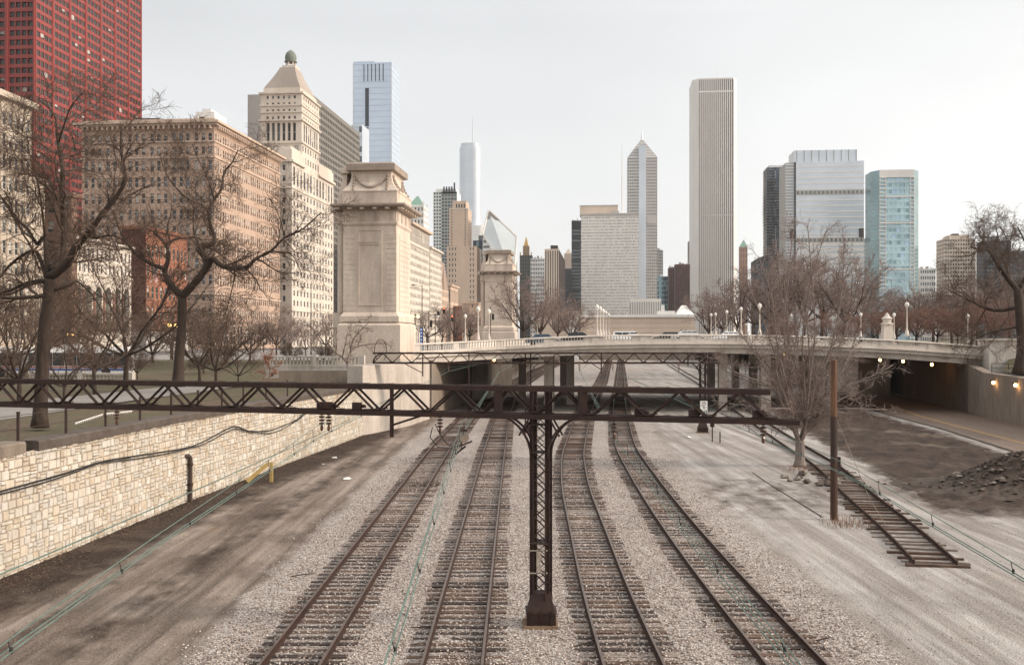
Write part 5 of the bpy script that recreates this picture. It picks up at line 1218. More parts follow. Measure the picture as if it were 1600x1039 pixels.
wl_.add([(0, 0, H), (W, 0, H), (W + c * .55, c, H), (W + c * .55, W + c, H), (-c * .8, W + c, H), (-c * .8, c, H)], [(0, 1, 2, 3, 4, 5)])
b.box('corner_joint', m_greyc, -.35, .0, -.25, .4, 0, H - 2); b.box('corner_joint', m_greyc, W, W + .35, -.25, .4, 0, H - 2)
b.box('roof_parapet', m_white2, W * .15, W * .85, 8, W - 4, H, H + 2.2); b.mb('mast', m_white2).tube([(W * .58, 20, H), (W * .58, 20, b.z(103))], [.5, .3], 5)
for z in (338,): b.box('mechanical_band%d' % z, m_granite, -.02, W + .02, -.1, -.004, b.z(z), b.z(z) + 1.5)
b.finish()
b = Bld('brick_spire_tower', 'slim brick tower with a green pyramid cap right of the tall white tower', 'tower', 1156, 1168, 386, 900, 'L')
b.L = b.W; W = b.W; m_bt = bm('salmon_brick', (.36, .22, .165)); b.shell(m_bt, sides='EWNT'); b.facade('S', W, 0, b.h, 3, 16, .3, .6, m_bt, win=[0], glass=[m_gmid]); b.mb('roof', M['green_roof']).frustum((0, W, 0, W), (W / 2 - .1, W / 2 + .1, W / 2 - .1, W / 2 + .1), b.h, b.z(375)); b.finish()
b = grid_tower('dark_block', 'dark low block with a slanted top left of the balcony tower', 'office block', 1178, 1200, 408, 850, 18, m_black, 6, 12, .7, .6, [m_gdk, m_gnavy], (0, 1)); b.mb('roof', m_black).add([(0, 0, b.h), (b.W, 0, b.h), (b.W, 18, b.h), (0, 18, b.h), (b.W * .35, 0, b.h + 3), (b.W, 0, b.h + 5), (b.W, 18, b.h + 5), (b.W * .35, 18, b.h + 3)], [(0, 1, 5, 4), (1, 2, 6, 5), (2, 3, 7, 6), (3, 0, 4, 7), (4, 5, 6, 7)]); b.finish()
# --- balcony tower
b = Bld('balcony_tower', 'dark glass tower wrapped in wavy white balcony slabs', 'apartment tower', 1198, 1234, 262, 1080, 'L')
W = b.W; b.L = 24; b.shell(m_gnavy, sides='SEWNT'); b.facade('S', W * .3, 0, b.h, 4, 60, .8, .7, m_gdk, y0=-.02, x0=W * .12, win=[0, 1], glass=[m_gdk, m_gsil], depth=.02); nf = 62
for i in range(nf):
    z = b.h * i / nf; n = 10; o_ = [1.2 + 1.1 * math.sin(i * .33 + k * .9) + .5 * math.sin(i * .13 + k * 2.1) for k in range(n + 1)]
    fr_ = [(W * k / n, -o_[k]) for k in range(n + 1)]; pol = [(-1.0 - .5 * math.sin(i * .3), 0), ] + fr_ + [(W + .2, 24), (-1.0 - .5 * math.sin(i * .3), 24)]
    b.mb('balcony_slab', bm('balcony_grey', (.27, .265, .255))).prism(pol, z, z + .3)
b.box('roof_plant', m_white2, 3, W - 3, 4, 18, b.h, b.h + 3); b.finish()
# --- broad banded tower with lower block
b = Bld('broad_glass_tower', 'broad silver glass tower with blue bands and a slotted crown', 'office tower', 1244, 1350, 253, 1000, 'L')
W = b.W; b.L = 40; H = b.h; b.shell(m_gsil, sides='SEWNT')
zg = b.z(368)
m_bband = bm('band_blue_grey', (.25, .30, .37))
for i in range(32):
    z = H * i / 32; b.box('floor_band', m_bband if z > zg else m_white2, -.15, W + .15, -.15, 40.1, z, z + (1.1 if z > zg else 3.6))
b.box('side_bay', m_greyc, -10.0, -1.6, 3, 40, 0, H - .5); b.box('side_slot', m_gdk, -1.59, -.16, 2, 38, 0, H)
for i in range(60): b.box('side_band', m_gsil, -10.1, -1.7, 2.85, 2.99, H * i / 60, H * i / 60 + 1.2)
zc1 = b.z(234); b.box('crown', m_gsil, -1, W * .915, 5, 36, H, zc1)
for k in range(9): b.box('crown_fin%d' % k, m_greyd, W * .02 + W * .11 * k, W * .02 + W * .11 * k + .5, 4.7, 4.99, H + .5, zc1)
for yy in (301, 375):
    b.box('mechanical_band%d' % yy, m_greyc, -.2, W + .2, -.25, -.16, b.z(yy + 4), b.z(yy - 3))
    for k in range(16): b.box('mechanical_slot', m_gmid, W * (k + .2) / 16, W * (k + .6) / 16, -.4, -.26, b.z(yy + 3), b.z(yy - 2))
b.box('corner_void', m_dark, W - 5, W - .2, -.5, -.26, b.z(372), b.z(358)); b.box('corner_void', m_dark, -6, -.3, -.5, -.26, b.z(372), b.z(358))
b.finish()
b = grid_tower('grey_teal_tower', 'narrow grey tower between the broad silver tower and the aqua glass tower', 'apartment tower', 1350, 1364, 376, 1100, 18, m_greyc, 4, 26, .7, .5, [m_gmid, m_gteal], (0, 1)); b.finish()
# --- aqua tower
b = Bld('aqua_glass_tower', 'aqua blue glass apartment tower with white balconies and faceted green sides', 'apartment tower', 1374, 1428, 266, 900, 'L')
W = b.W; H = b.h; b.L = 28; b.shell(m_gaqua, sides='NT')
b.mb('side_glass', [m_gteal]).quad((-5.4, 9, 0), (0, 0, 0), (0, 0, H), (-5.4, 9, H)); b.mb('side_glass', [m_gteal]).quad((W, 0, 0), (W + 6.3, 8, 0), (W + 6.3, 8, H), (W, 0, H)); b.mb('side_glass', [m_gteal]).quad((W + 6.3, 8, 0), (W + 6.3, 28, 0), (W + 6.3, 28, H), (W + 6.3, 8, H)); b.mb('side_glass', [m_gteal]).quad((-5.4, 28, 0), (-5.4, 9, 0), (-5.4, 9, H), (-5.4, 28, H))
b.mb('roof', m_greyc).add([(-5.4, 9, H), (0, 0, H), (W, 0, H), (W + 6.3, 8, H), (W + 6.3, 28, H), (-5.4, 28, H)], [tuple(range(6))])
b.facade('S', W, 0, H, 8, 26, .80, .60, m_white2, win=[0, 0, 0, 1, 2], glass=[m_gaqua, m_gteal, glass('glass_sky_blue', (.40, .56, .72), .12, .4, .2, .04)], depth=.5, top=5)
for i in range(44):
    z = H * i / 44 * .975; b.box('balcony', m_white2, W * .0, W * .17, -1.6, -.003, z, z + .9); b.box('balcony', m_white2, W * .89, W, -1.2, -.003, z, z + .7)
for e_ in (0, .17, .885, .985): b.box('pilaster%d' % int(e_ * 100), m_white2, W * e_, W * (e_ + .018), -.75, -.003, 0, H)
b.box('top_frame', m_white2, -.05, W + .05, -.8, -.755, b.z(278), H)
for yy in (309, 350, 422): b.box('belt_course%d' % yy, m_white2, -.1, W + .1, -.5, -.003, b.z(yy), b.z(yy) + 1.4)
for i in range(44): 
    z = H * i / 44; b.mb('side_band', m_greyc).quad((W + .05, -.1, z), (W + 6.35, 7.9, z), (W + 6.35, 7.9, z + .5), (W + .05, -.1, z + .5)); b.mb('side_band1', m_greyc).quad((-5.45, 8.9, z), (-.05, -.1, z), (-.05, -.1, z + .5), (-5.45, 8.9, z + .5))
b.finish()
b = grid_tower('white_low_block', 'low white office block right of the aqua glass tower', 'office block', 1438, 1462, 420, 1000, 16, m_white2, 7, 12, .7, .5, [m_gmid]); b.finish()
b = grid_tower('tan_grid_tower', 'tan gridded apartment tower with a shaded left face near the right trees', 'apartment tower', 1476, 1524, 373, 1000, 20, m_beige, 12, 26, .62, .5, [m_gmid, m_gdk], (0, 0, 1), side=1463, scols=5); b.box('penthouse', m_beige, b.W * .15, b.W * .85, 3, 14, b.h, b.h + 3.5); b.box('roof_unit', m_dark, b.W * .3, b.W * .5, 3, 10, b.h + 3.5, b.h + 5.2); b.finish()
b = grid_tower('pale_tower', 'pale narrow tower right of the tan gridded apartment tower', 'apartment tower', 1525, 1541, 398, 1050, 18, m_white2, 4, 24, .6, .5, [m_gmid]); b.finish()
b = grid_tower('dark_blue_tower', 'dark blue glass tower behind the leaning right tree', 'apartment tower', 1537, 1580, 377, 950, 18, m_gnavy, 9, 26, .85, .65, [m_gnavy, m_gteal, m_gmid], (0, 0, 1, 2)); b.box('roof_unit', m_gmid, b.W * .25, b.W * .6, 3, 10, b.h, b.h + 5); b.finish()
b = grid_tower('dark_brown_tower', 'dark brown apartment tower at the right edge behind the branches', 'apartment tower', 1577, 1640, 392, 900, 18, m_dark, 9, 24, .7, .5, [m_gmid, m_gdk], (0, 1)); b.finish()
# --- low beige museum building over the tracks
b = Bld('museum_building', 'low wide beige stone building with a white roof behind the bridge', 'museum', 907, 1086, 496, 400, 'L', base=0)
W = b.W; b.L = 60; H = b.h; z0 = 6.0; b.shell(m_beige, sides='SEWNT', z0=z0); b.box('roof_slab', m_white2, -.6, W + .3, -.6, 60, H, H + 1.1); b.box('lower_wall', M['concrete_d'], 0, W, .3, 59, -.3, z0)
for z in (.45, .62, .8): b.box('joint_line', m_tan, .0, W, -.05, -.003, z0 + (H - z0) * z - .06, z0 + (H - z0) * z + .06)
for k in range(2): b.box('window', m_gdk, W * (.875 + .035 * k), W * (.89 + .035 * k), -.1, -.004, z0 + 2.5, z0 + 6)
b.box('corner_pavilion', m_white2, -5.2, -.61, -2, 20, 0, H + 2.6); b.box('west_wing', m_beige, -17, -5.21, -1, 30, 0, H + 1.6); b.box('wing_cornice', m_tan2, -17.3, -5.0, -1.3, 30, H + 1.6, H + 2.3)
b.box('upper_block', m_gmid, -12, -7, 4, 20, H + 2.3, H + 3.6); b.mb('roof_light', m_white2).frustum((W * .84, W * 1.0, 2, 20), (W * .9, W * .94, 8, 14), H + 1.1, H + 5); b.box('roof_vent', m_white2, W * .71, W * .74, 3, 5, H + 1.1, H + 5); b.box('roof_slab', m_brownb, W * .68, W * .83, 2.5, 12, H + 1.1, H + 2.6)
b.finish()
# ------------------------------------------------------------------ bare trees
def rv(rg): return Vector((rg.gauss(0, 1), rg.gauss(0, 1), rg.gauss(0, 1)))
def branch_pts(p, d, L, n, wander, trop, rg):
    pts = [p.copy()]; d = d.copy()
    for i in range(n):
        d = (d + rv(rg) * wander + Vector((0, 0, trop))).normalized(); p = p + d * (L / n); pts.append(p)
    return pts
def kids(mbs, pts, rs, lvl, P, rg, L):
    """grow the side branches of one limb"""
    if lvl >= P['levels']: return
    n = P['n'][lvl]; n = max(1, int(n * (.75 + .5 * rg.random())))
    k = len(pts) - 1; t0 = P['t0'][lvl]
    for i in range(n):
        t = t0 + (1 - t0) * ((i + rg.random()) / n); f = t * k; j = min(k - 1, int(f)); q = f - j
        p = pts[j].lerp(pts[j + 1], q); d = (pts[j + 1] - pts[j]).normalized(); r = rs[j] + (rs[j + 1] - rs[j]) * q
        ax = rv(rg); ax = (ax - d * ax.dot(d)).normalized(); a = P['ang'][lvl] * rg.uniform(.6, 1.3)
        nd = (d * math.cos(a) + ax * math.sin(a)); nd.y *= P.get('flat', 1); nd.normalize()
        l = P['len'][lvl] * rg.uniform(.55, 1.25) * (1.15 - .5 * t)
        cr = max(P['rmin'], min(r * .72, P['rad'][lvl] * rg.uniform(.8, 1.2)))
        ns = P['seg'][lvl]; bp = branch_pts(p, nd, l, ns, P['wan'][lvl], P['trop'][lvl], rg)
        br_ = [cr + (max(P['rmin'] * .75, cr * .3) - cr) * u / ns for u in range(ns + 1)]
        mbs[1 if lvl > 0 or not P.get('limbs_in_trunk') else 0].tube(bp, br_, (6, 5, 4, 3, 3, 3)[min(5, lvl + 1)], cap=False)
        kids(mbs, bp, br_, lvl + 1, P, rg, l)
def spline(pts, sub=3):
    out = []
    for i in range(len(pts) - 1):
        p0 = pts[max(0, i - 1)]; p1 = pts[i]; p2 = pts[i + 1]; p3 = pts[min(len(pts) - 1, i + 2)]
        for k in range(sub):
            t = k / sub; out.append(.5 * ((2 * p1) + (p2 - p0) * t + (2 * p0 - 5 * p1 + 4 * p2 - p3) * t * t + (3 * p1 - p0 - 3 * p2 + p3) * t ** 3))
    return out + [pts[-1]]
def traced_tree(label, D, trunk, limbs, P, seed, tm, cm, r0, base_z=None, depth=2.2):
    rg = random.Random(seed); t = [PT(a, b, D) for a, b in trunk]; o = t[0].copy(); t = [p - o for p in t]
    root = empty('bare_tree', o, label, 'tree'); mbs = (MB(), MB())
    tp = spline(t); k = len(tp) - 1; mbs[0].tube(tp, [r0 * (1.35 if i == 0 else 1.1 if i == 1 else (1 - .25 * i / k) * rg.uniform(.93, 1.07)) for i in range(k + 1)], 10)
    for lb, ra, rb in limbs:
        off = rg.uniform(-1, 1) * depth; pts = []; n = len(lb)
        for i, (a, b) in enumerate(lb):
            f = i / (n - 1); dd = D + off * f * (1.4 - .4 * f) + rg.uniform(-.3, .3) * f; pts.append(PT(a, b, dd) - o)
        pts = spline(pts); m_ = len(pts) - 1; rs = [(ra + (rb - ra) * (i / m_) ** .8) * rg.uniform(.9, 1.12) for i in range(m_ + 1)]
        mbs[0].tube(pts, rs, 8); L = sum((pts[i + 1] - pts[i]).length for i in range(m_))
        P2_ = dict(P); P2_['n'] = [max(3, int(P['n'][0] * L))] + list(P['n'][1:])
        kids(mbs, pts, rs, 0, P2_, rg, L)
    mbs[0].build('trunk', tm, root, True); mbs[1].build('crown', cm, root); return root
ELM = dict(levels=4, n=[1.7, 6, 6, 5], t0=[.10, .12, .12, .1], ang=[1.0, .85, .8, .75], len=[2.3, 1.5, .85, .45], rad=[.055, .026, .014, .009], rmin=.0072, seg=[5, 4, 3, 2], wan=[.22, .26, .25, .2], trop=[.05, .03, -.02, -.03])
def zz2(L, ox=0, oy=260): return [(ox + a / 3.4625, oy + b / 3.4625) for a, b in L]
t1 = [((78, 433), (104, 413), (118, 387), (136, 367), (162, 332), (185, 303), (196, 277), (189, 235), (190, 196)), ((80, 422), (98, 399), (99.6, 347), (97, 303), (98, 260), (94, 245), (89, 208), (85, 179), (61, 156)), ((92, 222), (102, 190), (112, 165), (130, 145)),
      ((76, 436), (72, 398), (70, 370), (58, 381), (43, 358), (23, 341), (11, 320), (0, 306), (-15, 290)), ((80, 440), (60, 440), (43, 442), (17, 453), (0, 459), (-30, 468)), ((80, 458), (63, 463), (43, 465), (17, 466), (0, 465), (-30, 460)), ((74, 440), (58, 395), (37, 398), (14, 416), (0, 433), (-25, 450)),
      ((80, 455), (110, 445), (121, 440), (145, 462), (162, 491)), ((136, 367), (150, 372), (175, 368), (200, 380), (215, 400)), ((70, 370), (66, 330), (60, 290), (48, 250), (40, 200)), ((99, 340), (85, 300), (70, 270), (45, 240), (20, 215))]
rr1 = [(.26, .05), (.22, .04), (.06, .025), (.14, .035), (.15, .05), (.14, .06), (.12, .04), (.10, .025), (.08, .02), (.08, .02), (.07, .02)]
traced_tree('largest bare tree on the left, trunk just behind the fence on the stone wall', 43, [(62, 668), (65, 600), (70, 520), (75, 470), (79, 436)], [(a, b[0] * .8, b[1] * .75) for a, b in zip(t1, rr1)], ELM, 5, M['bark'], M['twig'], .29, depth=2.5)
E2 = dict(ELM); E2.update(n=[1.2, 6, 6, 5], len=[3.0, 1.9, 1.1, .6], rad=[.07, .034, .018, .012], rmin=.0095)
t2 = [((285, 463), (271, 450), (260, 433), (258, 422), (263, 404), (261, 387), (251, 373), (240, 364)), ((258, 420), (245, 416), (231, 410), (214, 399), (199, 381), (185, 355), (178, 330)), ((262, 387), (270, 375), (289, 372), (306, 371), (316, 376)),
      ((285, 463), (297, 450), (312, 433), (326, 413), (332, 404), (347, 416), (367, 420), (387, 417), (400, 404), (424, 392), (444, 372), (473, 358), (502, 332)), ((326, 408), (315, 396), (312, 385), (332, 381), (335, 370), (329, 352), (326, 329), (335, 312), (346, 295), (350, 270), (362, 255), (372, 235)),
      ((328, 335), (315, 320), (292, 310), (271, 289), (258, 268), (250, 245)), ((335, 312), (325, 280), (310, 250), (300, 225)), ((367, 420), (365, 440), (358, 470), (350, 500)), ((424, 392), (440, 395), (458, 400), (472, 430)), ((312, 384), (303, 365), (302, 340), (304, 315)), ((444, 372), (440, 350), (430, 325), (415, 300))]
rr2 = [(.34, .12), (.22, .05), (.15, .06), (.40, .05), (.30, .05), (.12, .03), (.09, .03), (.08, .025), (.07, .025), (.1, .03), (.06, .02)]
traced_tree('gnarled bare tree with a long reaching right limb in front of the tan hotel', 73, [(278, 604), (280, 560), (284, 510), (285, 462)], [(a, b[0] * .82, b[1] * .75) for a, b in zip(t2, rr2)], E2, 9, M['bark'], M['twig'], .40, depth=3.5)
E3 = dict(E2); E3.update(n=[1.0, 6, 6, 5], len=[3.8, 2.4, 1.4, .75], rad=[.085, .042, .024, .016], rmin=.012)
t3 = [((1591, 455), (1572, 432), (1557, 411), (1545, 392), (1530, 390), (1515, 385)), ((1572, 432), (1576, 400), (1572, 372), (1562, 352)), ((1590, 480), (1565, 485), (1540, 482), (1520, 472), (1500, 462), (1480, 452)), ((1595, 510), (1570, 515), (1545, 520), (1525, 530), (1513, 538)), ((1592, 450), (1605, 430), (1610, 400), (1600, 375), (1590, 355)), ((1545, 392), (1535, 375), (1525, 360)), ((1540, 482), (1530, 500), (1520, 510)), ((1600, 440), (1625, 425), (1650, 420))]
rr3 = [(.30, .06), (.14, .04), (.22, .05), (.12, .04), (.26, .05), (.08, .03), (.07, .03), (.2, .05)]
traced_tree('big dark bare tree leaning in at the right edge above the tunnel wall', 99, [(1592, 585), (1597, 540), (1594, 500), (1590, 452)], [(a, *b) for a, b in zip(t3, rr3)], E3, 3, M['bark'], M['twig'], .52, depth=4)
E4 = dict(E2); E4.update(n=[1.6, 5, 4], levels=3, len=[1.2, .7, .4], rad=[.035, .02, .014], rmin=.012, n_=0)
traced_tree('small bare tree with a leaning branch before the terrace balustrade', 88, [(546, 603), (546, 585), (543, 568)], [(((543, 568), (535, 558), (522, 550), (510, 540)), .12, .04), (((543, 568), (548, 550), (560, 541), (585, 537), (605, 536)), .13, .03), (((548, 550), (552, 530), (565, 515), (580, 500)), .08, .02), (((522, 550), (510, 530), (505, 505), (500, 480)), .07, .02), (((535, 558), (540, 535), (545, 510)), .07, .02)], E4, 21, M['bark_l'], M['twig'], .17, depth=1)
# pale many-stemmed tree beside the stub track
SHR = dict(levels=3, n=[1.7, 6, 5], t0=[.18, .15, .1], ang=[.75, .75, .7], len=[1.7, .85, .45], rad=[.026, .015, .0105], rmin=.009, seg=[4, 3, 2], wan=[.2, .25, .25], trop=[.05, -.02, -.05])
stems = []; rg = random.Random(2)
for (ex, ey) in ((1120, 560), (1138, 500), (1163, 432), (1186, 402), (1212, 376), (1240, 356), (1262, 352), (1290, 362), (1318, 382), (1342, 425), (1365, 480), (1395, 570), (1150, 610), (1350, 610), (1225, 440), (1275, 430), (1200, 470), (1310, 480), (1170, 540), (1330, 550), (1255, 400), (1245, 500), (1112, 625), (1385, 640), (1135, 580), (1372, 590), (1180, 640), (1320, 645)):
    sx_ = 1243 if ex < 1250 else 1258; sy_ = 672 + rg.uniform(-8, 8); mx_ = sx_ + (ex - sx_) * .42 + rg.uniform(-18, 18); my_ = sy_ + (ey - sy_) * .5 + (-14 if ey > 520 else 8)
    stems.append((((1250, 690), (sx_, sy_), (sx_ + (mx_ - sx_) * .5, sy_ + (my_ - sy_) * .55), (mx_, my_), (mx_ + (ex - mx_) * .55 + rg.uniform(-15, 15), my_ + (ey - my_) * .55), (ex, ey)), .115 if rg.random() < .5 else .09, .024))
traced_tree('pale many stemmed bare tree in front of the right bridge piers beside the disused track', 65, [(1250, 729), (1250, 710), (1250, 688)], stems, SHR, 31, M['bark_l'], mat('twig_pale', (.25, .19, .163), (.16, .118, .10), .6, .95), .36, depth=3.2)
# prototypes for the many trees of park and avenue; each copy is a tree of its own
def proto_tree(seed, h, spread, tm, cm, dens=1.0, upright=.0, low=.27, tk=1.0, fine=1.0):
    rg = random.Random(seed); root = empty('bare_tree', (0, 0, 0), 'x', 'tree'); mbs = (MB(), MB()); th = h * low
    tp = branch_pts(Vector((0, 0, -.3)), Vector((0, 0, 1)), th + .3, 4, .04, .2, rg); mbs[0].tube(tp, [h * .024 * tk, h * .021 * tk, h * .019 * tk, h * .018 * tk, h * .017 * tk], 7)
    P = dict(levels=3, n=[int(8 * dens), int(8 * dens), int(7 * dens)], t0=[.2, .12, .1], ang=[.75, .75, .75], len=[h * .25, h * .14, h * .085], rad=[h * .006 * fine, h * .0034 * fine, h * .0024 * fine], rmin=h * .0019 * fine, seg=[4, 3, 2], wan=[.18, .22, .22], trop=[.08 + upright, .02, -.01])
    n = 7
    for i in range(n):
        a = 6.283 * i / n + rg.uniform(-.3, .3); e = rg.uniform(.35, 1.15) if i else 1.45
        d = Vector((math.cos(a) * math.cos(e) * spread, math.sin(a) * math.cos(e) * spread, math.sin(e))).normalized(); L = h * rg.uniform(.42, .66)
        b = branch_pts(tp[-1], d, L, 6, .13, .09 + upright, rg); rs = [h * .012 * tk * (1 - .82 * k / 6) for k in range(7)]; mbs[0].tube(b, rs, 6, cap=False); kids(mbs, b, rs, 0, P, rg, L)
    mbs[0].build('trunk', tm, root, True); mbs[1].build('crown', cm, root); return root
PRO = [proto_tree(s, 12, sp, M['bark'], M['twig_far'], dn) for s, sp, dn in ((1, 1.0, .85), (2, 1.25, .9), (3, .9, .8), (4, 1.4, .85))]
PRR = [proto_tree(s, 9, 1.3, M['bark'], M['twig_red'], 1.1) for s in (6, 7)]
PRL = [proto_tree(8, 12, 1.5, M['bark'], M['twig'], .8, low=.14, tk=.72, fine=.62), proto_tree(9, 12, 1.35, M['bark'], M['twig'], .8, low=.18, tk=.7, fine=.62), proto_tree(10, 12, 1.7, M['bark'], M['twig'], .85, low=.12, tk=.65, fine=.62)]
PRS = [proto_tree(s, 12, 1.3, M['bark'], M['twig_far'], .95, low=.15, tk=.7, fine=.7) for s in (12, 13)]
used = set()
def put(protos, px, D, zb, ytop, label, group, k=None, rot=None):
    pr = protos[(int(px * 3 + D) if k is None else k) % len(protos)]; h0 = 12 if pr not in PRR else 9
    s = (ZD(ytop, D) - zb) / (h0 * .92); a = random.Random(int(px * 13 + D)).uniform(0, 6.28) if rot is None else rot
    if pr.name not in used: used.add(pr.name); pr.location = (XD(px, D), D, zb); pr.rotation_euler = (0, 0, a); pr.scale = (s,) * 3; pr['label'] = label; pr['group'] = group; return pr
    return dup(pr, (XD(px, D), D, zb), label, group, a, s)
G1 = 'bare trees in the right hand park'
for px, D, yt, lb in ((1108, 190, 462, 'low bare brown tree at the right end of the white roofed museum'), (1128, 215, 445, 'bare brown tree at the foot of the tall white tower'), (1152, 200, 436, 'bare brown tree below the slim brick spire tower'), (1178, 225, 420, 'bare tree in front of the dark slanted block'), (1206, 200, 408, 'bare tree below the dark balcony tower'), (1228, 240, 402, 'bare tree between the balcony tower and the broad glass tower'),
                      (1255, 205, 405, 'bare tree before the left half of the broad glass tower'), (1285, 225, 398, 'bare tree before the middle of the broad glass tower'), (1318, 200, 404, 'bare tree before the right half of the broad glass tower'), (1345, 230, 425, 'bare tree below the narrow grey teal tower'), (1372, 215, 455, 'short bare tree below the left edge of the aqua tower'), (1402, 235, 450, 'thin bare tree in front of the aqua tower base'),
                      (1432, 210, 452, 'bare tree before the low white block beside the aqua tower'), (1458, 225, 446, 'bare tree at the left foot of the tan gridded tower'), (1488, 205, 440, 'bare tree at the right foot of the tan gridded tower'), (1518, 220, 436, 'bare tree below the pale narrow tower'), (1548, 190, 430, 'bare tree behind the lower limb of the big right tree'), (1578, 170, 425, 'bare tree behind the trunk of the big right tree')):
    put(PRO, px, D, 6.5, yt, lb, G1)
G2 = 'reddish bushes behind the bridge lamps'
for px, D, yt, lb in ((1365, 165, 486, 'reddish bare bush left of the stone monument'), (1400, 172, 484, 'reddish bare bush between the monument and the tallest right lamp'), (1432, 160, 482, 'reddish bare bush right of the tallest right lamp'), (1464, 168, 478, 'reddish bare bush below the low white block'), (1496, 160, 476, 'reddish bare bush left of the lamp near the end pier'), (1526, 165, 474, 'reddish bare bush right of the lamp near the end pier'), (1556, 155, 472, 'reddish bare bush above the bridge end pier'),
                      (1225, 160, 492, 'low reddish bush seen through the pale stemmed tree'), (1290, 165, 490, 'low reddish bush behind the right half of the pale stemmed tree'), (1330, 162, 488, 'low reddish bush between the pale stemmed tree and the monument')):
    o = put(PRR, px, D, 6.6, yt, lb, G2); o['category'] = 'bush'
G3 = 'bare trees around the plaza'
for px, D, yt, lb in ((818, 178, 432, 'dark bare tree standing right beside the far pylon'), (846, 200, 445, 'bare tree in front of the white grid block'), (872, 230, 462, 'low bare tree in front of the museum west wing'), (893, 210, 470, 'low bare tree at the museum corner'), (735, 260, 478, 'bare tree left of the far pylon behind the lamps'), (712, 250, 482, 'bare street tree behind the red traffic signal'), (690, 240, 480, 'bare street tree behind the blue banner'), (668, 235, 478, 'bare street tree at the right foot of the nearer pylon')):
    put(PRO, px, D, 5.7, yt, lb, G3)
G4 = 'bare trees in the left park'
for px, D, zb, yt, lb in ((20, 88, 4.4, 400, 'bare park tree at the far left under the cream building'), (196, 76, 4.3, 330, 'bare park tree with a pale trunk between the two big left trees'), (312, 92, 4.6, 430, 'bare park tree right of the gnarled tree trunk'), (352, 120, 5, 458, 'slim bare tree at the corner of the tan hotel'), (390, 115, 5, 468, 'slim bare tree before the long side of the tan hotel'), (268, 130, 5.5, 440, 'bare tree by the avenue behind the gnarled tree'), (60, 125, 5.5, 430, 'bare tree behind the parked buses'),
                        (372, 82, 4.4, 520, 'young bare tree on the lawn left of the terrace'), (100, 58, 4.3, 470, 'slender bare tree just behind the path'), (30, 62, 4.3, 360, 'slender bare tree left of the big trunk'), (148, 70, 4.3, 400, 'slender bare tree left of the pale trunked park tree'), (338, 84, 4.3, 440, 'slender bare tree on the lawn right of the gnarled tree'), (240, 120, 4.9, 440, 'bare tree half hidden by the gnarled trunk')):
    put(PRL, px, D, zb, yt, lb, G4)
G6 = 'brown bushes in the left park'
PRB = [proto_tree(s, 9, 1.4, M['bark'], M['twig'], 1.0) for s in (16, 17)]; PRR += PRB
for px, D, yt, lb in ((12, 98, 538, 'brown bare bush before the bus at the far left edge'), (150, 100, 535, 'brown bare bush at the rear end of the bus'), (215, 98, 545, 'brown bare bush right of the bus'), (318, 104, 536, 'brown bare bush right of the gnarled trunk'), (355, 118, 532, 'brown bare bush below the hotel corner'), (450, 125, 530, 'brown bare bush behind the left end of the terrace balustrade'), (505, 122, 532, 'brown bare bush behind the right end of the terrace balustrade')):
    o = put(PRB, px, D, 4.0 if D < 106 else 4.9, yt, lb, G6); o['category'] = 'bush'
G5 = 'street trees along the avenue'
for px, D, yt, lb in ((432, 165, 462, 'bare street tree below the setback tower corner'), (452, 195, 490, 'bare street tree before the setback tower shops'), (478, 150, 494, 'bare street tree left of the terrace lantern'), (508, 180, 474, 'bare street tree close to the left of the nearer pylon'), (330, 175, 468, 'bare street tree by the hotel entrance'), (300, 160, 485, 'bare street tree by the hotel corner'), (412, 200, 492, 'bare street tree along the hotel front'), (200, 150, 470, 'bare street tree before the arched building'), (135, 150, 468, 'bare street tree left of the arched building')):
    put(PRS, px, D, 5.7, yt, lb, G5)
# young oak still holding rusty leaves
rt = empty('leafy_young_tree', (XD(422, 80), 80, 4.3), 'young tree still holding rusty red leaves beside the terrace steps', 'tree'); rg = random.Random(12); mbs = (MB(), MB())
tp = branch_pts(Vector((0, 0, 0)), Vector((.1, 0, 1)), 2.8, 5, .08, .2, rg); mbs[0].tube(tp, [.06, .05, .045, .035, .025, .015], 6)
kids(mbs, tp, [.06, .05, .045, .035, .025, .015], 0, dict(levels=2, n=[12, 5], t0=[.25, .2], ang=[.9, .8], len=[1.0, .5], rad=[.02, .012], rmin=.01, seg=[3, 2], wan=[.2, .2], trop=[.05, 0]), rg, 2.8)
mbs[0].build('trunk', M['bark_l'], rt); lf = MB()
for i in range(900):
    q = rg.choice(mbs[1].v); p = Vector(q) + rv(rg) * .07; u = rv(rg).normalized() * .05; v = rv(rg).normalized() * .05; lf.add([p - u, p + v, p + u, p - v], [(0, 1, 2, 3)])
mbs[1].build('crown', M['twig'], rt); lf.build('leaves', mat('rust_leaf', (.33, .135, .075), (.22, .085, .05), 8, .9), rt)
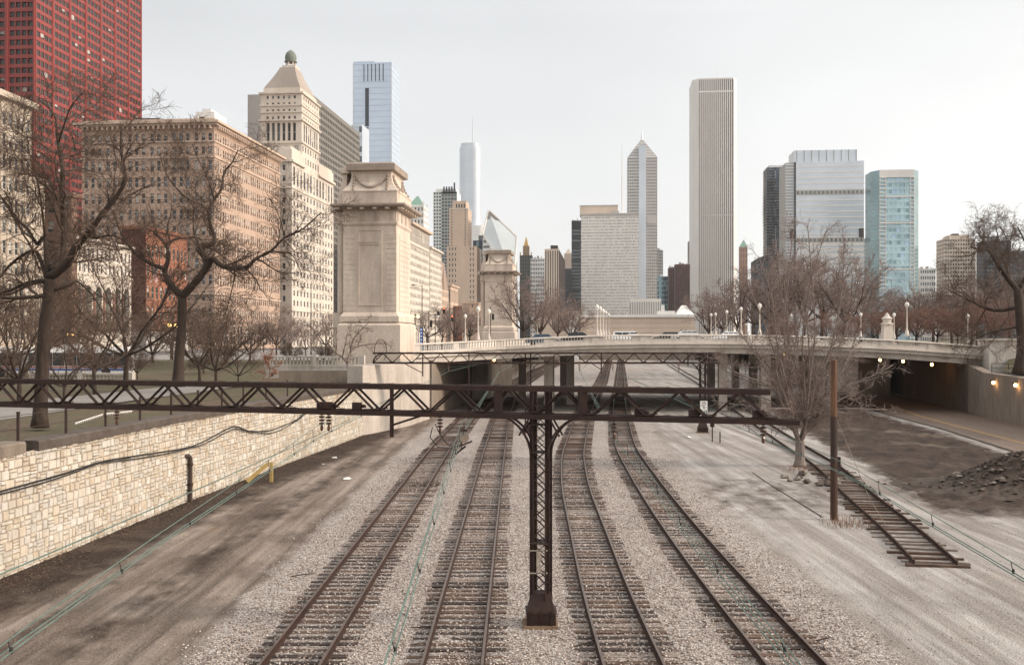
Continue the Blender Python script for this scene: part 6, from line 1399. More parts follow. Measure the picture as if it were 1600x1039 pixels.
# ------------------------------------------------------------------ overhead wires
def wire(b, pts, r, n=5): b.tube(pts, r, n, cap=False)
def catenary(label, path, zc=5.45, zm=5.82, d1=.03, r=.008):
    root = empty('overhead_wire', (0, 0, 0), label, 'overhead wire', 'overhead wires above the tracks'); Ds_ = np.arange(path[0][0], path[-1][0], 1.5)
    sup = [28.8 - 60, 28.8, 88.5, 150, 210, 270]
    X = lambda D: float(np.interp(D, [p[0] for p in path], [p[1] for p in path]))
    def zmess(D):
        for a, c in zip(sup, sup[1:]):
            if a <= D <= c: t = (D - a) / (c - a); return zm - 4 * t * (1 - t) * .30
        return zm
    for nm, off in (('contact_wire', -d1), ('contact_wire', d1)):
        b = MB(); wire(b, [(X(D) + off, D, zc) for D in Ds_], r); b.build(nm, M['copper'], root)
    b = MB(); wire(b, [(X(D), D, zmess(D)) for D in Ds_], r * .9); b.build('messenger_wire', M['copper'], root)
    D = path[0][0] + 1
    while D < min(150, path[-1][0]):
        b = MB(); b.tube([(X(D), D, zmess(D)), (X(D) + d1 * .8, D, zc)], .006, 4); b.lathe([(.012, -.03), (.018, 0), (.012, .03)], (X(D) + d1, D, zc + .01), 6); b.build('dropper', M['black'], root); D += 3.1 if D < 30 else 6
    return root
catenary('green overhead wires above the track nearest the stone wall', [(5, -4.2), (9, -4.6), (13.6, -4.9), (28.8, -5.6), (88.5, XD(701, 88.5)), (150, -1.0), (240, 10)])
catenary('green overhead wires above the track left of the lattice mast', [(5, -.85), (7.3, -1.06), (28.8, -1.5), (88.5, XD(781, 88.5)), (150, 2.6), (240, 14)])
catenary('green overhead wires above the track right of the lattice mast', [(5, 2.3), (8.7, 2.46), (13.4, 2.5), (21, 2.75), (28.8, 2.95), (88.5, XD(905, 88.5)), (150, 12.5), (240, 22)])
catenary('dark green overhead wires sagging across the pale lane on the right', [(5, 5.2), (11.8, 6.07), (20.6, 7.0), (28.8, 7.25), (88.5, XD(957, 88.5)), (150, 16.4), (240, 26)])
# feeder line beside the wall
b = MB(); wire(b, [(-7.6 + .05 * i, 6 + 3 * i, 5.05 - .25 * math.sin(math.pi * ((6 + 3 * i) % 60) / 60)) for i in range(28)], .014); tag(b.build('feeder_wire', M['copper']), 'single thin green wire hanging between the lane and the stone wall', 'wire')
for (a, b_, lb) in ((((-4.0, 33, 5.35)), (-1.6, 30.5, 5.2), 'curved jumper cable looping below the near gantry'),):
    p0, p1 = Vector(PT(680, 662, 29)), Vector(PT(722, 692, 31)); b = MB()
    b.tube([p0.lerp(p1, t) + Vector((0, 0, -.35 * math.sin(math.pi * t) ** .8)) for t in np.linspace(0, 1, 12)], .014, 5)
    b.tube([p0 + Vector((-.08, 0, -.1)), PT(672, 683, 29.5), PT(684, 698, 30), PT(705, 701, 30.5), p1], .014, 5); tag(b.build('jumper_cable', M['black']), lb, 'cable')
tb = empty('wire_tensioner', PT(725, 684, 30.5), 'round grey tensioning disc and fittings on the overhead wire left of the mast', 'wire tensioner')
b = MB(); b.lathe([(.02, -.03), (.15, -.03), (.15, .03), (.02, .03)], (0, 0, 0), 14); o = b.build('disc', M['concrete_d'], tb); o.rotation_euler = (1.3, 0, .2)
b = MB(); b.bar((-.2, 0, -.28), (.25, 0, -.1), .05, .05); b.bar((-.25, .1, -.5), (.05, 0, -.25), .07, .05); b.bar((-.1, 0, -.4), (0, 0, .25), .03, .03); b.box(-.12, .1, -.04, .04, .2, .26); b.bar((0, 0, .5), (0, 0, .2), .02, .02); b.build('fitting', M['iron2'], tb)
# ------------------------------------------------------------------ things on and by the stone wall
def wallD(px):
    lo, hi = 20, 86
    for _ in range(40):
        m_ = (lo + hi) / 2
        if XD(px, m_) > wall_x(m_): lo = m_
        else: hi = m_
    return (lo + hi) / 2
def WP(px, py, out=.12): D = wallD(px); p = PT(px, py, D); p.x += out; return p
for k, off in enumerate((0, 4)):
    b = MB(); L = [(-40, 778), (0, 766), (87, 742), (150, 722), (188, 715), (248, 706), (289, 699), (318, 688), (361, 666), (384, 673), (415, 673), (438, 666), (463, 654), (477, 640)]
    b.tube(spline([WP(x, y + off * (1 if i % 3 else .3), .14 + .03 * k) for i, (x, y) in enumerate(L)]), .034 if k == 0 else .026, 6); tag(b.build('wall_cable', M['black']), ('thicker black cable swagged along the stone wall', 'thinner black cable following just below the thick one on the stone wall')[k], 'cable')
dp = empty('drainpipe', WP(292, 786, .18), 'rusty drainpipe with an elbow running down the stone wall', 'drainpipe'); p = WP(292, 712, .22) - Vector(dp.location)
b = MB(); b.tube([(0, 0, -.1), (0, 0, p.z * .55), (0, 0, p.z - .25)], .105, 10); b.tube([(0, 0, p.z - .27), (0, 0, p.z - .1), (-.06, -.08, p.z - .01), (-.22, -.2, p.z + .02), (-.4, -.3, p.z + .02)], .11, 10); b.build('pipe', M['iron2'], dp)
for z in (.9, p.z - .5): b = MB(); b.lathe([(.105, 0), (.14, .0), (.14, .12), (.105, .12)], (0, 0, z), 10); b.build('collar', M['iron'], dp)
fr = empty('wire_fence', (0, 0, 0), 'rusty post and wire fence standing on the stone wall coping', 'fence'); tops = []
for px in (8, 43, 117, 178, 231, 279, 320, 357, 390, 425, 458):
    D = wallD(px) + .2; x = wall_x(D) - .45; z = wall_top(D) + .25; b = MB(); b.box(-.045, .045, -.045, .045, 0, 1.15); b.box(-.06, .06, -.06, .06, 1.15, 1.18); b.build('post', M['iron2'], fr, loc=(x, D, z)); tops.append(Vector((x, D, z)))
for h in (1.05, .55):
    b = MB(); b.tube([t + Vector((0, 0, h)) for t in tops], .012, 4); b.build('wire', M['iron2'], fr)
for (a, c, lb) in (((129, 661), (172, 647), 'white toothed strip tilted on the fence wire'), ((177, 646), (217, 642), 'white toothed strip lying level on the fence wire')):
    D = wallD(a[0]); p, q = PT(*a, D), PT(*c, D + 1.2); p.x -= .3; q.x -= .3; b = MB(); b.bar(p, q, .03, .035); n = 15
    for i in range(n): r2_ = p.lerp(q, (i + .5) / n); b.bar(r2_, r2_ + Vector((0, -.02, -.075)), .02, .02)
    tag(b.build('spike_strip', M['white']), lb, 'spike strip')
m_yt = mat('yellow_timber', (.50, .36, .13), (.38, .27, .1), 3, .85)
p = GR(424, 753); b = MB(); b.box(-.09, .09, -.06, .06, 0, 1.1); b.box(-.1, .1, -.07, .07, 1.1, 1.14); tag(b.build('marker_post', m_yt, loc=p), 'upright yellow timber post by the foot of the stone wall', 'post')
q = GR(386, 752, .08); b = MB(); b.bar(q, PT(419, 724, q.y + .3), .12, .22); tag(b.build('timber_board', m_yt), 'yellow timber board leaning against the stone wall', 'board')
# ------------------------------------------------------------------ poles and small yard things
pb = GR(1303, 812); wp = empty('utility_pole', pb, 'tall wooden pole with a tarred middle at the end of the pale lane', 'utility pole'); zt = ZD(563, pb.y)
seg = [(0, .165, 'wood'), (2.0, .16, 'wood'), (2.01, .168, 'wood_d'), (4.6, .16, 'wood_d'), (4.61, .15, 'wood'), (zt, .135, 'wood')]
b = MB(); b.tube([(0, 0, -.2), (.0, 0, 2.6)], [.17, .162], 12); b.build('pole_foot', mat('wood_rust', (.075, .038, .024), (.045, .024, .017), 2, .9, 0, .3, .3, (3, 3, .25)), wp)
b = MB(); b.tube([(0, 0, 2.6), (.0, 0, 4.75)], [.164, .156], 12); b.build('tarred_band', M['wood_d'], wp); b = MB(); b.tube([(0, 0, 4.75), (0, 0, zt)], [.154, .135], 12); b.build('pole_shaft', M['wood'], wp)
b = MB(); b.box(.12, .28, -.1, .1, 2.3, 2.9); b.build('pole_bracket', M['iron'], wp)
b = MB(); b.tube([(.1, 0, 4.7), (1.2, -1.2, 1.2), (1.75, -1.8, 0)], .012, 4); b.build('guy_wire', M['concrete_d'], wp)
rb = random.Random(8)
def rock(b, c, s, rg, flat=.7):
    vs = []; base = [(1, 0, 0), (.3, .9, .1), (-.8, .6, 0), (-.9, -.5, .1), (.2, -1, 0), (.6, .3, .8), (-.3, .4, .9), (-.2, -.5, .8), (0, 0, -.6)]
    a = rg.uniform(0, 6.28)
    for x, y, z in base:
        x, y, z = (x * rg.uniform(.7, 1.2), y * rg.uniform(.7, 1.2), z * flat * rg.uniform(.7, 1.2)); vs.append((c[0] + s * (x * math.cos(a) - y * math.sin(a)), c[1] + s * (x * math.sin(a) + y * math.cos(a)), c[2] + s * z))
    b.add(vs, [(0, 1, 5), (1, 6, 5), (1, 2, 6), (2, 3, 6), (3, 7, 6), (3, 4, 7), (4, 5, 7), (4, 0, 5), (5, 6, 7), (1, 0, 8), (2, 1, 8), (3, 2, 8), (4, 3, 8), (0, 4, 8)])
mc = GR(1585, 762); mb_ = MB(); pp = []; nn = 40
for j in range(nn + 1):
    for i in range(nn + 1):
        x = (i / nn - .5) * 11; y = (j / nn - .5) * 9; h = 2.0 * math.exp(-((x - 1.5) / 3.4) ** 2 - (y / 2.8) ** 2); mb_.v.append((mc.x + x - .7, mc.y + y, -.05 + h * (1 + rb.uniform(-.13, .13)) ))
for j in range(nn):
    for i in range(nn): a = j * (nn + 1) + i; mb_.f.append((a, a + 1, a + nn + 2, a + nn + 1)); mb_.m.append(0)
for i in range(420):
    x = rb.gauss(.6, 2.6); y = rb.gauss(-.4, 1.7); h = 2.0 * math.exp(-((x - .8) / 3.4) ** 2 - (y / 2.8) ** 2); rock(mb_, (mc.x + x, mc.y + y, h), rb.uniform(.04, .16), rb, .6)
m_soil = mat('dark_rubble', (.085, .058, .042), (.034, .024, .018), 2.5, .95, 0, .8, .5)
tag(mb_.build('rubble', m_soil), 'heap of dark soil and rubble at the right edge', 'rubble heap', kind='stuff')
m_rock = mat('broken_concrete', (.25, .21, .18), (.14, .115, .096), 2, .95, 0, .5, .3)
m_rock2 = mat('brown_rock', (.13, .098, .077), (.075, .057, .046), 2, .95, 0, .5, .3)
for i in range(80):
    x = mc.x + rb.uniform(-3.8, 3.4); y = mc.y + rb.uniform(-2.6, 1.2); h = 2.0 * math.exp(-((x - mc.x - .8) / 3.4) ** 2 - ((y - mc.y) / 2.8) ** 2); s = rb.uniform(.10, .30) * (1.7 if i < 10 else .8)
    b = MB(); rock(b, (0, 0, 0), s, rb, .5); o = b.build('broken_block', rb.choice((m_rock, m_rock2, m_rock2)), loc=(x, y, h + s * .1)); tag(o, 'broken concrete block lying on the rubble heap', 'rubble block', 'broken blocks on the rubble heap')
rc = GR(1268, 752)
for i in range(14):
    s = rb.uniform(.12, .34); b = MB(); rock(b, (0, 0, 0), s, rb, .8); o = b.build('broken_block', m_rock2 if i % 3 else m_rock, loc=(rc.x + rb.gauss(.2, .9), rc.y + rb.gauss(0, 1.0), s * .3)); tag(o, 'broken block in the small pile between the pale tree and the stub track', 'rubble block', 'broken blocks by the pale tree')
def weeds(c, n, h, label, m_):
    b = MB()
    for i in range(n):
        p = Vector((c.x + rb.gauss(0, .5), c.y + rb.gauss(0, .6), -.02)); d = Vector((rb.gauss(0, .45), rb.gauss(0, .45), 1)).normalized(); q = p + d * h * rb.uniform(.4, 1); u = Vector((rb.uniform(-1, 1), rb.uniform(-1, 1), 0)).normalized() * .012
        b.add([p - u, p + u, q + u * .3, q - u * .3], [(0, 1, 2, 3)])
    tag(b.build('dry_weeds', m_), label, 'weeds', kind='stuff')
m_weed = mat('dry_weed', (.26, .145, .085), (.17, .09, .055), 6, .95)
weeds(GR(1325, 820), 160, .5, 'dry reddish weeds at the foot of the wooden pole', m_weed); weeds(GR(1250, 735), 110, .45, 'dry weeds around the foot of the pale tree', m_weed)
for px, py, h, lb in ((1125, 692, .9, 'short dark stake in the gravel near the far gantry mast'), (1113, 690, 1.5, 'dark track indicator on a thin post by the far gantry mast')):
    p = GR(px, py); b = MB(); b.box(-.04, .04, -.04, .04, -.1, h)
    if h > 1: b.box(-.16, .16, -.1, .1, h - .3, h); b.lathe([(.05, 0), (.09, .02), (.09, .06)], (0, -.13, h - .18), 8)
    tag(b.build('track_stake', M['iron'], loc=p), lb, 'stake')
b = MB(); wire(b, [GR(x, y, .05) for x, y in ((1125, 645), (1160, 660), (1200, 690), (1240, 705))], .03); tag(b.build('ground_cable', M['iron']), 'dark cable lying on the gravel left of the pale tree', 'cable')
b = MB(); wire(b, [GR(x, y, .0) for x, y in ((1175, 738), (1200, 755), (1240, 780), (1285, 808))], .04); tag(b.build('ground_cable', M['iron2']), 'rusty pipe lying along the pale lane towards the wooden pole', 'pipe')
for px, py, h in ((886, 693, .35), (893, 700, .2)):
    pass
ll = MB()
for i in range(5200):
    D = rb.uniform(26, 86); x = wall_x(D) + .05 + abs(rb.gauss(0, .8)); z = .03 + rb.uniform(0, .03); a = rb.uniform(0, 6.28); s = rb.uniform(.02, .06); u = Vector((math.cos(a), math.sin(a), rb.uniform(-.4, .4))) * s; v = Vector((-math.sin(a), math.cos(a), rb.uniform(-.4, .4))) * s * .6; p = Vector((x, D, z)); ll.add([p - u, p + v, p + u, p - v], [(0, 1, 2, 3)])
tag(ll.build('leaf_litter', mat('dead_leaf', (.16, .10, .065), (.06, .04, .03), 3, .95)), 'brown leaf litter drifted along the foot of the stone wall', 'leaf litter', kind='stuff')
for i, (px, py, s, lb) in enumerate(((523, 715, .22, 'white paper scrap on the dirt lane close to the stone wall'), (541, 748, .3, 'white plastic bag on the dirt lane before the first track'), (505, 725, .12, 'tiny white scrap near the paper on the dirt lane'), (1076, 683, .3, 'pale paper scrap by the far gantry mast'))):
    p = GR(px, py, .03); b = MB(); rock(b, (0, 0, 0), s, rb, .35); tag(b.build('paper_scrap', M['white'], loc=p), lb, 'litter')
for i, (px, py, L, a, lb) in enumerate(((455, 900, .9, .3, 'dry twig on the ballast left of the first track'), (640, 980, 1.1, -.1, 'rusty rod lying between the two left tracks near the bottom edge'), (1275, 1000, .6, .2, 'small dark stick on the pale lane near the bottom edge'), (1100, 980, .7, 1.2, 'rusty rod between the two right tracks near the bottom edge'), (895, 1010, 1.0, .5, 'dark twig by the foot of the lattice mast'))):
    p = GR(px, py, .05); b = MB(); b.tube([p, p + Vector((math.cos(a), math.sin(a), 0)) * L * .5 + Vector((0, 0, .04)), p + Vector((math.cos(a + .3), math.sin(a + .3), 0)) * L], [.018, .022, .01], 5); tag(b.build('dead_stick', M['iron2'] if 'rod' in lb else M['bark']), lb, 'stick')
# ------------------------------------------------------------------ lamps
def lamp_proto():
    r = empty('street_lamp', (0, 0, 0), 'x', 'street lamp', 'white globe lamps by the bridge')
    b = MB(); b.lathe([(.26, 0), (.26, .12), (.2, .2), (.17, .55), (.12, .62), (.085, 1.0), (.07, 3.1), (.11, 3.16), (.08, 3.22)], n=10); b.build('post', M['stone'], r, True)
    b = MB(); b.lathe([(.10, 3.2), (.13, 3.26), (.23, 3.42), (.24, 3.55), (.18, 3.72), (.06, 3.80), (.02, 3.9)], n=12); b.build('globe', M['globe'], r, True); return r
lp = lamp_proto(); first = True
LM = [(727, 490, 531, 'white globe lamp left of the far pylon, before the red signal'), (747, 478, 530, 'tallest white globe lamp at the left foot of the far pylon'), (764, 482, 529, 'white globe lamp in front of the far pylon shaft'), (832, 495, 526, 'left one of two small globe lamps beside the dark tree right of the far pylon'), (839.5, 495, 526, 'right one of two small globe lamps beside the dark tree right of the far pylon'),
      (933, 475, 522, 'tallest of the tight row of globe lamps before the museum'), (938, 478, 522, 'second lamp in the tight row before the museum'), (942.5, 482, 521, 'third lamp in the tight row before the museum'), (946.5, 485, 521, 'fourth lamp in the tight row before the museum'), (951, 489, 521, 'shortest and rightmost lamp in the tight row before the museum'),
      (1111, 489, 521, 'globe lamp at the right corner of the museum roof'), (1118, 488, 521, 'globe lamp close to the right of the museum corner'), (1135.5, 484, 520, 'globe lamp below the tall white tower right edge'), (1158, 479, 520, 'tall globe lamp below the brick spire tower'), (1165.5, 505, 521, 'tiny globe lamp just right of the lamp below the brick spire'), (1173.5, 505, 521, 'tiny globe lamp left of the slanted dark block'),
      (1187, 473, 521, 'globe lamp seen below the dark slanted block'), (1236, 490, 523, 'globe lamp between the stems of the pale tree'), (1345, 488, 525, 'globe lamp right of the pale stemmed tree'), (1378, 505, 526, 'small globe lamp left of the stone monument'), (1397, 488, 527, 'globe lamp between the monument and the tallest right lamp'), (1417, 471, 527, 'tallest globe lamp on the right half of the bridge'), (1445, 494, 521, 'globe lamp standing in the reddish bushes'), (1512, 490, 534, 'globe lamp near the bridge end pier'), (1541, 500, 533, 'small globe lamp beyond the end pier lamp')]
for px, yt, yb, lb in LM:
    D = min(260, 3.9 * FPX / (yb - yt + 2)); loc = (XD(px, D), D, ZD(yt, D) - 3.9)
    if D < 113: D = 113.2; loc = (XD(px, D), D, ZD(yt, D) - 3.9)
    if first: lp.location = loc; lp['label'] = lb; first = False
    else: dup(lp, loc, lb)
# amber lanterns in park and avenue
def lantern(label, px, yt, yb, D, lit=True):
    z0 = ZD(yb, D); h = ZD(yt, D) - z0; r = empty('park_lantern', (XD(px, D), D, z0), label, 'street lamp', 'dark post lanterns')
    b = MB(); b.lathe([(.2, 0), (.2, .2), (.1, .4), (.07, 1.0), (.06, h - .55)], n=8); b.bar((-.5, 0, h - .5), (.5, 0, h - .5), .06, .06); b.build('post', M['iron'], r)
    for q in (-.42, .42):
        b = MB(); b.lathe([(.09, 0), (.22, .12), (.26, .34), (.20, .40)], (q, 0, h - .5), 10); b.build('lamp_shade', M['amber'] if lit else M['globe'], r)
    b = MB(); b.lathe([(.30, 0), (.12, .12), (.03, .3)], (0, 0, h - .12), 8); b.box(-.66, .66, -.1, .1, h - .12, h - .06); b.build('cap', M['iron'], r)
lantern('lit amber lantern on the terrace left of the nearer pylon', 555, 494, 572, 112); lantern('lit amber lantern beside the large left trunk', 73, 506, 585, 95); lantern('lit amber lantern seen low between the left branches', 108, 519, 570, 130); lantern('lit amber lantern before the gnarled tree trunk', 270, 505, 570, 125)
lantern('dark double lantern at the right foot of the nearer pylon, lit', 649, 492, 540, 160); lantern('unlit dark double lantern left of the traffic signals', 680, 492, 540, 160, False)
# tunnel lamps
ti = 0
for px, py, D, lb in ((1225, 552, 148, 'leftmost small lit lamp under the bridge behind the pale tree'), (1233, 553, 147, 'small lit lamp under the bridge right of the leftmost one'), (1257, 557, 140, 'small lit lamp under the bridge behind the pale tree middle'), (1327, 555, 140, 'lit lamp under the bridge just right of the wooden pole'), (1375, 562, 128, 'lit lamp on the pale abutment left of the tunnel mouth'), (1411, 564, 124, 'lit lamp at the left of the dark tunnel mouth'), (1456, 569, 120, 'lit lamp in the middle of the tunnel mouth'), (1511, 574, 114, 'lit lamp at the right of the tunnel mouth'), (1551, 597, 102.5, 'left one of two lit lamps on the open concrete wall'), (1588, 601, 96.5, 'right one of two lit lamps on the open concrete wall'), (757, 563, 142, 'left small lit lamp under the bridge on the pylon side'), (772, 562, 144, 'right small lit lamp under the bridge on the pylon side')):
    p = PT(px, py, D)
    if D < 105: p.x = rx(ROADR, D) - .25; p = Vector((p.x + .05, D, ZD(py, D)))
    r = empty('wall_lamp', p, lb, 'lamp', 'lit lamps under the bridge and along the wall'); b = MB(); b.box(-.2, .2, -.06, .3, .12, .22); b.box(-.05, .05, .1, .5, .1, .16)
    if D > 105: b.box(-.03, .03, .05, .11, .2, 1.0 if px > 1340 else .6)
    b.build('housing', M['iron'], r); b = MB(); b.lathe([(.08, .12), (.17, .02), (.15, -.14), (.06, -.22)], n=10); b.build('bulb', mat('lamp_sodium', (.8, .5, .2), rough=.4, emit=((1, .50, .16), 16)), r)
    if px > 1340:
        pl_ = bpy.data.lights.new('wall_lamp_light', 'POINT'); pl_.energy = 10; pl_.color = (1, .55, .22); pl_.shadow_soft_size = .15; lo = bpy.data.objects.new('wall_lamp_light', pl_); C.objects.link(lo); lo.parent = r; lo.location = (-.1, -.35, -.3)
# ------------------------------------------------------------------ street furniture beyond the bridge
def signal(label, px, yb, yt, D, arm=0, lit='red', heads=((0, 0),)):
    z0 = ZD(yb, D); h = ZD(yt, D) - z0; r = empty('traffic_signal', (XD(px, D), D, z0), label, 'traffic signal', 'traffic signals at the bridge approach')
    b = MB(); b.lathe([(.16, 0), (.16, .3), (.08, .5), (.06, h)], n=8)
    if arm: b.bar((0, 0, h - .3), (arm, 0, h - .1), .08, .08)
    b.build('pole', M['iron'], r)
    for hx, hz in heads:
        b = MB(); b.box(hx - .2, hx + .2, -.35, -.05, hz - .55, hz + .55); hd = b.build('signal_head', M['black'], r)
        for k, (q, mt) in enumerate(((.34, M['red_l'] if lit == 'red' else M['black']), (0, M['black']), (-.34, M['green_l'] if lit == 'green' else M['black']))):
            c = MB(); c.lathe([(.13, 0), (.13, .05), (.05, .09)], (0, 0, 0), 10); o = c.build('lens', mt, hd); o.location = (hx, -.36, hz + q); o.rotation_euler = (math.pi / 2, 0, 0)
signal('dark signal pole with a red light left of the far pylon', 710, 535, 480, 175, -2.0, 'red', ((-.35, 4.2), (-1.8, 5.6)))
signal('short signal pole in front of the far pylon', 766, 528, 480, 180, 0, 'none', ((.5, 3.8),))
signal('signal pole with a side head by the blue banner', 670, 540, 485, 165, 1.6, 'none', ((.4, 3.6), (1.6, 5.1)))
for px, yt, lb in ((659.5, 446, 'tall thin dark street pole at the right foot of the nearer pylon'), (486, 450, 'tall thin dark street pole before the setback tower')):
    D = 170; z0 = 5.6; b = MB(); h = ZD(yt, D) - z0; b.lathe([(.15, 0), (.15, .4), (.09, .6), (.06, h)], n=8); b.bar((0, 0, h - .1), (-1.3, 0, h + .1), .07, .07); b.box(-1.8, -1.2, -.12, .12, h + .02, h + .18); tag(b.build('street_pole', M['iron'], loc=(XD(px, D), D, z0)), lb, 'street pole')
sg = empty('banner_sign', (XD(661, 158), 158, 5.7), 'blue and white banner on a thin pole right of the nearer pylon', 'banner')
b = MB(); b.lathe([(.06, 0), (.05, 4.6)], n=8); b.build('pole', M['iron'], sg); b = MB(); b.box(-.5, -.06, -.02, .02, 1.6, 4.4); bn = b.build('banner', mat('banner_blue', (.04, .13, .42), rough=.7), sg)
b = MB()
for z in (1.9, 2.4, 2.95, 3.5, 4.0): b.box(-.42, -.16, -.03, -.022, z, z + .22)
b.build('white_mark', M['white'], bn)
b = MB(); b.box(-.9, .9, 0, .1, .4, 2.0); b.box(-.85, -.75, .02, .08, 0, .4); b.box(.75, .85, .02, .08, 0, .4); tag(b.build('notice_board', mat('panel_blue', (.12, .33, .55), rough=.6), loc=(XD(651, 150), 150, 5.7)), 'low light blue panel beside the blue and white banner', 'sign')
mo = empty('stone_monument', (XD(1386, 150), 150, 6.8), 'pale stone monument column with a domed top among reddish bushes', 'monument')
b = MB(); b.box(-1.1, 1.1, -1.1, 1.1, 0, 1.0); b.frustum((-.75, .75, -.75, .75), (-.62, .62, -.62, .62), 1.0, 3.7); b.build('pedestal', M['stone'], mo); b = MB(); b.lathe([(.9, 3.7), (.95, 3.85), (.6, 4.0), (.65, 4.5), (.85, 4.6), (.45, 4.9), (.2, 5.3), (.05, 5.5)], n=10); b.build('urn', M['stone'], mo)
# flag on the clubhouse
fl = empty('flag', (XD(236, 214), 214, ZD(434, 214)), 'striped red and white flag on a slanting pole at the orange clubhouse', 'flag')
b = MB(); b.bar((-.6, 1, -1.2), (2.6, -1.2, 2.8), .12, .12); b.build('flagpole', M['white'], fl)
fb = MB(); Wf, Hf = 3.4, 2.0
for i in range(13):
    for k in range(8):
        f = lambda u, v: (.6 + .55 * u * Wf * .35 + v * .4, -.5 + .25 * math.sin(u * 6 + v), 1.4 - u * Wf * .85 + v * Hf * .6)
        u0, u1, v0, v1 = k / 8, (k + 1) / 8, i / 13, (i + 1) / 13; fb.add([f(u0, v0), f(u1, v0), f(u1, v1), f(u0, v1)], [(0, 1, 2, 3)], 2 if (k < 3 and i >= 6) else (0 if i % 2 == 0 else 1))
fb.build('cloth', [mat('flag_red', (.45, .03, .04)), M['white'], mat('flag_blue', (.03, .04, .16))], fl)
# ------------------------------------------------------------------ vehicles
def car(label, px, D, zb, L, H, body, kind='car', face=1):
    r = empty('parked_car' if False else 'passing_car', (XD(px, D), D, zb), label, kind, 'cars crossing the bridge', ANG)
    W_ = .9; h1 = H * .55; suv = H > 1.65
    prof = [(-L / 2, .35), (-L / 2 + .05, h1 * .95), (-L / 2 + .12, h1 + .05)] + ([(-L / 2 + .25, H - .08), (-L / 2 + .5, H)] if suv else [(-L / 2 + .75, h1 + .1), (-L / 2 + 1.3, H)]) + [(L * .12, H), (L * .12 + .75, h1 + .08), (L / 2 - .15, h1 - .05), (L / 2, h1 * .7), (L / 2 - .03, .35)]
    b = MB(); n = len(prof); b.add([(x * face, -W_ + (.12 if z > h1 + .2 else 0), z) for x, z in prof] + [(x * face, W_ - (.12 if z > h1 + .2 else 0), z) for x, z in prof], [tuple(range(n)), tuple(reversed(range(n, 2 * n)))] + [(i, i + n, (i + 1) % n + n, (i + 1) % n) for i in range(n)]); b.build('body', body, r)
    x0, x1 = (-L / 2 + .4 if suv else -L / 2 + 1.35), L * .12 + .3; k = 3
    for i in range(k):
        a, c = x0 + (x1 - x0) * i / k + .04, x0 + (x1 - x0) * (i + 1) / k - .04; b = MB()
        for sy in (-1, 1): b.box(min(a * face, c * face), max(a * face, c * face), sy * (W_ - .1) - .02 + sy * .015, sy * (W_ - .1) + .02 + sy * .015, h1 + .12, H - .14)
        b.build('window', M['glass'], r)
    for sx in (-.32, .32):
        for sy in (-1, 1):
            b = MB(); b.lathe([(.12, -.11), (.33, -.11), (.33, .11), (.12, .11)], n=14); o = b.build('wheel', M['black'], r); o.location = (sx * L, sy * (W_ - .1), .33); o.rotation_euler = (math.pi / 2, 0, 0)
    for sy in (-.6, .6): b = MB(); b.box(-.03, .03, -.15, .15, -.06, .06); o = b.build('tail_lamp', mat('tail_red', (.4, .03, .02), rough=.3), r); o.location = (-L / 2 * face - .01 * face, sy, h1 * .8)
def paint(n, c): return mat(n, c, tuple(x * .93 for x in c), 1, .25, .1, spec=.5)
car('white sport utility car crossing the middle of the bridge', 985, 126, ZD(527, 126) - 1.05, 4.8, 1.8, paint('paint_white', (.72, .72, .72)), 'car')
car('dark blue car on the bridge right of the far pylon', 850, 128, ZD(525, 128) - 1.25, 4.7, 1.5, paint('paint_navy', (.06, .09, .13)))
car('dark grey car on the bridge before the museum', 1050, 128, ZD(521.5, 128) - 1.25, 4.7, 1.48, paint('paint_dark', (.05, .05, .055)))
car('silver car on the bridge below the museum roof end', 1077, 124, ZD(521, 124) - 1.15, 4.6, 1.5, paint('paint_silver', (.5, .5, .5)))
car('white car on the bridge below the tall white tower', 1140, 130, ZD(521, 130) - 1.25, 4.7, 1.5, paint('paint_white', (.72, .72, .72)), face=-1)
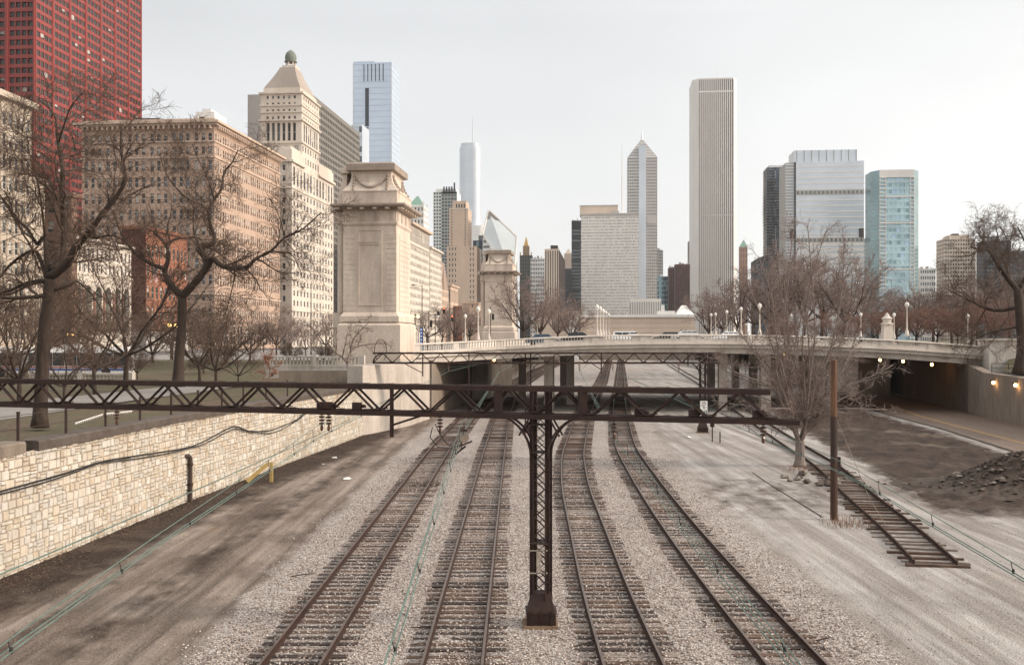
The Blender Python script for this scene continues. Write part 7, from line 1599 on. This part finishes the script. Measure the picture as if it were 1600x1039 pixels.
car('black car just visible over the bridge parapet left of the museum lamps', 905, 130, ZD(524, 130) - 1.1, 4.7, 1.5, paint('paint_black', (.02, .02, .022)))
def bus(label, px0, px1, D, z):
    L = XD(px1, D) - XD(px0, D); r = empty('city_bus', (XD(px0, D), D, z), label, 'bus', 'buses parked by the park'); H = 3.1
    b = MB(); b.box(0, L, 0, 2.5, .35, 1.25); b.box(0, L, .03, 2.47, 1.25, 2.55); b.frustum((0, L, 0, 2.5), (.1, L - .1, .2, 2.3), 2.55, H); b.build('body', M['white'], r)
    n = 8
    for i in range(n): b = MB(); b.box(L * (i + .03) / n, L * (i + .97) / n, -.02, .02, 1.12, 2.5); b.build('window', M['glass'], r)
    for z0, z1, mt in ((.62, .82, mat('stripe_blue', (.05, .12, .35))), (.9, 1.02, mat('stripe_red', (.4, .04, .04)))): b = MB(); b.box(.02, L - .02, -.025, -.003, z0, z1); b.build('side_stripe', mt, r)
    for x in (L * .16, L * .8):
        b = MB(); b.lathe([(.2, -.14), (.48, -.14), (.48, .14), (.2, .14)], n=14); o = b.build('wheel', M['black'], r); o.location = (x, .1, .48); o.rotation_euler = (math.pi / 2, 0, 0)
    b = MB(); b.box(L * .3, L * .5, .6, 1.9, H, H + .25); b.build('roof_unit', M['white'], r)
bus('white striped bus parked behind the trees, the one nearer the arched building', 44, 196, 106, 4.35)
bus('white striped bus at the far left edge behind the large trunk', -125, 32, 106, 4.35)

# ------------------------------------------------------------------ haze in the city air
hz = MB(); hz.box(-9500, 9500, -3200, 20500, -1.3, 380); hm = bpy.data.materials.new('haze'); hm.use_nodes = True; t = hm.node_tree
t.nodes.clear(); o_ = t.nodes.new('ShaderNodeOutputMaterial'); v_ = t.nodes.new('ShaderNodeVolumePrincipled'); v_.inputs['Color'].default_value = (.93, .95, .97, 1); v_.inputs['Density'].default_value = HAZE; v_.inputs['Anisotropy'].default_value = .2
t.links.new(v_.outputs[0], o_.inputs['Volume']); ho = hz.build('haze', hm); tag(ho, 'thin pale haze in the city air', 'haze', kind='stuff')
